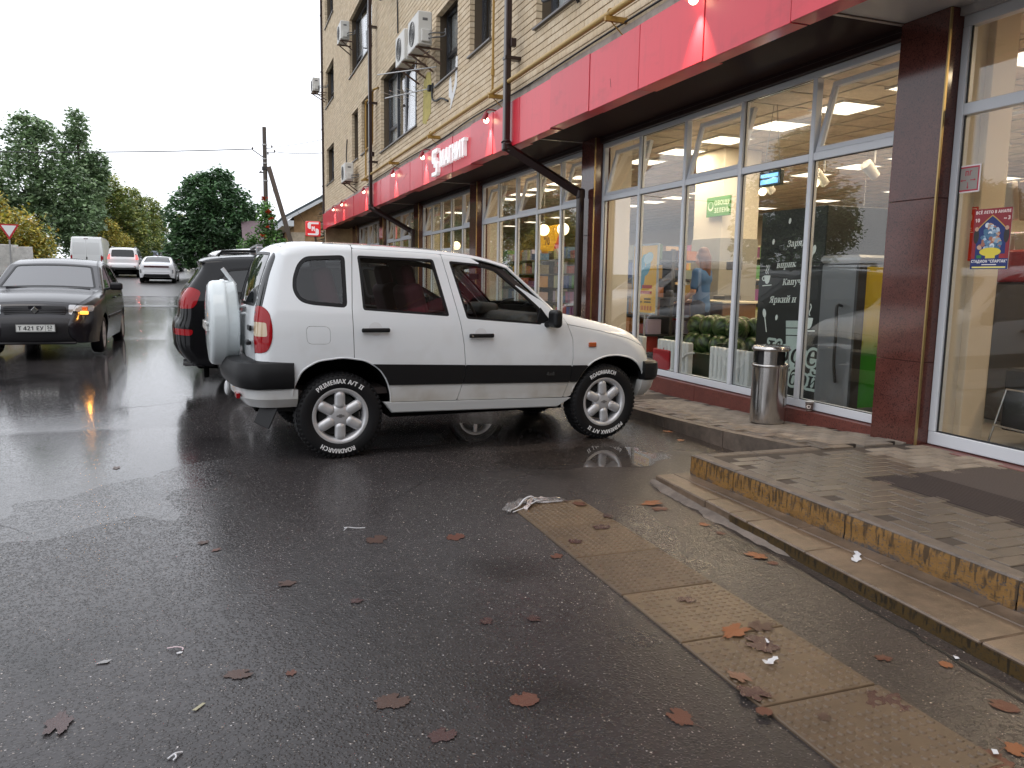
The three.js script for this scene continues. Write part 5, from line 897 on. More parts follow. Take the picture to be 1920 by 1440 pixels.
// ---------------------------------------------------------------- the white off-roader in front
const paintOf = (r, g, b, rough = 0.32) => phy({ color: rgb(r, g, b), roughness: rough, specularIntensity: 0.25, clearcoat: 1, clearcoatRoughness: 0.05 });
const glassDark = phy({ color: rgb(0.010, 0.011, 0.012), roughness: 0.015, ior: 1.55 });
const lampRed = phy({ color: rgb(0.30, 0.004, 0.008), roughness: 0.2, specularIntensity: 0.3, clearcoat: 0.5, clearcoatRoughness: 0.03 });
const underMat = phy({ color: rgb(0.005, 0.005, 0.005), roughness: 0.9, specularIntensity: 0.15 });
{
  const N = thing('white_offroader', 'white five-door off-roader with a spare wheel on its back, parked nose to the shop', 'car', [0.811, 0, -7.08], 0.0698);
  const white = paintOf(0.77, 0.80, 0.82, 0.34); white.vertexColors = true;
  // road spray: brown film low on the panels
  const grime = (g) => { const p = g.attributes.position, c = new Float32Array(p.count * 3); for (let i = 0; i < p.count; i++) { const x = p.getX(i), y = p.getY(i), n = fbm((x + 2) / 6, y / 6 + 0.3, 30, 4, 11), k = clamp(smoothstep(y, 0.78, 0.36) * (0.25 + 0.7 * n) + 0.10 * smoothstep(n, 0.5, 0.75) * smoothstep(y, 1.3, 0.7), 0, 0.8); c[i * 3] = 1 - 0.52 * k; c[i * 3 + 1] = 1 - 0.60 * k; c[i * 3 + 2] = 1 - 0.70 * k; } g.setAttribute('color', new THREE.BufferAttribute(c, 3)); return g; };
  const B = new CarBody({ step: 0.0145, crown: 0.035,
    prof: [[-0.58, 0.44, 0.05], [-0.615, 0.60, 0.07], [-0.628, 0.80, 0.11], [-0.632, 1.0, 0.13], [-0.615, 1.18, 0.14], [-0.545, 1.45, 0.13], [-0.48, 1.60, 0.11], [-0.43, 1.655, 0.09], [-0.30, 1.692, 0.08], [0.13, 1.703, 0.075], [0.5, 1.695, 0.075], [0.88, 1.678, 0.075], [1.21, 1.644, 0.075], [1.40, 1.60, 0.07], [1.48, 1.575, 0.06, 1], [1.72, 1.36, 0.055], [1.90, 1.195, 0.06, 1], [1.96, 1.170, 0.09], [2.35, 1.085, 0.11], [2.68, 1.005, 0.13], [2.86, 0.915, 0.16], [2.965, 0.82, 0.18], [3.005, 0.70, 0.16], [3.01, 0.55, 0.12], [2.97, 0.42, 0.08]],
    plan: [[-0.75, 0.76], [-0.62, 0.80], [-0.45, 0.835], [-0.2, 0.85], [0.4, 0.856], [2.0, 0.856], [2.4, 0.845], [2.75, 0.81], [3.05, 0.74]],
    inset: [[0.36, 0.045], [0.5, 0.02], [0.75, 0], [0.98, 0.0], [1.1, 0.012], [1.25, 0.045], [1.68, 0.165]],
    bottom: [[-0.7, 0.50], [-0.4, 0.5], [0.40, 0.443], [2.03, 0.41], [2.1, 0.43], [3.1, 0.50]] });
  const archR = roundPoly([[-0.37, 0.3], [-0.37, 0.58], [-0.30, 0.725], [-0.18, 0.795], [0.02, 0.818], [0.20, 0.79], [0.31, 0.72], [0.375, 0.62], [0.41, 0.49], [0.40, 0.3]], 0.05), archF = roundPoly([[2.04, 0.3], [2.09, 0.50], [2.19, 0.655], [2.29, 0.735], [2.42, 0.775], [2.56, 0.778], [2.70, 0.75], [2.80, 0.69], [2.87, 0.60], [2.88, 0.3]], 0.05);
  const aR = polySdf(archR), aF = polySdf(archF);
  const win = { q: roundPoly([[-0.243, 1.600], [0.068, 1.618], [0.062, 1.203], [-0.215, 1.226], [-0.300, 1.25], [-0.350, 1.33], [-0.345, 1.43], [-0.305, 1.54]], 0.045), r: roundPoly([[0.165, 1.618], [0.175, 1.50], [0.185, 1.187], [0.906, 1.136], [0.80, 1.604]], 0.022), f: roundPoly([[0.935, 1.594], [1.058, 1.116], [1.755, 1.062], [1.752, 1.20], [1.60, 1.335], [1.36, 1.532], [1.20, 1.575]], 0.022) };
  const wq = polySdf(win.q), wr = polySdf(win.r), wf = polySdf(win.f);
  const s1 = inter([[1.70, 0.128], [1.66, 0.128], [1.2, 0.098], [0.82, 0.105], [0.6, 0.10], [0.3, 0.1]].map(([y, x]) => [y, x])), s2 = inter([[0.30, 0.95], [0.44, 0.982], [0.60, 1.03], [0.73, 1.044], [0.9, 1.03], [1.06, 1.004], [1.66, 0.868], [1.72, 0.85]]), s3 = inter([[0.3, 1.96], [0.41, 1.99], [0.58, 2.048], [0.75, 2.07], [0.93, 2.062], [1.06, 2.01], [1.15, 1.955], [1.25, 1.80], [1.7, 1.0]]);
  const gap = 0.0028, box = [-0.68, 3.06, 0.30, 1.74];
  const hoodLine = inter([[1.80, 1.10], [2.02, 1.062], [2.36, 1.0], [2.66, 0.93], [2.86, 0.855]]);
  const lampPoly = roundPoly([[-0.70, 1.212], [-0.575, 1.218], [-0.528, 1.17], [-0.508, 1.06], [-0.515, 0.95], [-0.55, 0.872], [-0.60, 0.855], [-0.70, 0.86]], 0.05), lamp = polySdf(lampPoly), headPoly = roundPoly([[2.868, 0.905], [2.90, 0.83], [3.1, 0.72], [3.1, 0.92]], 0.02), head = polySdf(headPoly), capPoly = roundPoly([[-0.262, 1.064], [-0.082, 1.058], [-0.080, 0.925], [-0.256, 0.928]], 0.04), cap = polySdf(capPoly);
  const roofBand = (x, y) => { const [d] = B.near(x, y); return x > -0.50 && x < 1.9 && y > 1.15 ? d - 0.034 : 1; };
  const put = (name, f, mat, o = {}) => { const g = B.side(f, o.box ?? box, o); part(name, g, mat, N); part(name, mirrorZ(g), o.left ?? mat, N); return g; };
  const skin = (x, y) => B.skin(x, y);
  put('quarter_panel', (x, y) => Math.max(skin(x, y), x - s1(y) + gap, -wq(x, y), -lamp(x, y) + 0.002, -cap(x, y) + 0.0022, -aR(x, y), 0.50 - y), white, { box: [-0.68, 0.2, 0.3, 1.74] });
  const doorR = (x, y) => Math.max(skin(x, y), s1(y) + gap - x, x - s2(y) + gap, -aR(x, y), -roofBand(x, y) + 0.0); put('door', (x, y) => Math.max(doorR(x, y), -wr(x, y)), white, { box: [0.05, 1.1, 0.3, 1.74] });
  const doorF = (x, y) => Math.max(skin(x, y), s2(y) + gap - x, x - s3(y) + gap, -roofBand(x, y)); put('door', (x, y) => Math.max(doorF(x, y), -wf(x, y), -aF(x, y)), white, { box: [0.8, 2.12, 0.3, 1.74] });
  put('roof_side', (x, y) => Math.max(skin(x, y), roofBand(x, y) + gap, s1(y) + gap - x), white, { box: [0.0, 1.95, 1.1, 1.74] });
  put('wing', (x, y) => Math.max(skin(x, y), s3(y) + gap - x, -aF(x, y), -head(x, y) + 0.002, y - hoodLine(x) + gap, y > 1.15 ? 1 : -1), white, { box: [1.75, 3.06, 0.3, 1.3] });
  put('bonnet_edge', (x, y) => Math.max(skin(x, y), s3(y) + gap - x, hoodLine(x) + gap - y, -head(x, y) + 0.002, Math.max(1.9 - x, -1)), white, { box: [1.8, 3.06, 0.8, 1.3] });
  put('fuel_cap', (x, y) => cap(x, y), white, { box: [-0.3, -0.05, 0.9, 1.1] });
  const beige = polySdf(roundPoly([[-0.70, 1.095], [-0.552, 1.09], [-0.548, 0.985], [-0.70, 0.982]], 0.015));
  put('tail_lamp', (x, y) => Math.max(lamp(x, y) + 0.001, -B.near(x, y)[0], -beige(x, y)), lampRed, { box: [-0.68, -0.48, 0.82, 1.25], off: 0.006, step: 0.008 });
  put('reversing_lamp', (x, y) => Math.max(lamp(x, y) + 0.001, -B.near(x, y)[0], beige(x, y)), phy({ color: rgb(0.50, 0.38, 0.24), roughness: 0.15, clearcoat: 1 }), { box: [-0.68, -0.48, 0.82, 1.25], off: 0.006, step: 0.008 });
  put('headlamp', (x, y) => Math.max(head(x, y) + 0.001, -B.near(x, y)[0]), phy({ color: rgb(0.55, 0.57, 0.58), roughness: 0.08, clearcoat: 1, metalness: 0.3 }), { box: [2.84, 3.06, 0.68, 0.93], off: 0.003, step: 0.01 });
  // windows: rubber frame and clear glass
  const pane = phy({ transmission: 1, thickness: 0, roughness: 0, ior: 1.5, color: rgb(0.80, 0.84, 0.84) });
  for (const [w, b] of [[wq, [-0.4, 0.1, 1.16, 1.66]], [wr, [0.1, 0.95, 1.1, 1.66]], [wf, [0.9, 1.8, 1.02, 1.64]]]) {
    const f = put('window_seal', (x, y) => Math.max(w(x, y), -(w(x, y) + (w === wq ? 0.030 : 0.019))), blackPlastic, { box: b, off: -0.002, step: 0.011 });
    put('window_pane', (x, y) => w(x, y) + 0.006, pane, { box: b, off: -0.012, step: 0.03, thick: 0 });
  }
  // top: bonnet, windscreen, roof, tailgate
  const sW0 = B.sAt(1.48, 1.575), sW1 = B.sAt(1.90, 1.195), sR1 = B.sAt(-0.445, 1.64), sR0 = B.sAt(-0.612, 1.185), sHoodEnd = B.sAt(2.90, 0.88), sRoof0 = B.sAt(-0.40, 1.67);
  const ws = polySdf(roundPoly([[sW0 + 0.025, -0.565], [sW0 + 0.025, 0.565], [sW1 - 0.005, 0.665], [sW1 - 0.005, -0.665]], 0.05)), rw = polySdf(roundPoly([[sR0 + 0.02, -0.62], [sR0 + 0.02, 0.62], [sR1 - 0.03, 0.55], [sR1 - 0.03, -0.55]], 0.07));
  const rwSide = polySdf(roundPoly([[-0.70, 1.135], [-0.602, 1.135], [-0.575, 1.20], [-0.505, 1.46], [-0.452, 1.60], [-0.47, 1.66], [-0.62, 1.66]], 0.03));
  const edge = (s, z) => Math.abs(z) - B.ws(s) - 0.004, all = (a, b) => [a, b, -0.9, 0.9];
  part('roof', B.strip((s, z) => Math.max(edge(s, z), sRoof0 + gap - s, s - sW1 - 0.01, -ws(s, z)), all(sRoof0 - 0.02, sW1 + 0.03)), white, N);
  part('tailgate', B.strip((s, z) => Math.max(edge(s, z), s - sRoof0 + gap, -rw(s, z), 0.02 - s), all(0, sRoof0 + 0.02)), white, N);
  part('bonnet', B.strip((s, z) => Math.max(edge(s, z), sW1 + 0.012 - s, s - sHoodEnd + gap), all(sW1, sHoodEnd + 0.02)), white, N);
  part('front_panel', B.strip((s, z) => Math.max(edge(s, z), sHoodEnd + gap - s), all(sHoodEnd - 0.02, B.L)), white, N);
  const pg = new THREE.Group();
  part('windscreen', B.strip((s, z) => ws(s, z), all(sW0 - 0.02, sW1 + 0.02), { off: -0.008, step: 0.03, thick: 0 }), pane, N); part('windscreen_seal', B.strip((s, z) => Math.max(ws(s, z), -ws(s, z) - 0.03), all(sW0 - 0.02, sW1 + 0.02), { off: -0.002 }), blackPlastic, N);
  part('rear_window', B.strip((s, z) => rw(s, z), all(sR0 - 0.02, sR1 + 0.02), { off: -0.004, step: 0.02, thick: 0 }), glassDark, N); part('rear_window_seal', B.strip((s, z) => Math.max(rw(s, z), -rw(s, z) - 0.022), all(sR0 - 0.02, sR1 + 0.02), { off: 0.001 }), blackPlastic, N);
  put('rear_window_corner', (x, y) => Math.max(rwSide(x, y), -B.near(x, y)[0]), glassDark, { box: [-0.68, -0.42, 1.1, 1.68], off: 0.002, step: 0.005 });
  part('grille', B.strip((s, z) => Math.max(Math.abs(z) - 0.42, Math.abs(s - B.sFront(0.78)) - 0.05), all(sHoodEnd - 0.02, B.L), { off: 0.004 }), blackPlastic, N);
  // black stripe, sill, bumpers
  const stripeTop = inter([[0.2, 0.760], [1.02, 0.731], [2.1, 0.697], [2.4, 0.69]]), stripeBot = inter([[0.2, 0.588], [1.02, 0.571], [2.1, 0.546], [2.4, 0.54]]), band = (x, y) => Math.max(y - stripeTop(x), stripeBot(x) - y);
  put('side_moulding', (x, y) => Math.max(band(x, y), doorR(x, y) + 0.0005), blackPlastic, { box: [0.1, 1.1, 0.5, 0.8], off: 0.012, thick: 0.014 });
  put('side_moulding', (x, y) => Math.max(band(x, y), doorF(x, y) + 0.0005, -aF(x, y)), blackPlastic, { box: [0.9, 2.12, 0.5, 0.8], off: 0.012, thick: 0.014 });
  put('side_moulding', (x, y) => Math.max(band(x, y), s3(y) + gap - x, -aF(x, y)), blackPlastic, { box: [2.0, 2.4, 0.5, 0.8], off: 0.012, thick: 0.014 });
  const t4 = new TextGeometry('4x4', { font, size: 0.035, depth: 0.003, curveSegments: 3 }); t4.translate(1.80, 0.615, 0.869); part('badge', t4, std({ color: rgb(0.05, 0.05, 0.05), roughness: 0.25 }), N);
  for (const s of [1, -1]) part('sill', (() => { const g = extrude([[0.36, 0.435], [0.42, 0.36], [1.93, 0.335], [2.06, 0.40]], 0.05, 0.008); g.translate(0, 0, s > 0 ? 0.775 : -0.83); return g; })(), std({ color: rgb(0.42, 0.43, 0.43), roughness: 0.5 }), N);
  const rearPath = [[-0.36, 0.835], [-0.5, 0.835], [-0.62, 0.81], [-0.72, 0.72], [-0.77, 0.55], [-0.80, 0.25], [-0.805, 0], [-0.80, -0.25], [-0.77, -0.55], [-0.72, -0.72], [-0.62, -0.81], [-0.5, -0.835], [-0.36, -0.835]].map((p) => p), sw = (p, s) => sweepPlan(p, s);
  part('rear_bumper', sw(rearPath, [[-0.20, 0.80], [-0.02, 0.795], [0.012, 0.78], [0.028, 0.73], [0.030, 0.66], [0.016, 0.60], [0, 0.582], [-0.10, 0.575]]), blackPlastic, N);
  part('rear_valance', sw(rearPath.map(([x, z]) => [x + 0.03, z * 0.985]), [[-0.10, 0.574], [0.0, 0.573], [-0.008, 0.50], [-0.06, 0.43], [-0.14, 0.425]]), white, N);
  const frontPath = [[2.86, -0.82], [2.95, -0.815], [3.03, -0.76], [3.085, -0.62], [3.12, -0.3], [3.125, 0], [3.12, 0.3], [3.085, 0.62], [3.03, 0.76], [2.95, 0.815], [2.86, 0.82]];
  part('front_bumper', sw(frontPath, [[-0.15, 0.712], [-0.02, 0.706], [0.005, 0.69], [0.012, 0.63], [0.004, 0.555], [-0.01, 0.535], [-0.1, 0.53]]), blackPlastic, N);
  part('front_valance', sw(frontPath.map(([x, z]) => [x - 0.012, z * 0.985]), [[-0.1, 0.53], [-0.005, 0.528], [-0.03, 0.45], [-0.10, 0.37], [-0.16, 0.36]]), white, N);
  part('fog_lamp', (() => { const g = new THREE.SphereGeometry(0.065, 20, 12); g.scale(0.4, 1, 1); g.translate(-0.785, 0.50, 0.0); return g; })(), phy({ color: rgb(0.6, 0.6, 0.6), roughness: 0.15, clearcoat: 1 }), N);
  part('rear_reflector', bx(-0.765, -0.735, 0.49, 0.53, 0.46, 0.60, 0.005), lampRed, N);
  // wheel arches, floor, axles
  const lip = (poly, cx) => { const pts = poly.filter((p) => p[1] > 0.36); const pos = [], idx = []; pts.forEach(([x, y]) => { const z = B.z(x, y); pos.push(x, y, z + 0.002, x, y, 0.36); }); for (let i = 0; i + 1 < pts.length; i++) { const a = i * 2; idx.push(a, a + 1, a + 2, a + 1, a + 3, a + 2); } const g = new THREE.BufferGeometry(); g.setAttribute('position', new THREE.Float32BufferAttribute(pos, 3)); g.setIndex(idx); g.computeVertexNormals(); return g; };
  for (const p of [archR, archF]) { const w = extrude(p.map(([x, y]) => [x, y]), 0.02); w.translate(0, 0, 0.36); const g = merge([lip(p), w]); part('wheel_arch', g, underMat, N); part('wheel_arch', mirrorZ(g), underMat, N); }
  const lipRing = (poly) => { const c = new THREE.CatmullRomCurve3(poly.filter((p) => p[1] > 0.42).map(([x, y]) => vec(x, y, B.z(x, y) - 0.004))); return new THREE.TubeGeometry(c, 80, 0.009, 6); };
  for (const p of [archR, archF]) { const g = lipRing(p); part('arch_lip', g, white, N); part('arch_lip', mirrorZ(g), white, N); }
  part('underbody', merge([bx(0.42, 2.02, 0.30, 0.42, -0.74, 0.74), bx(-0.6, 3.0, 0.34, 0.62, -0.36, 0.36), rod([0, 0.33, -0.7], [0, 0.33, 0.7], 0.05), rod([2.43, 0.33, -0.7], [2.43, 0.33, 0.7], 0.04), bx(-0.05, 0.12, 0.5, 0.8, 0.42, 0.56, 0.02)]), underMat, N);
  const flap = bx(-0.006, 0.006, -0.15, 0.13, -0.075, 0.075, 0.004); flap.rotateY(0.85); flap.rotateZ(-0.42); flap.translate(-0.535, 0.42, 0.70); part('mud_flap', flap, blackPlastic, N);
  part('exhaust', rod([-0.35, 0.40, 0.66], [-0.56, 0.44, 0.70], 0.026, 14), std({ color: rgb(0.05, 0.05, 0.05), roughness: 0.5, metalness: 0.5 }), N);
  // handles, mirrors, repeaters, wipers
  const handle = (x0, x1, y) => { const z = B.z((x0 + x1) / 2, y); return [(() => { const g = new RoundedBoxGeometry(x1 - x0, 0.034, 0.026, 3, 0.011); g.translate((x0 + x1) / 2, y, z + 0.03); return g; })(), rod([x0 + 0.03, y, z - 0.01], [x0 + 0.03, y, z + 0.03], 0.012), rod([x1 - 0.03, y, z - 0.01], [x1 - 0.03, y, z + 0.03], 0.010)]; };
  for (const [a, b, y] of [[0.16, 0.388, 1.03], [1.065, 1.288, 0.976]]) {
    const g = merge(handle(a, b, y)); part('door_handle', g, blackPlastic, N); part('door_handle', mirrorZ(g), blackPlastic, N);
    const cup = B.sidePoly(ellipsePoly(lerp(a, b, 0.52), y + 0.008, 0.055, 0.055, 30), { off: 0.0012, step: 0.01, thick: 0.002 }); part('handle_recess', cup, paintOf(0.70, 0.71, 0.72, 0.34), N);
  }
  part('door_lock', (() => { const g = cyl(0.009, 0.009, 0.006, 12); g.rotateX(PI / 2); g.translate(1.088, 0.977, B.z(1.09, 0.977) + 0.046); return g; })(), steel, N);
  for (const s of [1, -1]) {
    const m = new RoundedBoxGeometry(0.085, 0.155, 0.15, 4, 0.036); m.translate(1.835, 1.118, 0.945); const a = rod([1.80, 1.06, 0.83], [1.83, 1.09, 0.93], 0.028, 10), t = extrude([[1.70, 1.05], [1.875, 1.05], [1.74, 1.21]], 0.01); t.translate(0, 0, 0.835);
    const g = merge([m, a, t]); part('door_mirror', s > 0 ? g : mirrorZ(g), blackPlastic, N);
    const rp = new RoundedBoxGeometry(0.078, 0.042, 0.02, 2, 0.008); rp.translate(2.263, 0.88, B.z(2.263, 0.88) + 0.006); part('indicator_repeater', s > 0 ? rp : mirrorZ(rp), phy({ color: rgb(0.42, 0.09, 0.02), roughness: 0.15, clearcoat: 1 }), N);
  }
  part('wiper', merge([tube([[1.92, 1.19, -0.5], [1.86, 1.25, -0.2], [1.84, 1.27, 0.05]], 0.008), tube([[1.92, 1.19, 0.05], [1.88, 1.235, 0.3], [1.86, 1.25, 0.55]], 0.008)]), blackPlastic, N);
  // tailgate handle, badge strip, spare wheel under a hard cover
  part('tailgate_handle', (() => { const g = new RoundedBoxGeometry(0.04, 0.035, 0.15, 3, 0.012); g.translate(-0.672, 0.93, 0.62); return g; })(), blackPlastic, N); part('name_strip', bx(-0.665, -0.645, 1.02, 1.06, 0.50, 0.66, 0.004), blackPlastic, N);
  const sp = new THREE.Group(); sp.name = 'spare_wheel'; sp.position.set(-0.70, 1.048, 0.0); sp.rotation.y = -PI / 2; N.add(sp);
  part('cover', lathe([[0.30, -0.005], [0.335, 0.0], [0.350, 0.02], [0.352, 0.085], [0.362, 0.092], [0.362, 0.118], [0.354, 0.125], [0.350, 0.18], [0.338, 0.205], [0.31, 0.222], [0.20, 0.235], [0.0, 0.238]], 96), paintOf(0.60, 0.65, 0.66, 0.45), sp);
  const tg = new TextGeometry('CHEVROLET', { font, size: 0.062, depth: 0.012, curveSegments: 4, bevelEnabled: true, bevelSize: 0.002, bevelThickness: 0.003, bevelSegments: 1 }); tg.center(); tg.translate(0, -0.02, 0.242); part('lettering', tg, white, sp);
  part('latch', merge([cyl(0.012, 0.012, 0.02, 12).rotateZ(PI / 2).translate(-0.362, 0.0, 0.105), cyl(0.008, 0.008, 0.02, 12).rotateZ(PI / 2).translate(-0.255, 0.25, 0.105)]), blackPlastic, sp);
  part('spare_bracket', merge([bar([-0.66, 1.05, 0], [-0.72, 1.05, 0], 0.2, 0.12), rod([-0.70, 1.36, 0.02], [-0.80, 1.50, 0.02], 0.017, 10), rod([-0.64, 1.20, 0.25], [-0.72, 1.18, 0.18], 0.012), rod([-0.64, 1.14, 0.27], [-0.72, 1.12, 0.20], 0.012)]), white, N);
  // cabin: liner, seats, dashboard, steering wheel
  const trim = std({ color: rgb(0.06, 0.045, 0.04), roughness: 0.85 }), seatM = std({ color: rgb(0.075, 0.012, 0.018), roughness: 0.85 }), pale = std({ color: rgb(0.34, 0.33, 0.31), roughness: 0.9 });
  const lin = B.side((x, y) => Math.max(skin(x, y) + 0.05, -wq(x, y) - 0.01, -wr(x, y) - 0.01, -wf(x, y) - 0.01, 0.45 - y, x - 2.0, aR(x, y) < 0.02 ? 1 : -1), [-0.62, 2.02, 0.44, 1.68], { off: -0.05, step: 0.03 });
  part('door_lining', lin, trim, N); part('door_lining', mirrorZ(lin), trim, N);
  part('headliner', B.strip((s, z) => Math.max(Math.abs(z) - B.ws(s) + 0.02, sRoof0 - s, s - sW0 + 0.05), all(sRoof0, sW0), { off: -0.03, step: 0.06 }), pale, N);
  part('cabin_floor', merge([bx(-0.55, 2.0, 0.5, 0.55, -0.72, 0.72), bx(-0.35, 0.42, 0.55, 0.84, -0.35, 0.35, 0.02), bx(-0.42, 0.45, 0.845, 0.875, -0.78, 0.78), bx(1.98, 2.02, 0.5, 1.1, -0.74, 0.74)]), trim, N);
  const seat = (x, z, w) => { const c = new RoundedBoxGeometry(0.5, 0.18, w, 4, 0.07); c.translate(x, 0.78, z); const b = new RoundedBoxGeometry(0.17, 0.62, w * 0.94, 4, 0.07); b.rotateZ(0.26); b.translate(x - 0.30, 1.10, z); const h = new RoundedBoxGeometry(0.11, 0.2, Math.min(0.28, w * 0.6), 4, 0.05); h.rotateZ(0.26); h.translate(x - 0.385, 1.46, z); return [c, b, h]; };
  part('seat', merge(seat(1.05, 0.36, 0.5)), seatM, N); part('seat', merge(seat(1.05, -0.36, 0.5)), seatM, N); part('rear_seat', merge(seat(0.28, 0, 1.28).slice(0, 2).map((g, i) => g.translate(0, i ? 0.12 : 0.15, 0))), seatM, N);
  part('dashboard', (() => { const g = new RoundedBoxGeometry(0.36, 0.3, 1.42, 4, 0.09); g.translate(1.80, 1.0, 0); const b = new RoundedBoxGeometry(0.2, 0.12, 0.42, 4, 0.05); b.translate(1.68, 1.16, -0.36); return merge([g, b]); })(), std({ color: rgb(0.10, 0.085, 0.07), roughness: 0.7 }), N);
  const st = new THREE.TorusGeometry(0.185, 0.014, 10, 40); st.rotateY(PI / 2); st.rotateZ(0.42); st.translate(1.52, 1.12, -0.36); const sp1 = bar([1.52, 1.12, -0.53], [1.52, 1.12, -0.19], 0.03, 0.02), sp2 = rod([1.52, 1.12, -0.36], [1.7, 1.06, -0.36], 0.035); part('steering_wheel', merge([st, sp1, sp2]), std({ color: rgb(0.08, 0.075, 0.07), roughness: 0.5 }), N);
  part('interior_mirror', merge([new RoundedBoxGeometry(0.03, 0.06, 0.22, 2, 0.012).translate(1.45, 1.47, 0.0)]), blackPlastic, N);
  const wo = { R: 0.345, w: 0.205, rim: 0.212, spokes: 6, tread: 52 };
  makeWheel(N, [0, 0.345, 0.722], false, { ...wo, texts: [['PRIMEMAX A/T II', PI / 2 + 0.02], ['ROADMARCH', -PI / 2 - 0.1]], turn: 0.0 });
  makeWheel(N, [2.43, 0.345, 0.722], false, { ...wo, texts: [['ROADMARCH', PI / 2 + 0.12], ['PRIMEMAX A/T II', -PI / 2 + 0.05]], turn: 0.1, steer: 0.03 });
  makeWheel(N, [0, 0.345, -0.722], true, wo); makeWheel(N, [2.43, 0.345, -0.722], true, wo);
  plateGeo(N, ['', ''], [3.145, 0.62, 0], 0);
  N.traverse((o) => { if (o.isMesh && o.material === white) grime(o.geometry); });
}
// ---------------------------------------------------------------- the other vehicles
// spec: profile and plan like CarBody, seams as x positions, windows as side polygons, items on the front and rear faces as [name, material, y0, y1, z0, z1, corner radius, lift]
function makeCar(name, label, group, p, turn, s) {
  const C = thing(name, label, 'car', p, turn, group), B = new CarBody(s), paint = s.paint, arches = s.arches.map(([x, y, r]) => (a, b) => Math.hypot(a - x, b - y) - r), wins = s.windows.map((w) => polySdf(roundPoly(w, s.winR ?? 0.05)));
  const xs = B.P.map((q) => q[0]), ys = B.P.map((q) => q[1]), box = [Math.min(...xs) - 0.02, Math.max(...xs) + 0.02, 0.12, Math.max(...ys) + 0.02], g = s.gap ?? 0.006;
  const sideItems = (s.sideItems ?? []).map(([n, m, poly, off]) => [n, m, polySdf(roundPoly(poly, 0.04)), off ?? 0.004, poly]);
  const clear = (x, y) => Math.max(B.skin(x, y), ...arches.map((a) => -a(x, y)), ...wins.map((w) => -w(x, y) ), ...sideItems.map((i) => -i[2](x, y)));
  const put = (n, f, m, b, o) => { const q = B.side(f, b, o); if (!q.index.count) return; part(n, q, m, C); part(n, mirrorZ(q), m, C); };
  const seams = [box[0] - 1, ...s.seams, box[1] + 1], names = s.panels ?? ['quarter_panel', 'door', 'door', 'wing'];
  for (let i = 0; i + 1 < seams.length; i++) put(names[i], (x, y) => Math.max(clear(x, y), seams[i] + (i ? g / 2 : 0) - x, x - seams[i + 1] + (i + 2 < seams.length ? g / 2 : 0)), paint, [Math.max(box[0], seams[i] - 0.02), Math.min(box[1], seams[i + 1] + 0.02), box[2], box[3]]);
  s.windows.forEach((w, i) => { const X = w.map((q) => q[0]), Y = w.map((q) => q[1]), b = [Math.min(...X) - 0.02, Math.max(...X) + 0.02, Math.min(...Y) - 0.02, Math.max(...Y) + 0.02]; put('window_pane', (x, y) => wins[i](x, y) - 0.002, s.glass ?? glassDark, b, { off: -0.006, thick: 0 }); put('window_seal', (x, y) => Math.max(wins[i](x, y) - 0.008, -wins[i](x, y) - 0.02), blackPlastic, b, { off: 0.001 }); });
  for (const [n, m, f, off, poly] of sideItems) { const X = poly.map((q) => q[0]), Y = poly.map((q) => q[1]); put(n, (x, y) => Math.max(f(x, y) + 0.001, -B.near(x, y)[0]), m, [Math.min(...X) - 0.02, Math.max(...X) + 0.02, Math.min(...Y) - 0.02, Math.max(...Y) + 0.02], { off }); }
  // skin over the top, with screens, and the items of the two faces
  const edge = (a, z) => Math.abs(z) - B.ws(a) - 0.004, scr = {};
  for (const [k, n] of [['screen', 'windscreen'], ['back', 'rear_window']]) if (s[k]) { const [x0, y0, x1, y1, w0, w1] = s[k], a = B.sAt(x0, y0), b = B.sAt(x1, y1), poly = roundPoly([[a, -w0], [a, w0], [b, w1], [b, -w1]], s.screenR ?? 0.07); scr[k] = [polySdf(poly), Math.min(a, b), Math.max(a, b), n, Math.max(w0, w1)]; }
  const items = [...(s.rear ?? []).map((q) => [...q, true]), ...(s.front ?? []).map((q) => [...q, false])].flatMap((q) => {
    const [n, m, y0, y1, z0, z1, r = 0.03, off = 0.004, rear] = q.length === 9 ? q : [...q.slice(0, 6), 0.03, 0.004, q[q.length - 1]], S = (y) => rear ? B.sRear(y) : B.sFront(y), a = S(y0), b = S(y1);
    const mk = (u, v) => [n, m, polySdf(roundPoly([[a, u], [b, u], [b, v], [a, v]], r)), [Math.min(a, b) - 0.03, Math.max(a, b) + 0.03, Math.min(u, v) - 0.03, Math.max(u, v) + 0.03], off];
    return z0 < 0 ? [mk(z0, z1)] : [mk(z0, z1), mk(-z1, -z0)];
  });
  const tops = [0, ...(s.topSeams ?? []).map(([x, y]) => B.sAt(x, y)), B.L], topNames = s.topNames ?? ['tailgate', 'roof', 'bonnet', 'front_panel'];
  for (let i = 0; i + 1 < tops.length; i++) part(topNames[i] ?? 'body', B.strip((a, z) => Math.max(edge(a, z), tops[i] + (i ? g / 2 : 0) - a, a - tops[i + 1] + (i + 2 < tops.length ? g / 2 : 0), ...Object.values(scr).map((q) => -q[0](a, z)), ...items.map((q) => -q[2](a, z))), [tops[i] - 0.02, tops[i + 1] + 0.02, -1.05, 1.05]), paint, C);
  for (const q of Object.values(scr)) { part(q[3], B.strip((a, z) => q[0](a, z) - 0.002, [q[1] - 0.02, q[2] + 0.02, -q[4] - 0.02, q[4] + 0.02], { off: -0.004, thick: 0 }), s.screenGlass ?? glassDark, C); part('screen_seal', B.strip((a, z) => Math.max(q[0](a, z) - 0.004, -q[0](a, z) - 0.03), [q[1] - 0.02, q[2] + 0.02, -q[4] - 0.02, q[4] + 0.02], { off: 0.002 }), blackPlastic, C); }
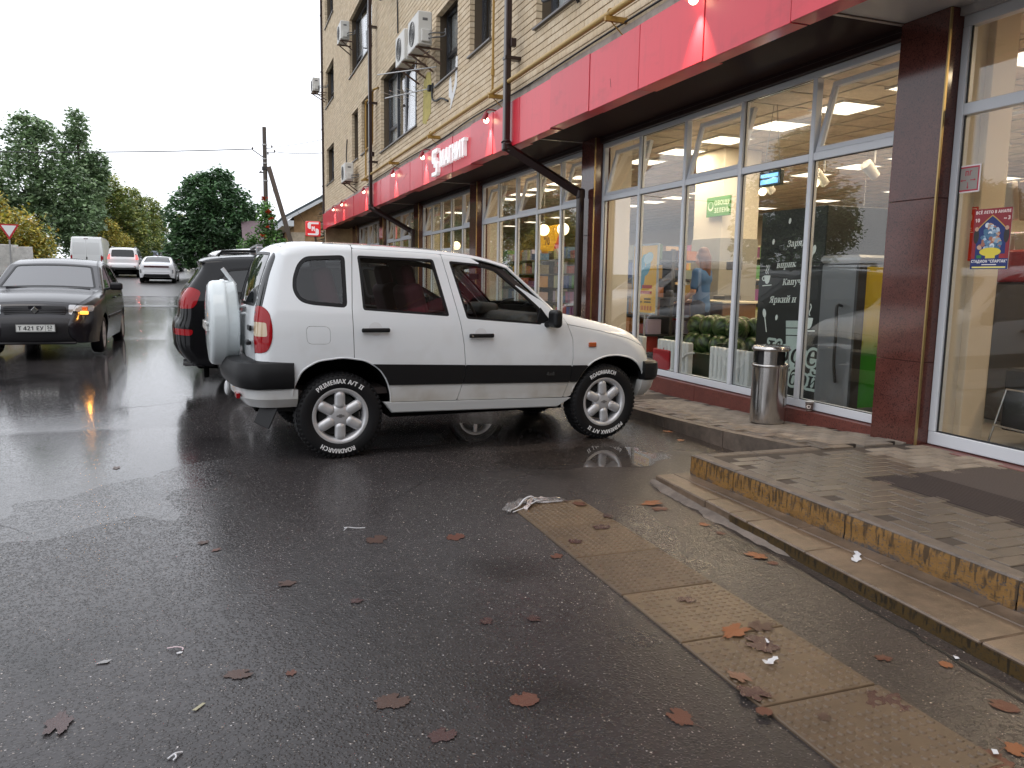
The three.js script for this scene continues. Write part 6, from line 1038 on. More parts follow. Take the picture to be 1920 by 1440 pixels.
  for (const [n, m, f, b, off] of items) part(n, B.strip((a, z) => Math.max(f(a, z) + 0.001, edge(a, z)), b, { off, step: Math.min(s.step, 0.02) }), m, C);
  part('underbody', merge([bx(s.arches[0][0] + 0.35, s.arches[1][0] - 0.35, 0.18, 0.40, -s.track + 0.02, s.track - 0.02, 0.03), bx(box[0] + 0.25, box[1] - 0.2, 0.24, 0.55, -0.42, 0.42, 0.03), ...s.arches.slice(0, 2).map(([x, y, r]) => bx(x - r + 0.02, x + r - 0.02, 0.35, 0.75, -0.42, 0.42))]), underMat, C);
  const wo = { R: s.R, w: s.tw ?? 0.2, rim: s.R * 0.66, spokes: s.spokes ?? 5 }; let first;
  for (const [x, y] of s.arches.slice(0, 2)) for (const sd of [1, -1]) { if (!first) first = makeWheel(C, [x, s.R, s.track], false, wo); else { const w = first.clone(); C.add(w); w.position.set(x, s.R, sd * s.track); w.rotation.y = sd < 0 ? PI : 0; } }
  if (s.mirror) for (const sd of [1, -1]) { const [x, y, z] = s.mirror, m = new RoundedBoxGeometry(0.1, 0.13, 0.2, 3, 0.045); m.translate(x, y, z + 0.13); const q = merge([m, rod([x + 0.02, y - 0.05, z - 0.04], [x, y - 0.02, z + 0.08], 0.022)]); part('door_mirror', sd > 0 ? q : mirrorZ(q), s.mirrorMat ?? paint, C); }
  for (const [x0, x1, y] of s.handles ?? []) { const h = new RoundedBoxGeometry(x1 - x0, 0.03, 0.03, 2, 0.012); h.translate((x0 + x1) / 2, y, B.z((x0 + x1) / 2, y) + 0.016); part('door_handle', h, s.handleMat ?? paint, C); part('door_handle', mirrorZ(h), s.handleMat ?? paint, C); }
  if (s.rails) for (const sd of [1, -1]) { const [x0, x1, y, z] = s.rails; part('roof_rail', tube([[x0, y - 0.06, sd * z], [x0 + 0.08, y, sd * z], [(x0 + x1) / 2, y + 0.01, sd * z], [x1 - 0.1, y - 0.01, sd * z], [x1, y - 0.07, sd * z]], 0.018, 6, 4), s.railMat ?? steel, C); }
  return [C, B];
}
const chrome = std({ color: rgb(0.5, 0.5, 0.5), roughness: 0.15, metalness: 0.95 }), lampClear = phy({ color: rgb(0.42, 0.44, 0.46), roughness: 0.08, metalness: 0.4, clearcoat: 1, clearcoatRoughness: 0.02 }), lampDark = phy({ color: rgb(0.06, 0.004, 0.006), roughness: 0.1, clearcoat: 1 });
const brakeLit = std({ color: rgb(0.4, 0.03, 0.04), emissive: rgb(1, 0.20, 0.18), emissiveIntensity: 1.1, roughness: 0.2 }), amberLit = std({ color: rgb(0.6, 0.25, 0.05), emissive: rgb(1, 0.42, 0.06), emissiveIntensity: 2.2, roughness: 0.2 });
const glowAt = (n, c, i, p) => { const l = new THREE.PointLight(c, i); l.position.set(...p); l.name = n; scene.add(l); };
// black sport utility car beside the white one
const suvSpec = (paint, o = {}) => ({ step: 0.022, crown: 0.04, paint, R: 0.36, tw: 0.235, track: 0.78, spokes: 5,
  prof: [[-0.86, 0.36, 0.10], [-0.985, 0.52, 0.16], [-1.01, 0.68, 0.18], [-1.005, 0.80, 0.17], [-0.95, 0.90, 0.14], [-0.935, 1.08, 0.14], [-0.905, 1.18, 0.14], [-0.84, 1.28, 0.13], [-0.68, 1.565, 0.08], [-0.70, 1.62, 0.03, 1], [-0.60, 1.66, 0.06], [-0.1, 1.71, 0.075], [0.6, 1.73, 0.08], [1.2, 1.70, 0.08], [1.55, 1.62, 0.075, 1], [2.28, 1.13, 0.07, 1], [2.55, 1.08, 0.11], [3.1, 0.98, 0.14], [3.42, 0.86, 0.2], [3.55, 0.68, 0.2], [3.57, 0.5, 0.18], [3.50, 0.28, 0.1]],
  plan: [[-1.05, 0.78], [-0.85, 0.87], [-0.4, 0.92], [0.5, 0.935], [2.2, 0.93], [3.0, 0.90], [3.35, 0.82], [3.6, 0.70]], inset: [[0.25, 0.05], [0.5, 0.01], [0.8, 0], [1.05, 0.015], [1.2, 0.05], [1.72, 0.20]], bottom: [[-1.1, 0.36], [-0.5, 0.30], [0.45, 0.26], [2.3, 0.26], [3.6, 0.27]],
  arches: [[0, 0.38, 0.40], [2.72, 0.38, 0.40]], seams: [0.42, 1.28, 2.24], windows: [[[-0.60, 1.27], [-0.40, 1.52], [0.16, 1.58], [0.20, 1.20], [-0.40, 1.19]], [[0.30, 1.20], [0.26, 1.585], [1.10, 1.60], [1.16, 1.165]], [[1.24, 1.165], [1.18, 1.60], [1.50, 1.56], [2.12, 1.14]]],
  screen: [1.62, 1.575, 2.22, 1.17, 0.60, 0.70], back: [-0.845, 1.285, -0.70, 1.54, 0.66, 0.58], topSeams: [[-0.70, 1.62], [2.30, 1.13], [3.40, 0.88]], mirror: [1.95, 1.14, 0.90], handles: [[0.46, 0.66, 1.03], [1.32, 1.52, 1.0]],
  sideItems: [['tail_lamp', lampRed, [[-1.05, 1.235], [-0.80, 1.25], [-0.70, 1.20], [-0.755, 1.06], [-0.80, 1.0], [-1.05, 0.99]]], ['rear_reflector', lampRed, [[-1.05, 0.765], [-0.80, 0.755], [-0.82, 0.68], [-1.05, 0.69]]]],
  rear: [['tail_lamp', lampRed, 1.0, 1.22, 0.55, 0.95], ['rear_reflector', lampRed, 0.69, 0.76, 0.5, 0.95], ['bumper_insert', blackPlastic, 0.40, 0.56, -0.6, 0.6]], front: [['grille', blackPlastic, 0.62, 0.82, -0.45, 0.45], ['headlamp', lampClear, 0.74, 0.90, 0.46, 0.8], ['lower_grille', blackPlastic, 0.34, 0.5, -0.6, 0.6]], ...o });
{
  const black = phy({ color: rgb(0.004, 0.004, 0.005), roughness: 0.3, specularIntensity: 0.1, clearcoat: 0.6, clearcoatRoughness: 0.05 });
  const [S] = makeCar('black_suv', 'black sport utility car with red tail lamps and roof bars parked beyond the white off-roader', null, [0.46, gy(-10.8), -10.84], 0.03, (() => { const q = suvSpec(black, { rails: [-0.5, 1.6, 1.68, 0.62], railMat: blackPlastic, arches: [[-0.19, 0.38, 0.40], [2.72, 0.38, 0.40]] }), low = (y) => y > 1.1 ? 1.1 + (y - 1.1) * 0.86 : y; q.prof = q.prof.map((p) => [p[0], low(p[1]), ...p.slice(2)]); q.windows = q.windows.map((w) => w.map(([x, y]) => [x, low(y)])); q.screen = [1.62, low(1.575), 2.22, 1.17, 0.60, 0.70]; q.back = [-0.845, low(1.285), -0.70, low(1.54), 0.66, 0.58]; q.topSeams = q.topSeams.map(([x, y]) => [x, low(y)]); return q; })());
  for (const x of [-0.02, 0.98]) part('roof_bar', merge([bar([x, 1.765, -0.66], [x, 1.765, 0.66], 0.06, 0.025), bx(x - 0.045, x + 0.045, 1.65, 1.75, 0.58, 0.68, 0.015), bx(x - 0.045, x + 0.045, 1.65, 1.75, -0.68, -0.58, 0.015)]), x < 0 ? std({ color: rgb(0.35, 0.35, 0.36), roughness: 0.4, metalness: 0.6 }) : blackPlastic, S);
  part('exhaust', rod([-0.70, 0.31, 0.45], [-0.93, 0.33, 0.45], 0.04, 16), steel, S);
  part('tow_bar', merge([bx(-0.92, -0.6, 0.27, 0.33, -0.4, 0.35, 0.01), bx(-0.70, -0.64, 0.16, 0.3, 0.5, 0.66, 0.01)]), underMat, S);
}
{
  const w = paintOf(0.72, 0.73, 0.74);
  const [S, B] = makeCar('white_taxi', 'white car with a chequered side stripe, its roof showing above the black sport utility car', null, [0.55, gy(-14), -14.1], 0.02, suvSpec(w, { arches: [[0, 0.38, 0.40], [2.72, 0.38, 0.40]], prof: suvSpec(w).prof.map((q) => [q[0], q[1] > 1 ? q[1] * 1.055 - 0.055 : q[1], ...q.slice(2)]), windows: suvSpec(w).windows.map((a) => a.map(([x, y]) => [x, y * 1.05 - 0.05])) }));
  const t = tex(128, 8, (u, v, o) => { const k = (Math.floor(u * 64) + Math.floor(v * 2)) % 2; o[0] = o[1] = o[2] = k ? 0.01 : 0.7; }, { srgb: true }); t.magFilter = THREE.NearestFilter;
  const g = B.sidePoly([[0.45, 0.83], [2.2, 0.80], [2.2, 0.90], [0.45, 0.93]], { off: 0.004, step: 0.05 }), p = g.attributes.position, uv = new Float32Array(p.count * 2); for (let i = 0; i < p.count; i++) { uv[i * 2] = p.getX(i) / 3.2; uv[i * 2 + 1] = (p.getY(i) - 0.82 + 0.02 * p.getX(i)) / 0.1; } g.setAttribute('uv', new THREE.BufferAttribute(uv, 2));
  const cm = std({ map: t, roughness: 0.4 }); part('chequered_stripe', g, cm, S); part('chequered_stripe', mirrorZ(g), cm, S);
}
// dark saloon coming up the street, seen from the front
const saloonSpec = (paint, o = {}) => ({ step: 0.022, crown: 0.035, paint, R: 0.305, tw: 0.185, track: 0.74, spokes: 6,
  prof: [[-0.76, 0.30, 0.08], [-0.84, 0.5, 0.14], [-0.83, 0.8, 0.14], [-0.80, 0.98, 0.10], [-0.70, 1.045, 0.08], [-0.30, 1.06, 0.07, 1], [0.18, 1.42, 0.07], [0.34, 1.475, 0.075], [0.8, 1.52, 0.08], [1.15, 1.515, 0.08], [1.48, 1.47, 0.07], [1.66, 1.425, 0.06, 1], [2.40, 1.02, 0.06, 1], [2.55, 0.99, 0.10], [3.0, 0.93, 0.12], [3.30, 0.85, 0.14], [3.40, 0.79, 0.16], [3.44, 0.66, 0.2], [3.50, 0.52, 0.22], [3.49, 0.36, 0.2], [3.42, 0.22, 0.1]],
  plan: [[-0.9, 0.70], [-0.6, 0.81], [0, 0.86], [1.5, 0.87], [2.4, 0.865], [2.9, 0.85], [3.2, 0.80], [3.5, 0.66]], inset: [[0.2, 0.05], [0.45, 0.01], [0.7, 0], [0.95, 0.02], [1.05, 0.06], [1.5, 0.20]], bottom: [[-0.9, 0.30], [-0.4, 0.24], [0.4, 0.2], [2.2, 0.2], [3.5, 0.22]],
  arches: [[0, 0.31, 0.35], [2.63, 0.31, 0.35]], seams: [0.32, 1.20, 2.30], windows: [[[0.36, 1.06], [0.12, 1.16], [0.40, 1.40], [0.62, 1.425], [1.08, 1.44], [1.12, 1.045]], [[1.20, 1.045], [1.17, 1.445], [1.50, 1.41], [2.22, 1.02]]],
  screen: [1.70, 1.405, 2.36, 1.04, 0.575, 0.70], back: [-0.26, 1.09, 0.16, 1.40, 0.66, 0.54], topSeams: [[-0.32, 1.06], [2.42, 1.02], [3.36, 0.83]], topNames: ['boot_lid', 'roof', 'bonnet', 'front_panel'], mirror: [2.02, 1.08, 0.84], mirrorMat: blackPlastic, handles: [[0.42, 0.58, 0.90], [1.28, 1.44, 0.88]], handleMat: blackPlastic, ...o });
{
  const aub = phy({ color: rgb(0.012, 0.011, 0.015), roughness: 0.35, specularIntensity: 0.3, clearcoat: 0.9, clearcoatRoughness: 0.14 }), grey = phy({ color: rgb(0.16, 0.165, 0.175), roughness: 0.06, ior: 1.55 });
  const [L, B] = makeCar('dark_saloon', 'dark graphite saloon with an amber indicator lit, driving towards the camera on the left', null, [-2.66, gy(-16), -17.2], -PI / 2, saloonSpec(aub, { step: 0.018, screenGlass: grey, glass: phy({ color: rgb(0.014, 0.014, 0.012), roughness: 0.02 }),
    front: [['grille', blackPlastic, 0.655, 0.775, -0.42, 0.42], ['headlamp', lampClear, 0.655, 0.80, 0.45, 0.69, 0.04], ['bumper', std({ color: rgb(0.016, 0.015, 0.017), roughness: 0.4 }), 0.24, 0.60, -0.9, 0.9, 0.05, 0.012]],
    sideItems: [['headlamp', lampClear, [[3.20, 0.80], [3.6, 0.80], [3.6, 0.70], [3.28, 0.70]]], ['side_moulding', blackPlastic, [[0.4, 0.56], [2.24, 0.55], [2.24, 0.60], [0.4, 0.61]], 0.012]] }));
  for (let i = 0; i < 4; i++) part('grille_bar', bx(3.435 + 0.004 * (3 - i), 3.462 + 0.004 * (3 - i), 0.672 + i * 0.026, 0.680 + i * 0.026, -0.41, 0.41, 0.003), std({ color: rgb(0.04, 0.04, 0.045), roughness: 0.25 }), L);
  const dm = extrude([[0, -0.052], [0.044, 0], [0, 0.052], [-0.044, 0]], 0.012, 0.004); dm.rotateY(PI / 2); dm.translate(3.468, 0.725, 0); part('emblem', dm, chrome, L);
  const badgeRing = extrude([[-0.09, 0.79], [0.09, 0.79], [0.06, 0.64], [-0.06, 0.64]], 0.01); badgeRing.rotateY(PI / 2); badgeRing.translate(3.452, 0, 0); part('badge_plinth', badgeRing, aub, L);
  plateGeo(L, ['Т 421 ЕУ', '52'], [3.575, 0.46, -0.02], 0);
  part('wiper', merge([tube([[2.41, 1.035, -0.62], [2.40, 1.045, -0.3], [2.385, 1.055, 0.02]], 0.009, 5), tube([[2.41, 1.035, 0.0], [2.40, 1.045, 0.3], [2.37, 1.06, 0.6]], 0.009, 5)]), blackPlastic, L);
  part('front_lip', bx(3.44, 3.52, 0.205, 0.24, -0.55, 0.55, 0.012), blackPlastic, L);
  const ind = new RoundedBoxGeometry(0.07, 0.055, 0.12, 3, 0.02); ind.translate(3.385, 0.685, -0.655); part('indicator_lamp', ind, amberLit, L); const up = new RoundedBoxGeometry(0.05, 0.06, 0.09, 3, 0.02); up.translate(3.375, 0.755, -0.665); part('indicator_lens', up, phy({ color: rgb(0.5, 0.12, 0.03), roughness: 0.15, clearcoat: 1 }), L);
  glowAt('indicator_glow', rgb(1, 0.42, 0.06), 0.10, [-1.97, 0.85, -13.62]);
  const drv = thing('driver', 'driver in brown sitting behind the wheel of the dark saloon', 'person', [-2.28, gy(-16) + 0.28, -16.1], 0); 
  part('body', body([[[0, 0.25, 0], [0, 0.62, -0.05], 0.15, 0.16], [[-0.14, 0.66, -0.04], [0.14, 0.66, -0.04], 0.07, 0.07], [[0, 0.70, -0.03], [0, 0.82, 0], 0.05, 0.05], [[0, 0.90, 0.01], [0, 0.96, 0], 0.08, 0.09], [[0.17, 0.64, 0], [0.2, 0.44, 0.18], 0.05, 0.04], [[0.2, 0.44, 0.18], [0.12, 0.52, 0.40], 0.04, 0.03], [[-0.17, 0.64, 0], [-0.2, 0.44, 0.18], 0.05, 0.04], [[-0.2, 0.44, 0.18], [-0.12, 0.52, 0.40], 0.04, 0.03]], [-0.55, 0.05, -0.55], 1.1, 60), std({ color: rgb(0.12, 0.06, 0.04), roughness: 0.8 }), drv);
}
{
  const blk = paintOf(0.010, 0.011, 0.014, 0.3);
  makeCar('black_hatchback', 'black car cut by the left edge of the picture behind the dark saloon', null, [-7.35, gy(-19), -19.6], -0.78, saloonSpec(blk, { step: 0.03, screenGlass: phy({ color: rgb(0.2, 0.21, 0.22), roughness: 0.03 }), front: [['grille', blackPlastic, 0.655, 0.775, -0.42, 0.42], ['headlamp', lampClear, 0.655, 0.80, 0.45, 0.69, 0.04]] }));
}
// white saloon driving away
{
  const w = paintOf(0.74, 0.75, 0.77), dark = std({ color: rgb(0.02, 0.02, 0.022), roughness: 0.4 });
  const [K] = makeCar('white_saloon', 'low white saloon with a full-width dark tail lamp driving away up the street', null, [-3.2, gy(-47.5), -47.6], PI / 2, { ...saloonSpec(w), step: 0.035, R: 0.33, tw: 0.235, track: 0.80,
    prof: [[-1.0, 0.32, 0.1], [-1.09, 0.45, 0.16], [-1.10, 0.7, 0.18], [-1.12, 0.93, 0.12], [-1.06, 1.02, 0.06], [-0.85, 1.045, 0.07], [-0.55, 1.08, 0.07, 1], [0.25, 1.38, 0.07], [0.8, 1.435, 0.08], [1.2, 1.44, 0.08], [1.6, 1.37, 0.07, 1], [2.5, 0.98, 0.07, 1], [3.2, 0.86, 0.14], [3.7, 0.66, 0.2], [3.74, 0.4, 0.15], [3.66, 0.25, 0.1]],
    plan: [[-1.12, 0.76], [-0.8, 0.88], [0, 0.93], [2.5, 0.92], [3.3, 0.86], [3.75, 0.68]], inset: [[0.2, 0.05], [0.5, 0], [0.85, 0.01], [1.0, 0.06], [1.45, 0.27]], bottom: [[-1.2, 0.30], [0.4, 0.19], [3.8, 0.22]], arches: [[0, 0.335, 0.37], [2.85, 0.335, 0.37]], seams: [0.4, 1.3, 2.35],
    windows: [[[0.1, 1.10], [0.35, 1.33], [1.15, 1.375], [1.2, 1.05]], [[1.28, 1.05], [1.24, 1.375], [1.55, 1.34], [2.3, 1.0]]], screen: [1.66, 1.35, 2.44, 1.0, 0.56, 0.70], back: [-0.5, 1.10, 0.22, 1.36, 0.66, 0.54], topSeams: [[-0.55, 1.08], [2.5, 0.98], [3.6, 0.7]], mirror: [2.0, 1.05, 0.88],
    rear: [['tail_lamp', lampDark, 0.82, 0.91, -0.95, 0.95, 0.03, 0.008], ['diffuser', dark, 0.33, 0.475, -0.72, 0.72, 0.04, 0.01], ['bumper_groove', std({ color: rgb(0.3, 0.3, 0.31), roughness: 0.4 }), 0.56, 0.575, -0.7, 0.7, 0.005]] });
  plateGeo(K, ['', ''], [-1.112, 0.53, 0], PI); part('shark_fin', (() => { const g = extrude([[0, 0], [0.18, 0], [0.05, 0.07]], 0.03, 0.004); g.translate(0.3, 1.43, -0.015); return g; })(), dark, K);
  for (const s of [-1, 1]) part('air_vent', bx(-1.10, -1.02, 0.52, 0.72, s * 0.80 - 0.02, s * 0.80 + 0.02, 0.01), dark, K);
}
// white four-by-four with its brake lamps lit
{
  const w = paintOf(0.72, 0.73, 0.74);
  const [K] = makeCar('white_four_by_four', 'tall white four-by-four with lit red brake lamps, right of the white van', null, [-5.75, gy(-56.5), -56.6], PI / 2, { ...suvSpec(w), step: 0.045, R: 0.38, track: 0.80,
    prof: [[-0.95, 0.5, 0.1], [-1.06, 0.62, 0.12], [-1.06, 0.80, 0.12], [-0.98, 0.88, 0.1], [-0.98, 1.15, 0.1], [-0.93, 1.3, 0.1], [-0.80, 1.76, 0.08], [-0.70, 1.82, 0.07], [0.2, 1.86, 0.07], [1.3, 1.83, 0.07], [1.6, 1.74, 0.06, 1], [2.25, 1.24, 0.07, 1], [3.3, 1.08, 0.12], [3.6, 0.9, 0.2], [3.62, 0.5, 0.1]],
    plan: [[-1.1, 0.84], [-0.8, 0.92], [0, 0.94], [2.3, 0.93], [3.3, 0.88], [3.7, 0.72]], inset: [[0.3, 0.04], [0.6, 0], [1.1, 0.01], [1.3, 0.05], [1.85, 0.17]], bottom: [[-1.1, 0.52], [-0.4, 0.45], [3.7, 0.42]], arches: [[0, 0.4, 0.43], [2.79, 0.4, 0.43]],
    windows: [[[-0.68, 1.28], [-0.56, 1.66], [0.2, 1.69], [0.2, 1.27]], [[0.3, 1.27], [0.28, 1.69], [1.1, 1.69], [1.14, 1.25]], [[1.22, 1.25], [1.18, 1.69], [1.52, 1.65], [2.1, 1.22]]], screen: [1.66, 1.68, 2.2, 1.27, 0.62, 0.72], back: [-0.935, 1.27, -0.82, 1.70, 0.66, 0.62], topSeams: [[-0.72, 1.81], [2.26, 1.24], [3.5, 0.98]], mirror: [1.95, 1.24, 0.92],
    sideItems: [['tail_lamp', brakeLit, [[-1.1, 1.45], [-0.86, 1.45], [-0.84, 1.12], [-1.1, 1.12]]]], rear: [['tail_lamp', brakeLit, 1.13, 1.42, 0.72, 0.95], ['lower_bumper', std({ color: rgb(0.10, 0.10, 0.10), roughness: 0.5 }), 0.51, 0.62, -0.8, 0.8, 0.04, 0.01], ['rear_reflector', lampRed, 0.66, 0.70, 0.62, 0.85]], rails: [-0.5, 1.3, 1.92, 0.66] });
  plateGeo(K, ['', ''], [-1.0, 1.03, 0], PI);
  for (const s of [-1, 1]) glowAt('brake_glow', rgb(1, 0.2, 0.18), 0.15, [-5.75 + s * 0.86, gy(-56.5) + 1.28, -55.4]);
}
// white panel van
{
  const w = paintOf(0.70, 0.71, 0.71, 0.4);
  const [K] = makeCar('white_van', 'tall white panel van with closed rear doors standing by the trees on the left', null, [-8.5, gy(-62), -61.8], PI / 2, { ...suvSpec(w), step: 0.06, R: 0.34, track: 0.86, crown: 0.02,
    prof: [[-0.98, 0.36, 0.06], [-1.0, 0.6, 0.07], [-0.995, 1.6, 0.08], [-0.95, 2.2, 0.10], [-0.90, 2.46, 0.10], [-0.75, 2.52, 0.08], [1, 2.54, 0.09], [2.7, 2.46, 0.1], [3.1, 2.3, 0.1, 1], [3.85, 1.38, 0.1, 1], [4.5, 1.1, 0.15], [4.75, 0.7, 0.15], [4.72, 0.35, 0.1]],
    plan: [[-1.0, 1.0], [0, 1.02], [3, 1.02], [4.2, 0.98], [4.8, 0.8]], inset: [[0.3, 0.02], [1.4, 0], [2.5, 0.1]], bottom: [[-1, 0.36], [4.8, 0.3]], arches: [[0, 0.36, 0.4], [3.45, 0.36, 0.4]], seams: [0.9, 2.5, 3.6], windows: [[[2.6, 1.45], [2.6, 2.05], [3.15, 2.05], [3.6, 1.42]]], screen: [3.15, 2.22, 3.82, 1.42, 0.8, 0.88], back: null, topSeams: [[-0.88, 2.47], [3.86, 1.38], [4.6, 0.9]], topNames: ['rear_door', 'roof', 'bonnet', 'front_panel'], mirror: [3.35, 1.55, 1.0], mirrorMat: blackPlastic, handles: [],
    rear: [['tail_lamp', lampRed, 0.78, 1.28, 0.86, 1.0, 0.03], ['door_recess', std({ color: rgb(0.6, 0.61, 0.61), roughness: 0.5 }), 1.32, 2.12, 0.06, 0.80, 0.05, -0.004], ['rear_bumper', std({ color: rgb(0.06, 0.06, 0.06), roughness: 0.6 }), 0.37, 0.52, -0.98, 0.98, 0.02, 0.02], ['top_lamp', lampDark, 2.36, 2.41, -0.13, 0.13, 0.01, 0.01], ['door_seam', blackPlastic, 0.55, 2.3, -0.006, 0.006, 0.002, 0.002]] });
  part('door_latch', bx(-1.03, -0.99, 0.95, 1.18, -0.03, 0.06, 0.01), blackPlastic, K);
  plateGeo(K, ['', ''], [-1.012, 0.68, 0.3], PI);
}
// far cars down the street
{
  const grey = paintOf(0.03, 0.033, 0.036), blue = paintOf(0.16, 0.19, 0.24), w = paintOf(0.7, 0.71, 0.72), o = { step: 0.09, spokes: 3 };
  makeCar('dark_far_car', 'dark car with a pale roof far up the street, beyond the white saloon', null, [-4.0, gy(-75), -75], PI / 2, suvSpec(grey, o));
  makeCar('blue_far_car', 'blue-grey car far up the street between the four-by-four and the dark car', null, [-6.6, gy(-88), -88], PI / 2, suvSpec(blue, o));
  const [F] = makeCar('white_far_car', 'white car far up the street with a bright headlamp lit', null, [-3.2, gy(-96), -96], -PI / 2, suvSpec(w, { ...o, front: [['headlamp', std({ color: rgb(0.8, 0.8, 0.8), emissive: rgb(1, 0.95, 0.75), emissiveIntensity: 5 }), 0.70, 0.92, 0.40, 0.8]] }));
  glowAt('headlamp_glow', rgb(1, 0.95, 0.75), 0.8, [-3.2, gy(-92) + 0.9, -92]);
  makeCar('white_parked_car', 'white car half hidden under the dark round tree on the right of the street', null, [-0.55, gy(-66), -66.5], -PI / 2 - 0.1, suvSpec(w, o));
}
// ---------------------------------------------------------------- things fixed to the building
{
  const spotMat = std({ color: rgb(0.25, 0.02, 0.03), roughness: 0.4 }), bulb = std({ color: rgb(0.8, 0.8, 0.8), emissive: rgb(1, 0.82, 0.55), emissiveIntensity: 6 });
  const Z = [-6.36, -12.2, -16.4, -19.4, -23.6, -28.1, -30.3], L = ['at the top edge of the picture', 'left of the long rain pipe', 'just left of the white shop lettering', 'fourth from the camera', 'right above the far rain pipe', 'next to last towards the corner', 'last before the building corner'];
  let first;
  Z.forEach((z, i) => {
    const t = first ? first.clone() : thing('fascia_lamp', '', 'lamp', [0, 0, 0]);
    if (!first) {
      first = t;
      part('arm', tube([[0.14, 0.06, 0], [0.04, 0.08, 0], [-0.06, 0.07, 0], [-0.10, 0.0, 0]], 0.011, 6), spotMat, t);
      const h = cyl(0.05, 0.035, 0.13, 18, 0, 0, 0, true); h.rotateZ(-0.35); h.translate(-0.095, -0.03, 0); part('lamp_head', h, spotMat, t);
      const g = new THREE.SphereGeometry(0.045, 16, 10); g.translate(-0.078, -0.085, 0); part('bulb', g, bulb, t);
    } else { t.name = numbered('fascia_lamp'); scene.add(t); }
    tag(t, 'small lit spot lamp over the red fascia, ' + L[i], 'lamp', 'spot lamps along the red fascia'); t.position.set(XF, 4.02, z);
    const s = new THREE.SpotLight(rgb(1, 0.72, 0.42), 14, 0, 0.6, 0.95); s.position.set(XF - 0.075, 3.905, z); s.target.position.set(XF - 0.03, 3.0, z); s.castShadow = true; s.name = 'fascia_lamp_glow'; scene.add(s, s.target);
  });
  // shop lettering and mark
  const sign = thing('shop_lettering', 'white raised shop lettering with its mark on the red fascia', 'sign', [XF - 0.004, 0, 0]);
  const wm = std({ color: rgb(0.85, 0.85, 0.85), emissive: rgb(1, 1, 1), emissiveIntensity: 0.25, roughness: 0.4 });
  const turn = (g, z, y) => { g.rotateY(-PI / 2); g.translate(0, y, z); return g; };
  [...'МАГНИТ'].reduce((z, ch) => { const g = new TextGeometry(ch, { font, size: 0.30, depth: 0.07, curveSegments: 3, bevelEnabled: false }); g.computeBoundingBox(); const w = g.boundingBox.max.x - g.boundingBox.min.x; g.translate(-g.boundingBox.min.x, 0, 0); g.scale(0.96, 1, 1); part('letter', turn(g, z, 3.575), wm, sign); return z + w * 0.96 + 0.055; }, -15.06);
  // mark: a hooked S round a small letter
  const hook = [[0.05, 0.40], [0.42, 0.40], [0.42, 0.33], [0.13, 0.33], [0.12, 0.32], [0.12, 0.14], [0.05, 0.14], [0.0, 0.19], [0, 0.35]], hook2 = hook.map(([x, y]) => [0.42 - x, 0.30 - y + 0.0]);
  const mark = (s, d) => merge([extrude(hook.map(([x, y]) => [x * s, y * s]), d), extrude(hook2.map(([x, y]) => [x * s, y * s]), d), extrude([[0.15, 0.06], [0.19, 0.06], [0.19, 0.15], [0.21, 0.11], [0.23, 0.15], [0.23, 0.06], [0.27, 0.06], [0.27, 0.24], [0.23, 0.24], [0.21, 0.20], [0.19, 0.24], [0.15, 0.24]].map(([x, y]) => [x * s, y * s]), d)]);
  part('mark', turn(mark(1.0, 0.07), -15.66, 3.56), wm, sign);
  const c = thing('corner_sign', 'small red square shop sign with a white mark standing out at the building corner', 'sign', [3.66, 3.42, -34.0]);
  part('sign_box', (() => { const g = new RoundedBoxGeometry(0.62, 0.62, 0.14, 4, 0.06); return g; })(), phy({ color: rgb(0.55, 0.015, 0.02), emissive: rgb(0.9, 0.05, 0.05), emissiveIntensity: 0.35, roughness: 0.3, clearcoat: 0.5 }), c);
  const mg = mark(1.05, 0.02); mg.translate(-0.22, -0.155, 0.065); part('mark', mg, wm, c); for (const y of [0.2, -0.1]) part('bracket', rod([0.3, y, 0], [0.5, y, 0], 0.02), steel, c);
}
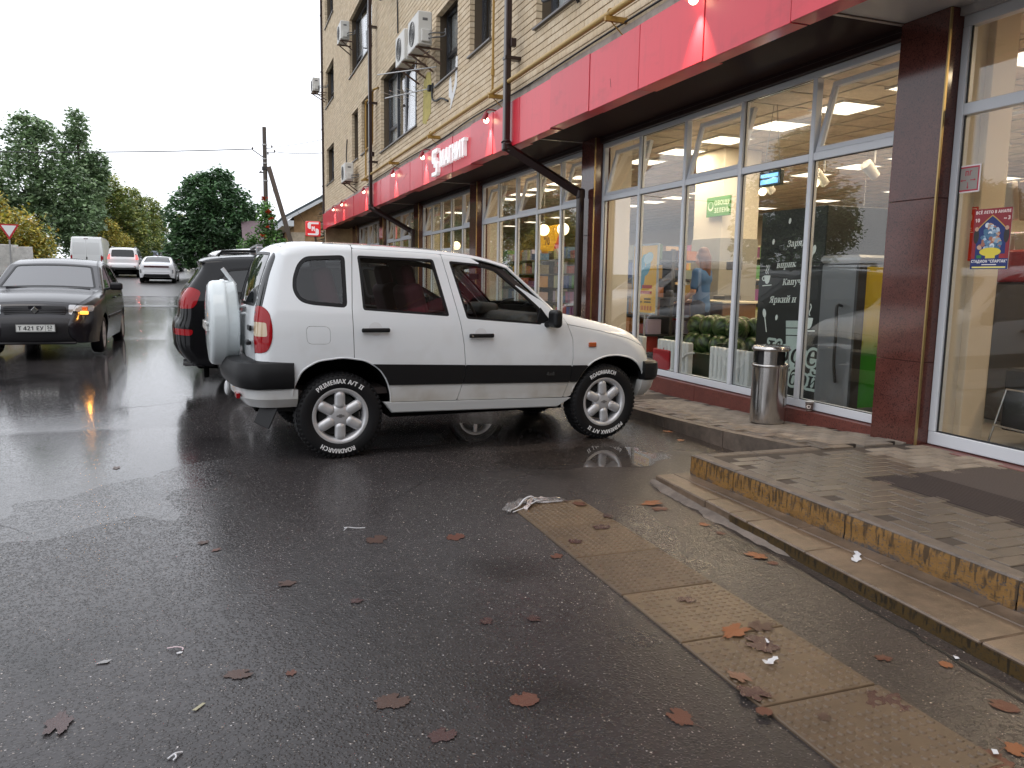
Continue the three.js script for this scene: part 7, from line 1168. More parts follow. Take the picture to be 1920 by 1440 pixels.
// yellow gas pipes
{
  const ym = std({ color: rgb(0.42, 0.27, 0.075), roughness: 0.5 }), y2 = std({ color: rgb(0.36, 0.21, 0.04), roughness: 0.55 });
  const g = thing('gas_pipe', 'long ochre gas pipe running along the brick just above the red fascia', 'pipe', [0, 0, 0]);
  part('pipe', rod([XB - 0.18, 4.31, -24.0], [XB - 0.18, 4.31, 2], 0.034, 16), ym, g);
  for (const z of [-23.3, -19.65, -15.75, -11.93, -8.0, -4.2]) { const b = merge([bar([XB - 0.26, 4.255, z], [XB + 0.01, 4.255, z], 0.05, 0.006), bar([XB - 0.26, 4.237, z + 0.022], [XB + 0.01, 4.237, z + 0.022], 0.05, 0.04), new THREE.TorusGeometry(0.042, 0.006, 6, 18, PI).translate(XB - 0.18, 4.31, z), rod([XB - 0.2, 4.24, z], [XB + 0.005, 4.05, z + 0.02], 0.007, 6)]); part('bracket', b, y2, g); }
  const v = thing('gas_riser', 'thin ochre gas riser climbing the brick between two windows near the long rain pipe', 'pipe', [0, 0, 0]);
  part('pipe', merge([rod([XB - 0.1, 4.42, -12.2], [XB - 0.1, 9, -12.2], 0.019, 12), rod([XB - 0.1, 4.62, -12.2], [XB - 0.1, 4.72, -12.2], 0.03, 12)]), y2, v); part('pipe_bend', tube([[XB - 0.1, 4.45, -12.2], [XB - 0.11, 4.38, -12.2], [XB - 0.18, 4.34, -12.2]], 0.018), y2, v);
  const u = thing('gas_loop', 'pair of ochre gas pipes bent over at the top beside the far rain pipe', 'pipe', [0, 0, 0]);
  part('pipe', tube([[XB - 0.1, 4.36, -23.78], [XB - 0.1, 5.1, -23.78], [XB - 0.1, 6.42, -23.76], [XB - 0.1, 6.52, -23.66], [XB - 0.02, 6.53, -23.5], [XB + 0.02, 6.5, -23.4]], 0.026, 10, 8, 0.1), y2, u); part('pipe', tube([[XB - 0.1, 5.14, -23.8], [XB - 0.1, 5.15, -23.0], [XB - 0.1, 5.2, -22.72], [XB - 0.1, 5.4, -22.68], [XB - 0.1, 6.5, -22.62], [XB - 0.1, 6.58, -22.5], [XB - 0.02, 6.58, -22.2]], 0.026, 10, 8, 0.1), y2, u);
}
// rain pipes: down the wall, back under the soffit, down the pillar
{
  const pipe = (label, z, zp) => {
    const t = thing('rain_pipe', label, 'rain pipe', [0, 0, 0], 0, 'brown rain pipes');
    part('pipe', merge([bx(XF - 0.115, XF - 0.025, 3.42, 13.2, z - 0.055, z + 0.055, 0.014)]), brownMetal, t);
    const a = [XF - 0.07, 3.40, z], b = [XP - 0.10, 2.72, zp]; part('pipe', merge([bar(a, b, 0.105, 0.09)]), brownMetal, t);
    const el = (p, n) => { const gs = []; for (let i = 0; i < n; i++) gs.push(new THREE.TorusGeometry(0.062, 0.014, 6, 16).rotateX(PI / 2 + 0.25 * (i - 1)).translate(p[0] + i * 0.02, p[1] - i * 0.035, p[2])); return merge(gs); };
    part('elbow', merge([el([XF - 0.07, 3.46, z], 4), new RoundedBoxGeometry(0.12, 0.14, 0.115, 2, 0.03).translate(...a)]), brownMetal, t); part('elbow', new RoundedBoxGeometry(0.125, 0.16, 0.115, 3, 0.04).translate(...b), brownMetal, t);
    part('pipe', bx(XP - 0.145, XP - 0.055, 0.12, 2.70, zp - 0.055, zp + 0.055, 0.014), brownMetal, t);
    for (const y of [4.62, 6.2, 8.2, 10.5]) part('clip', bx(XF - 0.125, XB + 0.01, y, y + 0.05, z - 0.062, z + 0.062, 0.004), brownMetal, t);
    part('clip_box', bx(XF - 0.06, XF + 0.02, 4.78, 4.90, z + 0.06, z + 0.13, 0.006), brownMetal, t);
  };
  pipe('brown rain pipe down the near part of the facade, bent back to the granite pillar', -11.27, -10.78); pipe('brown rain pipe down the far part of the facade, bent back to a far pillar', -22.5, -21.62);
  const e = thing('rain_pipe', 'thin dark rain pipe down the far corner of the building', 'rain pipe', [0, 0, 0]); part('pipe', rod([XB - 0.03, 3.6, ZFAR - 0.1], [XB - 0.03, 13.2, ZFAR - 0.1], 0.05, 12), brownMetal, e); for (const y of [5.2, 7.5, 9.8, 12]) part('clip', bx(XB - 0.09, XB + 0.03, y, y + 0.05, ZFAR - 0.16, ZFAR - 0.04, 0.004), brownMetal, e);
}
// air conditioners
{
  const body = std({ color: rgb(0.62, 0.61, 0.57), roughness: 0.5 }), grey = std({ color: rgb(0.12, 0.12, 0.12), roughness: 0.5 });
  const unit = (label, y, z, w, h, x1 = 0.42) => {
    const t = thing('air_conditioner', label, 'air conditioner', [XB, y, z], 0, 'air conditioners on the brick wall'), D = 0.28, x0 = -x1;
    part('casing', (() => { const g = new RoundedBoxGeometry(D, h, w, 3, 0.025); g.translate(x0 + D / 2, h / 2, -w / 2); return g; })(), body, t);
    const f = [new THREE.TorusGeometry(h * 0.36, 0.008, 6, 36).rotateY(PI / 2).translate(x0 - 0.006, h * 0.5, -w * 0.58)]; for (let i = 1; i < 5; i++) f.push(new THREE.TorusGeometry(h * 0.075 * i, 0.005, 5, 30).rotateY(PI / 2).translate(x0 - 0.004, h * 0.5, -w * 0.58)); for (let i = 0; i < 4; i++) f.push(bar([x0 - 0.004, h * 0.5 - h * 0.35 * Math.cos(i * PI / 4), -w * 0.58 - h * 0.35 * Math.sin(i * PI / 4)], [x0 - 0.004, h * 0.5 + h * 0.35 * Math.cos(i * PI / 4), -w * 0.58 + h * 0.35 * Math.sin(i * PI / 4)], 0.008, 0.008)); part('fan_grille', merge(f), grey, t);
    part('valve_cover', bx(x0 + 0.06, x0 + 0.24, 0.05, h * 0.45, 0.0, 0.05, 0.012), body, t); part('hand_grip', bx(x0 + 0.09, x0 + 0.19, h * 0.72, h * 0.80, -0.005, 0.004, 0.002), grey, t);
    for (const bz of [-0.14, -w + 0.14]) part('bracket', merge([bx(x0 - 0.02, 0, -0.035, -0.005, bz - 0.02, bz + 0.02), bar([x0 + 0.05, -0.03, bz], [0, -0.3, bz], 0.03, 0.03)]), std({ color: rgb(0.12, 0.07, 0.05), roughness: 0.7 }), t);
    part('refrigerant_pipe', merge([tube([[x0 + 0.2, h * 0.3, 0.05], [x0 + 0.25, h * 0.3, 0.16], [-0.02, h * 0.36, 0.14], [0.02, h * 0.5, 0.1]], 0.014, 6), tube([[x0 + 0.2, h * 0.18, 0.05], [x0 + 0.25, h * 0.15, 0.2], [-0.02, h * 0.25, 0.17], [0.02, h * 0.5, 0.1]], 0.014, 6)]), grey, t);
  };
  unit('pale air conditioner high on the brick left of the big upper window', 8.92, -26.35, 0.82, 0.56); unit('pale air conditioner under the brick nearest the tall window, in front of another', 5.93, -15.55, 0.88, 0.62, 0.5); unit('air conditioner mostly hidden behind the nearer one over the wide window', 5.95, -16.8, 0.85, 0.62, 0.5); unit('pale air conditioner low on the far wall above the red fascia', 4.48, -25.75, 0.82, 0.56); unit('small air conditioner jutting past the far building corner', 8.78, -33.2, 0.7, 0.5, 0.55);
}
// aerial and loose cables
{
  const al = std({ color: rgb(0.5, 0.5, 0.5), roughness: 0.4, metalness: 0.6 }), blk = std({ color: rgb(0.02, 0.02, 0.022), roughness: 0.6 });
  const a = thing('aerial', 'thin television aerial on a long boom sticking out of the brick below the tall window', 'aerial', [0, 0, 0]);
  part('boom', rod([XB - 0.03, 5.32, -16.35], [XB - 0.62, 5.44, -18.2], 0.012, 8), al, a); for (let i = 0; i < 6; i++) { const t = i / 6, p = [lerp(XB - 0.1, XB - 0.6, t), lerp(5.33, 5.43, t), lerp(-16.5, -18.1, t)], w = 0.12 + 0.03 * i; part('element', rod([p[0] - w, p[1] + 0.05, p[2] + 0.1], [p[0] + w, p[1] - 0.02, p[2] - 0.1], 0.006, 6), al, a); } part('mount', bx(XB - 0.1, XB, 5.26, 5.38, -16.42, -16.3, 0.01), blk, a);
  const c = (l, pts, r = 0.012) => solo('wall_cable', tube(pts, r, 6), blk, l, 'cable');
  c('black cable drooping along the brick below the tall window', [[XB - 0.02, 5.4, -16.28], [XB - 0.05, 5.1, -16.2], [XB - 0.05, 4.98, -15.9], [XB - 0.04, 4.95, -15.5], [XB - 0.02, 4.82, -15.1]], 0.02);
  c('black cable bunch hanging high on the brick by the upper window', [[XB - 0.02, 8.75, -21.3], [XB - 0.2, 8.45, -21.0], [XB - 0.1, 8.3, -20.2], [XB - 0.04, 8.2, -19.7], [XB - 0.02, 7.3, -19.65]], 0.018);
  c('grey cable curling below the big near window at the top of the picture', [[XB - 0.02, 5.6, -10.3], [XB - 0.1, 5.15, -10.2], [XB - 0.1, 5.05, -9.9], [XB - 0.1, 4.98, -9.5], [XB - 0.06, 4.85, -9.2], [XB - 0.02, 4.8, -9.2]], 0.022);
  c('thin black cable hanging down the wall above the low air conditioner', [[XB - 0.02, 6.1, -27.9], [XB - 0.05, 5.6, -27.9], [XB - 0.05, 5.1, -27.7], [XB - 0.1, 4.8, -26.6]], 0.02);
  c('dark cable laid along the top of the fascia below the gas pipe', [[XB - 0.03, 4.19, -24], [XB - 0.03, 4.21, -19], [XB - 0.03, 4.18, -15.5], [XB - 0.03, 4.22, -13.5], [XB - 0.03, 4.19, -11], [XB - 0.03, 4.22, -8], [XB - 0.03, 4.2, -4]], 0.012);
  // bird netting rods over the air conditioner
  solo('drain_rod', rod([XB - 0.02, 5.66, -16.0], [XB - 0.9, 5.78, -17.6], 0.012, 8), al, 'thin pale rod under the pair of air conditioners', 'rod');
}
// litter bin and paper cup by the window
{
  const st = std({ color: rgb(0.48, 0.46, 0.44), roughness: 0.16, metalness: 0.95 }), b = thing('litter_bin', 'round polished steel litter bin with open slots under its lid, beside the shop window', 'litter bin', [4.90, walkY(-6.15), -6.15]);
  const L = (pts) => { const g = new THREE.LatheGeometry(pts.map((p) => new THREE.Vector2(p[0], p[1])), 64); return g; };
  part('drum', L([[0, 0.01], [0.16, 0.01], [0.165, 0.02], [0.165, 0.545], [0.175, 0.55], [0.175, 0.57], [0.165, 0.575], [0.15, 0.56], [0.14, 0.5], [0, 0.3]]), st, b);
  for (let i = 0; i < 4; i++) { const a = i * PI / 2 + 0.5, g = new THREE.CylinderGeometry(0.163, 0.163, 0.14, 10, 1, true, a, 0.75); g.translate(0, 0.64, 0); part('slot_post', g, st, b); }
  part('inner_liner', cyl(0.13, 0.13, 0.14, 32, 0, 0.64, 0, true), std({ color: rgb(0.01, 0.01, 0.01), roughness: 0.6 }), b);
  part('lid', L([[0.165, 0.70], [0.178, 0.705], [0.178, 0.725], [0.170, 0.728], [0.170, 0.738], [0.162, 0.745], [0.12, 0.752], [0.0, 0.755]]), st, b);
  const c = thing('paper_cup', 'brown and white paper coffee cup standing on the granite sill', 'cup', [5.19, 0.263, -5.92]), t = canvasTex(256, 128, (q) => { q.fillStyle = '#3a221b'; q.fillRect(0, 0, 256, 128); q.fillStyle = '#d9cfc6'; for (let i = 0; i < 5; i++) for (let k = 0; k < 22; k++) q.fillRect(k * 12 + (i % 2) * 5, 16 + i * 23, 8, 5); q.beginPath(); q.arc(90, 64, 26, 0, 7); q.fill(); q.beginPath(); q.arc(218, 64, 26, 0, 7); q.fill(); q.fillStyle = '#3a221b'; q.beginPath(); q.arc(94, 64, 13, 0, 7); q.fill(); q.beginPath(); q.arc(222, 64, 13, 0, 7); q.fill(); });
  part('sleeve', cyl(0.029, 0.039, 0.092, 32, 0, 0.046, 0, true), std({ map: t, roughness: 0.6 }), c); part('rim', L([[0.037, 0.090], [0.041, 0.090], [0.0415, 0.096], [0.038, 0.097], [0.036, 0.092], [0.028, 0.005], [0, 0.004]]), std({ color: rgb(0.7, 0.68, 0.66), roughness: 0.6 }), c);
}
// ---------------------------------------------------------------- trees, pole, houses, wires
const barkMat = std({ map: mottled, color: rgb(0.09, 0.072, 0.055), roughness: 0.95 });
const leafMat = phy({ vertexColors: true, roughness: 0.7, side: THREE.DoubleSide, specularIntensity: 0.6, transmission: 0.42, thickness: 0 });
// crown: leaves in clumps on twigs, filling uneven lobes; lobes are [x, y, z, rx, ry, rz]
function crownGeo(lobes, n, size, pal, seed, { droop = 0.2, clump = 14, spread = 0.32 } = {}) {
  const r = RNG(seed), pos = [], nor = [], col = [], q = vec(), nn = vec(), a = vec(), b = vec(), c0 = vec();
  const vol = lobes.map((l) => Math.pow(l[3] * l[4] * l[5], 0.6)), tot = vol.reduce((x, y) => x + y, 0);
  for (let k = 0; k < n * 0.8; k++) {
    let t = r() * tot, i = 0; while (i < lobes.length - 1 && t > vol[i]) t -= vol[i++];
    const L = lobes[i], th = r() * 2 * PI, ph = Math.acos(2 * r() - 1), rad = Math.pow(0.30 + 0.70 * r(), 0.45) * (0.88 + 0.26 * r());
    c0.set(L[0] + L[3] * rad * Math.sin(ph) * Math.cos(th), L[1] + L[4] * rad * Math.cos(ph), L[2] + L[5] * rad * Math.sin(ph) * Math.sin(th));
    const hue = r(), shade = 0.6 + 0.7 * r();
    for (let m = 0; m < clump; m++) {
      q.set(c0.x + (r() + r() - 1) * spread * 1.2, c0.y + (r() + r() - 1) * spread - droop * spread * r(), c0.z + (r() + r() - 1) * spread * 1.2);
      nn.set(r() - 0.5, 0.25 + r() * 0.9, r() - 0.5).normalize(); a.set(r() - 0.5, (r() - 0.5) * 0.6 - droop, r() - 0.5).addScaledVector(nn, -nn.dot(a)).normalize(); b.crossVectors(nn, a);
      const s = size * (0.6 + 0.8 * r()), w = s * (0.30 + 0.18 * r()), P = [q.x, q.y, q.z], T = [q.x + a.x * s, q.y + a.y * s - 0.15 * s, q.z + a.z * s], M = [q.x + a.x * s * 0.45, q.y + a.y * s * 0.45, q.z + a.z * s * 0.45];
      pos.push(...P, ...T, M[0] + b.x * w, M[1] + b.y * w, M[2] + b.z * w, ...P, M[0] - b.x * w, M[1] - b.y * w, M[2] - b.z * w, ...T);
      const p = pal[Math.floor(clamp(hue + (r() - 0.5) * 0.5, 0, 0.999) * pal.length)], v = 2.5 * shade * (0.8 + 0.4 * r());
      for (let j = 0; j < 6; j++) { nor.push(nn.x, nn.y, nn.z); col.push(p[0] * v, p[1] * v, p[2] * v); }
    }
  }
  const g = new THREE.BufferGeometry(); g.setAttribute('position', new THREE.Float32BufferAttribute(pos, 3)); g.setAttribute('normal', new THREE.Float32BufferAttribute(nor, 3)); g.setAttribute('color', new THREE.Float32BufferAttribute(col, 3)); return g;
}
function trunkGeo(lobes, r0, top, seed) {
  const r = RNG(seed), gs = [], main = [[0, -0.3, 0], [0.1 * (r() - 0.5), top * 0.3, 0.1], [0.25 * (r() - 0.5), top * 0.65, -0.1], [0.2 * (r() - 0.5), top, 0]];
  for (let i = 0; i < 3; i++) gs.push(rod(main[i], main[i + 1], r0 * (1 - i * 0.27), 10, r0 * (1 - (i + 1) * 0.27)));
  lobes.forEach((l) => { const t = clamp((l[1] - l[4]) / top, 0.28, 0.85), y = top * t, k = [l[0] * 0.5, lerp(y, l[1], 0.55), l[2] * 0.5]; gs.push(rod([0, y, 0], k, r0 * 0.42, 7, r0 * 0.26), rod(k, [l[0], l[1] + l[4] * 0.3, l[2]], r0 * 0.26, 6, r0 * 0.08)); for (let i = 0; i < 3; i++) gs.push(rod(k, [l[0] + (r() - 0.5) * l[3] * 1.5, l[1] + (r() - 0.3) * l[4], l[2] + (r() - 0.5) * l[5] * 1.5], r0 * 0.14, 5, r0 * 0.04)); });
  return merge(gs);
}
function tree(label, x, z, lobes, o, group) {
  const t = thing(o.name ?? 'tree', label, 'tree', [x, gy(z), z], o.turn ?? 0, group);
  part('trunk', trunkGeo(lobes, o.r ?? 0.22, Math.max(...lobes.map((l) => l[1])), o.seed), barkMat, t); part('crown', crownGeo(lobes, o.n, o.size, o.pal, o.seed + 5, o), leafMat, t); if (o.scale) t.scale.setScalar(o.scale); return t;
}
function again(t, label, x, z, turn, s, group) { const c = t.clone(); c.name = numbered(t.name.replace(/_\d{3}$/, '')); scene.add(c); c.position.set(x, gy(z), z); c.rotation.y = turn; c.scale.setScalar(s); tag(c, label, 'tree', group); return c; }
const dark = [[0.022, 0.050, 0.020], [0.030, 0.065, 0.024], [0.036, 0.078, 0.030], [0.045, 0.09, 0.034]], poplar = [[0.060, 0.095, 0.046], [0.078, 0.118, 0.056], [0.098, 0.142, 0.068], [0.13, 0.17, 0.095]], yellow = [[0.20, 0.18, 0.03], [0.25, 0.21, 0.03], [0.16, 0.15, 0.03], [0.10, 0.12, 0.03], [0.24, 0.17, 0.03]], olive = [[0.075, 0.10, 0.026], [0.11, 0.13, 0.032], [0.16, 0.16, 0.035], [0.06, 0.09, 0.025]];
const big = tree('tall grey-green poplar, the biggest tree on the left of the street', -12.0, -66, [[0, 3.2, 0, 2.6, 2.2, 2.2], [-1.3, 5.6, 0.3, 2.4, 2.1, 2.0], [1.2, 5.2, -0.2, 2.2, 2.2, 2.0], [-0.3, 8.0, 0, 1.9, 1.9, 1.7], [-0.5, 9.3, 0.1, 1.1, 1.1, 1.0], [-2.6, 4.2, 0.4, 1.5, 1.4, 1.3], [2.3, 3.6, 0.2, 1.5, 1.5, 1.3]], { n: 2100, size: 0.23, pal: poplar, seed: 3, r: 0.3, spread: 0.36, scale: 1.08 });
tree('slender grey-green poplar with a pointed top beside the biggest tree', -9.7, -68, [[0, 3.2, 0, 1.7, 2.0, 1.6], [0.2, 5.6, 0, 1.4, 1.7, 1.3], [-0.2, 7.6, 0.1, 1.0, 1.5, 1.0], [0, 9.2, 0, 0.6, 1.1, 0.6], [0.9, 6.8, 0, 0.8, 0.9, 0.7]], { n: 1100, size: 0.22, pal: poplar, seed: 9, r: 0.2, spread: 0.3, scale: 1.16 });
again(big, 'grey-green tree cut by the left edge of the picture', -17.2, -66, 2.2, 1.0);
const bush = tree('yellow drooping shrub in front of the poplars above the concrete panels', -12.3, -54, [[0, 1.6, 0, 1.9, 1.3, 1.5], [-0.8, 2.9, 0, 1.3, 1.1, 1.2], [0.9, 2.3, 0.2, 1.4, 1.1, 1.2], [-0.2, 3.7, 0, 0.8, 0.7, 0.8], [1.8, 1.3, 0.2, 1.0, 0.9, 0.9]], { name: 'shrub', n: 1150, size: 0.15, pal: yellow, seed: 14, r: 0.1, droop: 0.9, spread: 0.34, scale: 1.2 });
tree('dark green bush low under the yellow shrub', -12.6, -56.5, [[0, 1.1, 0, 2.2, 1.2, 1.2], [1.6, 1.0, 0, 1.4, 1.0, 1.0], [-1.6, 1.3, 0, 1.4, 1.2, 1.0]], { name: 'shrub', n: 420, size: 0.2, pal: dark, seed: 15, r: 0.08 });
again(bush, 'small yellow bush between the white van and the olive trees', -7.9, -68, 1.2, 0.95);
const ol = tree('olive-green tree leaning over the street behind the four-by-four', -8.3, -72, [[0, 2.6, 0, 2.0, 1.9, 1.8], [0.3, 4.8, 0, 1.9, 1.7, 1.7], [-0.2, 6.6, 0, 1.3, 1.3, 1.2], [1.5, 3.2, 0, 1.3, 1.3, 1.2], [1.0, 1.3, 0.2, 1.4, 0.9, 1.2]], { n: 1150, size: 0.24, pal: olive, seed: 21, r: 0.22 });
again(ol, 'olive-green tree, second in the row up the street', -7.7, -82, 1.4, 0.96); again(ol, 'olive-green tree, third in the row up the street', -7.4, -93, 2.9, 0.95); again(ol, 'small far olive-green tree at the end of the row up the street', -7.2, -106, 4.2, 0.9);
const maple = tree('dark round maple on the right of the street before the pole', -0.35, -57.5, [[0, 2.5, 0, 2.5, 1.9, 2.4], [-1.3, 4.2, 0.2, 1.7, 1.5, 1.7], [1.3, 4.3, 0, 1.8, 1.6, 1.7], [0, 5.5, 0, 1.9, 1.4, 1.8], [-1.7, 2.0, 0.4, 1.5, 1.3, 1.3], [1.9, 2.2, 0.2, 1.5, 1.4, 1.3], [0.4, 6.6, 0, 1.0, 0.7, 1.0], [-0.9, 6.1, 0, 0.9, 0.7, 0.9]], { n: 2000, size: 0.24, pal: dark, seed: 31, r: 0.24, spread: 0.34 });
again(maple, 'dark tree beyond the round maple on the right of the street', -1.4, -84, 1.9, 0.82); again(maple, 'dark tree far up the right side of the street', -2.2, -104, 3.1, 0.9); again(maple, 'dark tree behind the pole and the vine', 1.6, -66, 0.7, 0.72);
for (const [x, z, a, s, l] of [[-5.4, -132, 0.4, 1.0, 'far tree closing the end of the street, on its left'], [-3.6, -140, 2.4, 0.9, 'far tree closing the end of the street, in its middle'], [-1.2, -128, 1.1, 0.85, 'far tree closing the end of the street, on its right']]) again(ol, l, x, z, a, s);
// trees and a long block round the rest of the lot, seen only as reflections
for (const [x, z, a, s, l] of [[-19, -36, 0.3, 0.9, 'tree on the far side of the lot, first from the street'], [-21, -26, 1.3, 0.8, 'tree on the far side of the lot, second from the street'], [-20, -15, 2.5, 0.95, 'tree on the far side of the lot, third from the street'], [-22, -4, 3.6, 0.85, 'tree on the far side of the lot, nearest the camera'], [-12, 20, 4.4, 1.0, 'tree behind the camera on the left'], [-3, 22, 5.2, 0.9, 'tree straight behind the camera'], [5, 20, 0.9, 1.0, 'tree behind the camera on the right']]) again(s > 0.88 ? big : maple, l, x, z, a, s);
{
  const b = thing('brick_block', 'long brown apartment block on the other side of the lot behind the camera', 'building', [-4, 0, 30]), w = std({ map: mottled, color: rgb(0.20, 0.19, 0.185), roughness: 0.9 });
  part('wall', bx(-26, 22, -1, 15, 0, 10), w, b); part('roof', bx(-26.4, 22.4, 15.004, 15.4, -0.4, 10.4), std({ color: rgb(0.08, 0.07, 0.07), roughness: 0.8 }), b);
  for (let y = 1.2; y < 13; y += 3) for (let x = -24; x < 21; x += 3.2) { const f = part('window', bx(x, x + 1.5, y, y + 1.5, -0.05, 0.02), frameWhite, b); part('pane', bx(x + 0.08, x + 1.42, y + 0.08, y + 1.42, -0.065, -0.052), glassDark, f); }
}
// spruce and vines at the corner
{
  const sp = (label, x, z, h, seed) => { const t = thing('spruce', label, 'tree', [x, gy(z), z]), r = RNG(seed), pos = [], nor = [], col = []; part('trunk', rod([0, -0.2, 0], [0, h, 0], 0.13, 10, 0.02), barkMat, t); const twigs = [];
    for (let y = 0.4; y < h; y += 0.17) { const R = (1 - y / h) * h * 0.26 + 0.06, n = 5 + Math.floor(R * 6); for (let i = 0; i < n; i++) { const a = r() * 2 * PI, L = R * (0.75 + 0.4 * r()), dx = Math.cos(a), dz = Math.sin(a); if (i < 3) twigs.push(rod([0, y, 0], [dx * L, y - L * 0.25, dz * L], 0.018, 4, 0.006)); for (let k = 0; k < 14 * L + 4; k++) { const q = Math.pow(r(), 0.6) * L, o = [dx * q + (r() - 0.5) * 0.14, y - q * 0.25 + (r() - 0.5) * 0.1, dz * q + (r() - 0.5) * 0.14], s = 0.16 + 0.1 * r(), v = [dx * s + (r() - 0.5) * 0.14, -0.05 * r() + (r() - 0.3) * 0.08, dz * s + (r() - 0.5) * 0.14], w = 0.035; pos.push(...o, o[0] + v[0] - dz * w, o[1] + v[1], o[2] + v[2] + dx * w, o[0] + v[0] + dz * w, o[1] + v[1], o[2] + v[2] - dx * w); const c = 0.6 + 0.7 * r(); for (let j = 0; j < 3; j++) { nor.push(dx * 0.5, 0.8, dz * 0.5); col.push(0.045 * c, 0.085 * c, 0.065 * c); } } } }
    part('branches', merge(twigs), barkMat, t); const g = new THREE.BufferGeometry(); g.setAttribute('position', new THREE.Float32BufferAttribute(pos, 3)); g.computeVertexNormals(); g.setAttribute('color', new THREE.Float32BufferAttribute(col, 3)); part('needles', g, leafMat, t); };
  sp('blue-green spruce just beyond the building corner, behind the small red sign', 5.2, -42.5, 5.0, 51); sp('blue-green spruce low under the end of the red fascia', 6.6, -40, 3.6, 57);
  const vine = [[0.035, 0.085, 0.018], [0.05, 0.12, 0.024], [0.075, 0.15, 0.03], [0.03, 0.06, 0.016]];
  const mk = (label, x, z, lobes, n, seed, blooms) => { const t = thing('trumpet_vine', label, 'plant', [x, gy(z), z]); part('stem', merge([tube([[0.1, 0, 0], [-0.06, 0.8, 0.05], [0.08, 1.6, -0.05], [0, 2.6, 0]], 0.05, 6), ...lobes.map((l) => rod([0, Math.min(2.2, l[1] * 0.5), 0], [l[0], l[1], l[2]], 0.025, 5, 0.01))]), barkMat, t); part('foliage', crownGeo(lobes, n, 0.15, vine, seed, { droop: 0.6, clump: 12, spread: 0.22 }), leafMat, t);
    const fm = std({ color: rgb(0.62, 0.10, 0.03), roughness: 0.5 }), r = RNG(seed + 1); for (let i = 0; i < blooms; i++) { const l = lobes[Math.floor(r() * lobes.length)], a = PI * (0.15 + 0.7 * r()), e = (r() - 0.5) * 2.2; const c = vec(l[0] + l[3] * 0.98 * Math.cos(a) * Math.cos(e), l[1] + l[4] * 0.98 * Math.sin(e), l[2] + l[5] * 1.02 * Math.abs(Math.sin(a)) * Math.cos(e)), gs = []; for (let k = 0; k < 4; k++) { const g = new THREE.ConeGeometry(0.05, 0.15, 7, 1, true); g.rotateX(-PI / 2 - 0.4 + r() * 0.8); g.rotateY((r() - 0.5) * 1.6); g.translate(c.x + (r() - 0.5) * 0.14, c.y + (r() - 0.5) * 0.12, c.z + 0.05 + r() * 0.06); gs.push(g); } part('blossom', merge(gs), fm, t); } };
  mk('trumpet vine with orange blossoms climbing the pole', 2.05, -39.3, [[0, 1.0, 0.1, 1.1, 1.0, 0.8], [-0.5, 1.9, 0, 0.7, 0.8, 0.6], [0.3, 2.2, 0, 0.7, 0.8, 0.6], [0.1, 3.1, 0, 0.45, 0.7, 0.45], [0.9, 0.8, 0.2, 0.7, 0.7, 0.6], [0, 3.9, 0, 0.22, 0.5, 0.22]], 520, 61, 18);
  mk('trumpet vine with orange blossoms sprawling low beside the building corner', 4.1, -37.2, [[0, 0.75, 0, 1.0, 0.75, 0.7], [1.1, 0.75, 0, 0.9, 0.7, 0.7], [-1.1, 0.5, 0.1, 0.8, 0.6, 0.6], [0.5, 1.1, 0, 0.7, 0.55, 0.6]], 420, 67, 16);
  tree('low clipped green hedge behind the vines', 3.2, -41, [[0, 0.7, 0, 1.3, 0.7, 0.6], [1.5, 0.75, 0, 1.2, 0.7, 0.6], [-1.4, 0.6, 0, 1.1, 0.6, 0.6]], { name: 'hedge', n: 300, size: 0.13, pal: vine, seed: 71, r: 0.05, spread: 0.2 });
}
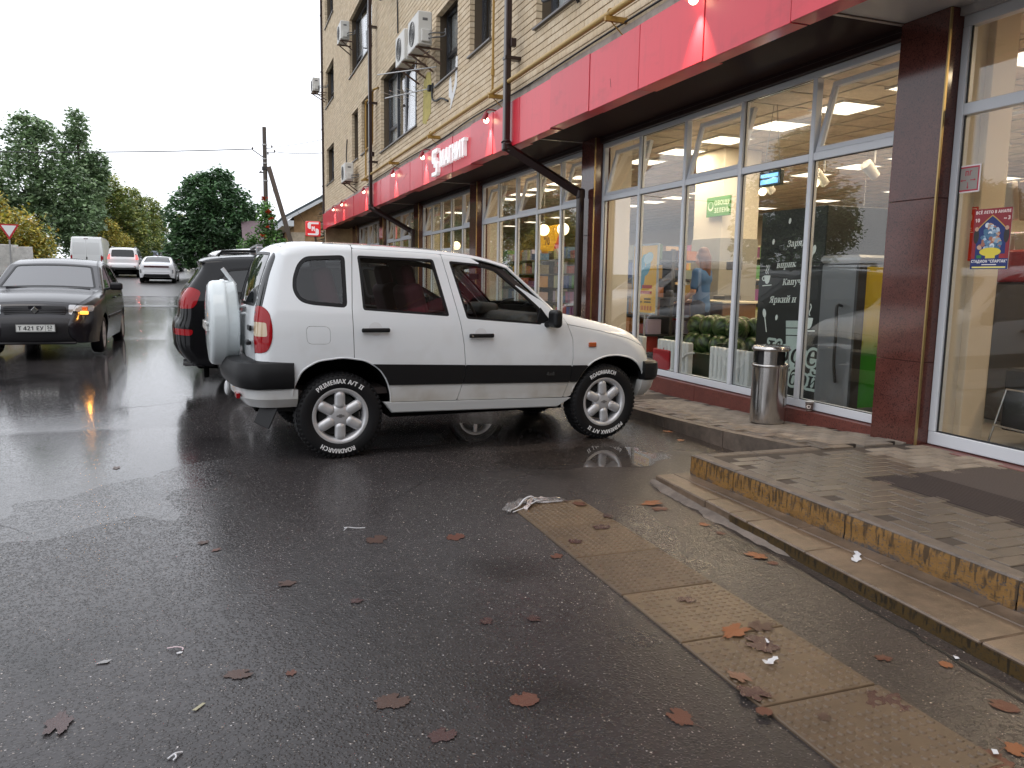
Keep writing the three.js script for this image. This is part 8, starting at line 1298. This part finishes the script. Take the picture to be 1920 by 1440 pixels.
// utility pole with a leaning strut, and wires
{
  const wood = std({ map: mottled, color: rgb(0.14, 0.12, 0.105), roughness: 0.9 }), strut = std({ map: mottled, color: rgb(0.17, 0.135, 0.115), roughness: 0.9 }), dk = std({ color: rgb(0.03, 0.03, 0.032), roughness: 0.6 }), z = -39.73, b = gy(z);
  const p = thing('utility_pole', 'grey timber utility pole with a leaning strut and insulators, wrapped in vine at its foot', 'utility pole', [2.14, b, z]);
  part('post', merge([rod([0, -0.2, 0], [0, 2.3, 0], 0.13, 12, 0.12), rod([-0.02, 1.9, 0], [-0.02, 8.35 - b, 0], 0.115, 12, 0.09)]), wood, p); part('strut', bar([1.75, -0.2, 0.4], [0.14, 6.55 - b, 0.03], 0.20, 0.18), strut, p);
  for (const y of [5.9, 6.7, 6.9, 7.55]) part('band', cyl(0.118, 0.118, 0.05, 14, -0.02, y - b, 0), std({ color: rgb(0.5, 0.5, 0.5), roughness: 0.5, metalness: 0.4 }), p);
  part('clamp', merge([bx(-0.16, 0.2, 6.38 - b, 6.55 - b, -0.1, 0.1, 0.02), bx(-0.3, 0, 6.25 - b, 6.30 - b, -0.03, 0.03)]), dk, p); part('arm', merge([bar([-0.06, 6.95 - b, 0.02], [-0.58, 7.28 - b, 0.1], 0.04, 0.04), bar([0, 7.22 - b, 0], [0.45, 7.22 - b, 0.05], 0.03, 0.03), bar([0, 7.38 - b, 0], [0.32, 7.42 - b, 0.05], 0.03, 0.03)]), dk, p);
  for (const [x, y] of [[0.42, 7.24], [0.30, 7.44], [0.12, 7.1], [-0.56, 7.3], [-0.22, 6.24]]) part('insulator', (() => { const g = new THREE.LatheGeometry([[0, 0], [0.045, 0.01], [0.03, 0.04], [0.05, 0.055], [0.025, 0.10], [0, 0.11]].map((q) => new THREE.Vector2(...q)), 12); g.translate(x, y - b, 0.04); return g; })(), std({ color: rgb(0.12, 0.10, 0.09), roughness: 0.3 }), p);
  const wire = (l, a, c, sag, r = 0.014) => { const pts = []; for (let i = 0; i <= 12; i++) { const t = i / 12; pts.push([lerp(a[0], c[0], t), lerp(a[1], c[1], t) - sag * 4 * t * (1 - t), lerp(a[2], c[2], t)]); } solo('overhead_wire', tube(pts, r, 5, 3), dk, l, 'wire'); };
  wire('overhead wire running left from the pole above the trees', [1.58, 7.3, z + 0.1], [-30, 7.2, -47], 0.55, 0.022); wire('upper overhead wire from the pole to the building', [2.46, 7.46, z], [4.6, 7.3, -34.8], 0.05, 0.010); wire('lower overhead wire from the pole to the building', [2.58, 7.26, z], [4.6, 6.7, -34.8], 0.08, 0.014); wire('thin slack wire hanging down beside the pole', [2.40, 6.1, z], [2.9, 1.2, -40.5], 0.02, 0.008); wire('thin wire slanting from the strut to the spruce', [2.9, 5.6, z], [5.1, 2.4, -40.2], 0.05, 0.008);
}
// houses beyond the pole
{
  const brick = std({ map: mottled, color: rgb(0.52, 0.32, 0.165), roughness: 0.9 }), cream = std({ map: mottled, color: rgb(0.62, 0.52, 0.40), roughness: 0.9 }), trim = std({ color: rgb(0.6, 0.63, 0.66), roughness: 0.5 }), z0 = -47.5, gb = gy(z0);
  const h = thing('gable_house', 'orange brick house with a pale gable edge, partly behind the building corner', 'house', [3.9, gb, z0]);
  const pr = (pts, d, zz) => { const g = extrude(pts, d); g.translate(0, 0, zz); return metricUV(g); };
  part('wall', pr([[0.15, 0], [9, 0], [9, 4.2], [4.6, 6.4], [0.15, 3.9]], 8, -8), brick, h); part('corner_pier', bx(0.0, 0.75, 0, 3.0, -0.2, 0.06), cream, h); part('string_course', bx(0.75, 9, 2.86, 3.02, -0.1, 0.07), cream, h);
  const roofM = std({ color: rgb(0.05, 0.07, 0.08), roughness: 0.5 }); part('roof', merge([pr([[-0.55, 3.66], [4.6, 6.66], [4.6, 6.80], [-0.55, 3.80]], 8.9, -8.3), pr([[4.602, 6.66], [9.6, 3.95], [9.6, 4.1], [4.602, 6.80]], 8.9, -8.3)]), roofM, h); part('barge_board', pr([[-0.55, 3.46], [4.6, 6.44], [4.6, 6.655], [-0.55, 3.655]], 0.08, 0.55), trim, h); part('eaves_board', bx(-0.55, 0.1, 3.3, 3.62, -8, 0.6), trim, h);
  part('window', bx(2.2, 3.4, 1.0, 2.3, 0.0, 0.08), frameWhite, h); part('pane', bx(2.28, 3.32, 1.08, 2.22, 0.084, 0.1), glassDark, h);
  const g2 = gy(-53), k = thing('low_house', 'low house with a purple-brown tiled roof behind the leaning strut', 'house', [2.0, g2, -53]); const rm = std({ color: rgb(0.14, 0.095, 0.105), roughness: 0.55 });
  part('wall', bx(-0.2, 5, 0, 2.3, -6, -1.2), cream, k);
  const rf = part('roof', pr([[-0.55, 2.25], [-0.55, 2.2], [5.3, 2.2], [5.3, 2.25]], 0.1, -1.0), rm, k);
  for (let i = 0; i < 9; i++) part('tile_course', (() => { const g = bx(-0.6, 5.3, 0, 0.04, 0, 0.42); g.rotateX(0.62); g.translate(0, 2.2 + i * 0.215, -0.75 - i * 0.31); return g; })(), rm, rf);
  const p = thing('porch_roof', 'small pale lean-to roof below the purple roof by the strut', 'lean-to', [3.1, gy(-45), -45]); part('sheet', (() => { const g = bx(-0.5, 1.4, 0, 0.05, -1.2, 0); g.rotateX(0.5); g.translate(0, 1.75, 0); return g; })(), std({ color: rgb(0.42, 0.42, 0.43), roughness: 0.5 }), p); part('wall', bx(-0.3, 1.3, 0, 1.65, -1.3, -0.5), cream, p); part('gutter', rod([-0.55, 1.70, 0.02], [1.45, 1.70, 0.02], 0.04, 8), std({ color: rgb(0.06, 0.08, 0.09), roughness: 0.5 }), p);
}
// give-way sign and concrete panels on the left
{
  const z = -47.6, s = thing('give_way_sign', 'red-edged white triangular give-way sign standing behind the concrete panels', 'road sign', [-10.15, gy(z), z], 0.2), gm = std({ color: rgb(0.3, 0.3, 0.3), roughness: 0.5, metalness: 0.6 });
  part('post', rod([0, 0, 0], [0, 2.9, 0], 0.04, 10), gm, s); const tri = (r) => [[0, -r], [r * 0.866, r * 0.5], [-r * 0.866, r * 0.5]]; const a = extrude(tri(0.54), 0.02); a.translate(0, 2.62, 0.04); part('red_border', a, std({ color: rgb(0.45, 0.02, 0.03), roughness: 0.4 }), s); const b = extrude(tri(0.38), 0.004); b.translate(0, 2.63, 0.061); part('white_face', b, std({ color: rgb(0.75, 0.75, 0.75), roughness: 0.4 }), s);
  const cm = std({ map: mottled, color: rgb(0.66, 0.65, 0.62), roughness: 0.9 }), zp = -49; let i = 0;
  for (const [x, h, l, r] of [[-11.55, 1.55, 'pale concrete panel at the left edge of the picture', 0.04], [-10.55, 1.85, 'pale tilted concrete panel under the give-way sign', -0.03], [-9.75, 1.75, 'pale concrete panel, right of the crack under the yellow shrub', 0.03]]) { const p = solo('concrete_panel', bx(-0.46, 0.46, 0, h, -0.06, 0.06, 0.02), cm, l, 'concrete panel'); p.position.set(x, gy(zp), zp + 0.2 * i++); p.rotation.z = r; p.rotation.y = 0.2; }
}
// verge along the street: rough grass
{
  const r = RNG(91), n = 9000, blade = new THREE.BufferGeometry(); blade.setAttribute('position', new THREE.Float32BufferAttribute([-0.03, 0, 0, 0.03, 0, 0, 0.01, 0.3, 0.06, 0, 0, -0.03, 0.02, 0, 0.03, -0.05, 0.24, 0], 3)); blade.computeVertexNormals();
  const im = new THREE.InstancedMesh(blade, std({ roughness: 0.8, side: THREE.DoubleSide }), n), o = new THREE.Object3D(), c = new THREE.Color();
  for (let i = 0; i < n; i++) { const left = r() < 0.6, x = left ? -10.6 - 7 * r() * r() : 0.4 + 4 * r(), z = left ? -36 - 90 * r() : -36 - 60 * r(); o.position.set(x, gy(z) - 0.012, z); o.rotation.y = r() * 6.3; o.scale.setScalar(0.5 + 0.9 * r()); o.updateMatrix(); im.setMatrixAt(i, o.matrix); const v = 0.6 + 0.7 * r(); im.setColorAt(i, c.setRGB(0.07 * v, 0.09 * v, 0.025 * v)); }
  im.name = 'verge_grass'; finish(im); scene.add(im); tag(im, 'rough grass along both verges of the street', 'grass', null, 'stuff');
  for (const [x0, x1] of [[-10.72, -10.5], [0.2, 0.42]]) { const g = sheet(x0, x1, -150, -34.5, 1, 60, 0.1); struct('kerb', g, kerbGrey); }
}
const LEAVES = [
[2.62, -4.39, 0.003, 0.061, 'orange', 1, 'orange curled leaf on the asphalt by the left end of the lower step'],
[2.61, -4.27, 0.003, 0.050, 'rust', 0, 'dark rust leaf lying against the orange leaf by the end of the lower step'],
[2.65, -3.34, 0.003, 0.050, 'orange', 0, 'orange-brown leaf in the mortar along the lower step'],
[2.66, -3.23, 0.003, 0.025, 'rust', 3, 'small rust leaf beside the leaf along the lower step'],
[1.96, -2.58, 0.015, 0.061, 'orange', 1, 'bright orange curled leaf in the middle of the tactile strip'],
[2.09, -2.59, 0.015, 0.054, 'brown', 0, 'brown leaf upper right of the bright orange leaf on the tactile strip'],
[1.99, -2.45, 0.015, 0.065, 'wet', 2, 'dark wet leaf right of the bright orange leaf on the tactile strip'],
[2.06, -4.01, 0.015, 0.054, 'wet', 2, 'dark red wet leaf at the second tactile tile'],
[2.20, -4.19, 0.015, 0.040, 'wet', 0, 'dark wet leaf near the far right edge of the first tactile tile'],
[1.80, -3.82, 0.015, 0.036, 'wet', 0, 'small dark leaf near the left edge of the second tactile tile'],
[2.14, -4.49, 0.015, 0.043, 'rust', 2, 'flattened rust leaf on the far end of the tactile strip'],
[1.95, -2.93, 0.015, 0.036, 'wet', 2, 'faint dark leaf flattened on the fourth tactile tile'],
[1.72, -2.14, 0.015, 0.050, 'wet', 1, 'dark crumpled leaf by the left edge of the sixth tactile tile'],
[1.68, -2.03, 0.015, 0.025, 'rust', 3, 'small round rust leaf at the left edge of the tactile strip'],
[1.74, -2.25, 0.015, 0.043, 'pale', 1, 'pale curled leaf above the left edge of the sixth tactile tile'],
[2.13, -1.95, 0.009, 0.072, 'wet', 1, 'large dark red crumpled leaf straddling the right edge of the tactile strip'],
[1.85, -1.94, 0.015, 0.022, 'brown', 0, 'tiny brown leaf low on the tactile strip'],
[2.18, -1.60, 0.007, 0.058, 'rust', 0, 'rust leaf in the bottom right corner of the picture'],
[2.51, -1.81, 0.003, 0.043, 'rust', 3, 'smooth rust leaf on the asphalt near the right edge of the picture'],
[2.31, -1.61, 0.003, 0.036, 'orange', 2, 'orange leaf cut by the right edge at the bottom of the picture'],
[2.58, -2.10, 0.003, 0.025, 'orange', 3, 'small orange leaf on the asphalt before the lower step'],
[2.69, -3.90, 0.003, 0.029, 'orange', 0, 'small orange leaf in the mortar fillet near the step end'],
[2.69, -3.73, 0.003, 0.025, 'rust', 0, 'small rust leaf next to the mortar fillet'],
[1.62, -3.66, 0.003, 0.032, 'rust', 0, 'small rust leaf on the asphalt left of the second tactile tile'],
[1.20, -4.12, 0.003, 0.054, 'rust', 2, 'flat brown leaf on the asphalt behind the off-roader, left of the tactile strip'],
[0.77, -4.21, 0.003, 0.058, 'brown', 2, 'dark stained leaf on the asphalt below the rear wheel'],
[-0.06, -4.29, 0.003, 0.025, 'rust', 1, 'small curled brown leaf on the wet asphalt, right of a pair'],
[-0.13, -4.43, 0.003, 0.029, 'brown', 1, 'small curled brown leaf on the wet asphalt, left of a pair'],
[0.94, -2.38, 0.003, 0.040, 'rust', 3, 'round rust-red leaf on the asphalt at the bottom middle'],
[1.40, -2.11, 0.003, 0.050, 'rust', 2, 'flat rust leaf on the asphalt left of the tactile strip near the bottom'],
[0.51, -2.51, 0.003, 0.054, 'brown', 2, 'flat brown leaf on the asphalt in the lower middle of the picture'],
[0.62, -2.26, 0.003, 0.043, 'wet', 2, 'faint dark leaf low on the asphalt between two brown leaves'],
[-0.53, -2.71, 0.003, 0.061, 'wet', 1, 'dark crumpled leaf in the lower left corner of the picture'],
[0.02, -2.87, 0.003, 0.047, 'brown', 2, 'flat brown leaf on the asphalt at the lower left'],
[0.25, -3.70, 0.003, 0.036, 'brown', 1, 'thin curled brown leaf on the asphalt, middle left'],
[0.53, -3.40, 0.003, 0.029, 'wet', 0, 'faint dark leaf on the asphalt left of the middle'],
[1.22, -2.98, 0.003, 0.032, 'wet', 0, 'small black leaf on the asphalt in the middle foreground'],
[1.02, -3.02, 0.003, 0.029, 'wet', 2, 'faint rust leaf flattened on the asphalt in the middle foreground'],
[0.20, -2.82, 0.003, 0.022, 'rust', 0, 'tiny rust leaf right of the brown leaf at the lower left'],
[-0.77, -6.40, 0.003, 0.036, 'brown', 1, 'brown curled leaf on the shiny wet asphalt at the left'],
[4.05, -6.56, 0.003, 0.043, 'orange', 1, 'orange leaf on the asphalt at the foot of the pavement kerb'],
[3.95, -6.16, 0.003, 0.032, 'orange', 0, 'small orange leaf along the foot of the pavement kerb'],
[5.14, -5.57, 0.168, 0.043, 'rust', 1, 'curled rust leaf on the pavers by the litter bin'],
[4.74, -7.13, 0.088, 0.029, 'orange', 0, 'small orange leaf on the pavement by the front wheel'],
[1.83, -3.19, 0.003, 0.025, 'rust', 0, 'tiny leaf left of the fourth tactile tile'],
[2.39, -2.22, 0.003, 0.029, 'rust', 0, 'small faint rust leaf on the asphalt between the tactile strip and the step'],
];
// ---------------------------------------------------------------- leaves and scraps on the ground
{
  const lm = (r, g, b, k) => std({ color: rgb(r, g, b), roughness: k, side: THREE.DoubleSide, bumpMap: grain, bumpScale: 0.0006 });
  const mats = { orange: lm(0.21, 0.072, 0.024, 0.5), rust: lm(0.095, 0.030, 0.016, 0.45), brown: lm(0.062, 0.030, 0.020, 0.4), wet: lm(0.052, 0.020, 0.018, 0.2), pale: lm(0.17, 0.085, 0.05, 0.45) };
  // lobed plane-tree leaf, curled, with thickness
  const leaf = (seed, curl, round) => {
    const r = RNG(seed), n = 72, rings = 5, pos = [], idx = [], R = [];
    for (let i = 0; i < n; i++) { const a = i / n * 2 * PI, lobe = round ? 0.9 + 0.1 * Math.cos(a) : 0.62 + 0.24 * Math.abs(Math.cos(2.5 * (a - PI / 2))) ** 0.8 + 0.05 * Math.sin(17 * a + seed) + 0.10 * Math.sin(2 * a + seed); R.push(lobe * (0.85 + 0.25 * r() * 0.5 + 0.45 * (fbm((Math.cos(a) + 1) / 4, (Math.sin(a) + 1) / 4, 12, 4, seed) - 0.4)) * (Math.abs(a - 1.5 * PI) < 0.2 ? 0.55 : 1)); }
    const h = (x, z) => 0.004 + curl * (0.10 * (x * x - 0.5 * z) * (0.5 + fbm(x * 0.25 + 0.5, z * 0.25 + 0.5, 6, 3, seed)) + 0.06 * fbm(x * 0.25 + 0.5, z * 0.25 + 0.5, 12, 3, seed + 4));
    for (const s of [0, 1]) { const b = pos.length / 3; pos.push(0, Math.max(0.002, h(0, 0)) + s * 0.012, 0); for (let q = 1; q <= rings; q++) for (let i = 0; i < n; i++) { const a = i / n * 2 * PI, d = R[i] * q / rings, x = d * Math.cos(a), z = d * Math.sin(a); pos.push(x, Math.max(0.002, h(x, z)) + s * 0.012 * (q < rings ? 1 : 0.6), z); } for (let i = 0; i < n; i++) { const k = (i + 1) % n, t = (p, o, m) => s ? idx.push(p, m, o) : idx.push(p, o, m); t(b, b + 1 + i, b + 1 + k); for (let q = 0; q < rings - 1; q++) { const A = b + 1 + q * n; t(A + i, A + n + i, A + k); t(A + k, A + n + i, A + n + k); } } }
    const st = rod([0, 0.012, 0.5], [0.05, 0.03, 1.45], 0.022, 5, 0.012); const g = new THREE.BufferGeometry(); g.setAttribute('position', new THREE.Float32BufferAttribute(pos, 3)); g.setIndex(idx); g.computeVertexNormals();
    return metricUV(merge([g, st]));
  };
  const G = [leaf(2, 1, false), leaf(5, 1.7, false), leaf(9, 0.5, false), leaf(12, 0.4, true)], r = RNG(33);
  const put = (x, z, y, s, m, k, label, sx = 1, group) => { const o = solo('fallen_leaf', G[k], mats[m], label, 'leaf', group, [x, y, z]); const e = s * 1.3; o.scale.set(e * (0.75 + 0.4 * r()), e * (m === 'orange' || m === 'pale' ? 0.7 : 0.25 + 0.2 * r()), e); o.rotation.y = r() * 6.28; };
  for (const q of LEAVES) put(...q);
}

{
  const paper = std({ color: rgb(0.58, 0.58, 0.60), roughness: 0.7, side: THREE.DoubleSide }), pinkish = std({ color: rgb(0.66, 0.52, 0.55), roughness: 0.6, side: THREE.DoubleSide }), film = phy({ color: rgb(0.42, 0.36, 0.34), roughness: 0.18, clearcoat: 1, side: THREE.DoubleSide }), greyP = std({ color: rgb(0.28, 0.28, 0.28), roughness: 0.6 });
  // a torn flat scrap: outline in metres, slightly buckled, with thickness
  const scrap = (pts, seed, h = 0.006) => { const g = new THREE.ExtrudeGeometry(shapeOf(pts), { depth: 0.0012, bevelEnabled: false, curveSegments: 2 }); g.rotateX(-PI / 2); const p = g.attributes.position; for (let i = 0; i < p.count; i++) p.setY(i, p.getY(i) + 0.0015 + h * fbm(p.getX(i) * 1.5 + 0.5, p.getZ(i) * 1.5 + 0.5, 24, 3, seed)); g.computeVertexNormals(); return g; };
  const torn = [[-0.085, 0.012], [-0.06, 0.035], [-0.02, 0.032], [-0.012, 0.018], [0.02, 0.022], [0.04, 0.006], [0.085, 0.012], [0.098, -0.006], [0.05, -0.022], [0.028, -0.012], [0.004, -0.008], [-0.03, -0.016], [-0.052, 0.0]];
  const a = solo('paper_scrap', scrap(torn, 3), paper, 'torn white paper scrap lying on the lower step', 'paper', null, [3.0, 0.072, -3.0]); a.rotation.y = 0.9;
  const b = solo('candy_wrapper', scrap(torn.map(([x, y]) => [x * 0.42, y * 0.8]), 7, 0.02), paper, 'small crumpled white wrapper on the tactile strip below the leaves', 'wrapper', null, [1.92, 0.016, -2.30]); b.rotation.y = 0.5;
  const c = solo('paper_scrap', scrap(torn.map(([x, y]) => [x * 0.2, y * 0.3]), 8), paper, 'tiny white scrap on the dark wet leaf on the tactile strip', 'paper', null, [2.02, 0.02, -2.45]); c.rotation.y = 1.4;
  const d = thing('pink_wrapper', 'small pink and white scrap with a bent strip on the asphalt, lower left', 'wrapper', [-0.2, 0, -3.14]); part('strip', tube([[-0.035, 0.006, -0.02], [0, 0.010, -0.012], [0.022, 0.006, -0.004], [0.02, 0.004, 0.012]], 0.0025, 5), pinkish, d); part('scrap', scrap([[0.0, -0.03], [0.012, -0.022], [0.024, -0.026], [0.018, -0.036], [0.004, -0.038]], 4), paper, d);
  const e = solo('twig', merge([tube([[-0.04, 0.004, -0.02], [-0.02, 0.012, 0], [0.03, 0.006, 0.01], [0.075, 0.004, 0.012]], 0.003, 5), tube([[-0.02, 0.012, 0], [-0.03, 0.018, 0.02], [-0.05, 0.006, 0.03]], 0.0025, 5)]), paper, 'pale bent straw on the asphalt between the rear wheel and the tactile strip', 'straw', null, [0.67, 0, -4.44]);
  const f = solo('paper_scrap', scrap([[-0.03, -0.008], [0.0, 0.014], [0.03, 0.012], [0.012, -0.012]], 5, 0.003), greyP, 'flat grey paper scrap at the far lower left of the asphalt', 'paper', null, [-0.45, 0.001, -3.12]);
  const h = solo('paper_scrap', scrap([[-0.02, -0.02], [0.012, 0.02], [0.022, 0.016], [-0.008, -0.024]], 6, 0.003), std({ color: rgb(0.35, 0.33, 0.22), roughness: 0.6 }), 'small yellowish folded scrap on the asphalt at the lower left', 'paper', null, [-0.11, 0.001, -2.68]);
  const k = solo('paper_scrap', merge([tube([[-0.02, 0.003, 0.01], [0, 0.01, 0], [0.02, 0.004, -0.012]], 0.0035, 5), tube([[0, 0.01, 0], [0.004, 0.008, 0.016], [-0.004, 0.003, 0.022]], 0.003, 5)]), paper, 'small twisted white scrap near the bottom edge on the left', 'paper', null, [-0.17, 0, -2.41]);
  solo('paper_scrap', scrap([[-0.012, -0.01], [0.004, 0.014], [0.014, 0.0], [0.006, -0.014]], 9), paper, 'tiny white scrap at the foot of the lower step near the right edge', 'paper', null, [2.66, 0.001, -2.13]);
  solo('paper_scrap', scrap([[-0.014, -0.012], [0.006, 0.012], [0.018, 0.002], [0.004, -0.016]], 10), paper, 'tiny white scrap on the leaf in the bottom right corner', 'paper', null, [2.21, 0.012, -1.61]);
  // crumpled clear plastic strip at the end of the tactile tiles
  const pl = thing('plastic_strip', 'crumpled clear plastic wrapper lying across the far end of the tactile strip', 'plastic wrapper', [1.82, 0.006, -4.56], 0.35), rr = RNG(5);
  const ribbon = (x0, x1, w, seed) => { const n = 34, m = 7, pos = [], idx = []; for (let i = 0; i <= n; i++) for (let j = 0; j <= m; j++) { const t = i / n, x = lerp(x0, x1, t), z = (j / m - 0.5) * w * (0.5 + 0.8 * fbm(t, 0.3, 6, 3, seed)) + 0.05 * Math.sin(t * 5 + seed); pos.push(x, 0.005 + 0.045 * fbm(t, j / m * 0.3, 12, 4, seed + 2) * Math.sin(PI * t) ** 0.5, z); } for (let i = 0; i < n; i++) for (let j = 0; j < m; j++) { const q = i * (m + 1) + j; idx.push(q, q + 1, q + m + 1, q + 1, q + m + 2, q + m + 1); } const g = new THREE.BufferGeometry(); g.setAttribute('position', new THREE.Float32BufferAttribute(pos, 3)); g.setIndex(idx); g.computeVertexNormals(); return g; };
  const clear = phy({ color: rgb(0.62, 0.58, 0.56), transmission: 0.82, thickness: 0, roughness: 0.12, side: THREE.DoubleSide });
  part('sheet', ribbon(-0.20, 0.28, 0.09, 3), clear, pl); part('fold', ribbon(-0.08, 0.20, 0.04, 8), film, pl);
  part('loop', merge([tube([[-0.20, 0.006, 0.02], [-0.10, 0.012, 0.0], [-0.03, 0.05, -0.01], [0.03, 0.055, -0.01], [0.06, 0.02, 0.0], [0.12, 0.012, 0.03], [0.25, 0.006, 0.06]], 0.006, 6), tube([[-0.18, 0.004, 0.05], [-0.05, 0.01, 0.03], [0.05, 0.03, 0.02], [0.2, 0.006, 0.0]], 0.004, 6)]), paper, pl);
}
renderer.render(scene, camera);
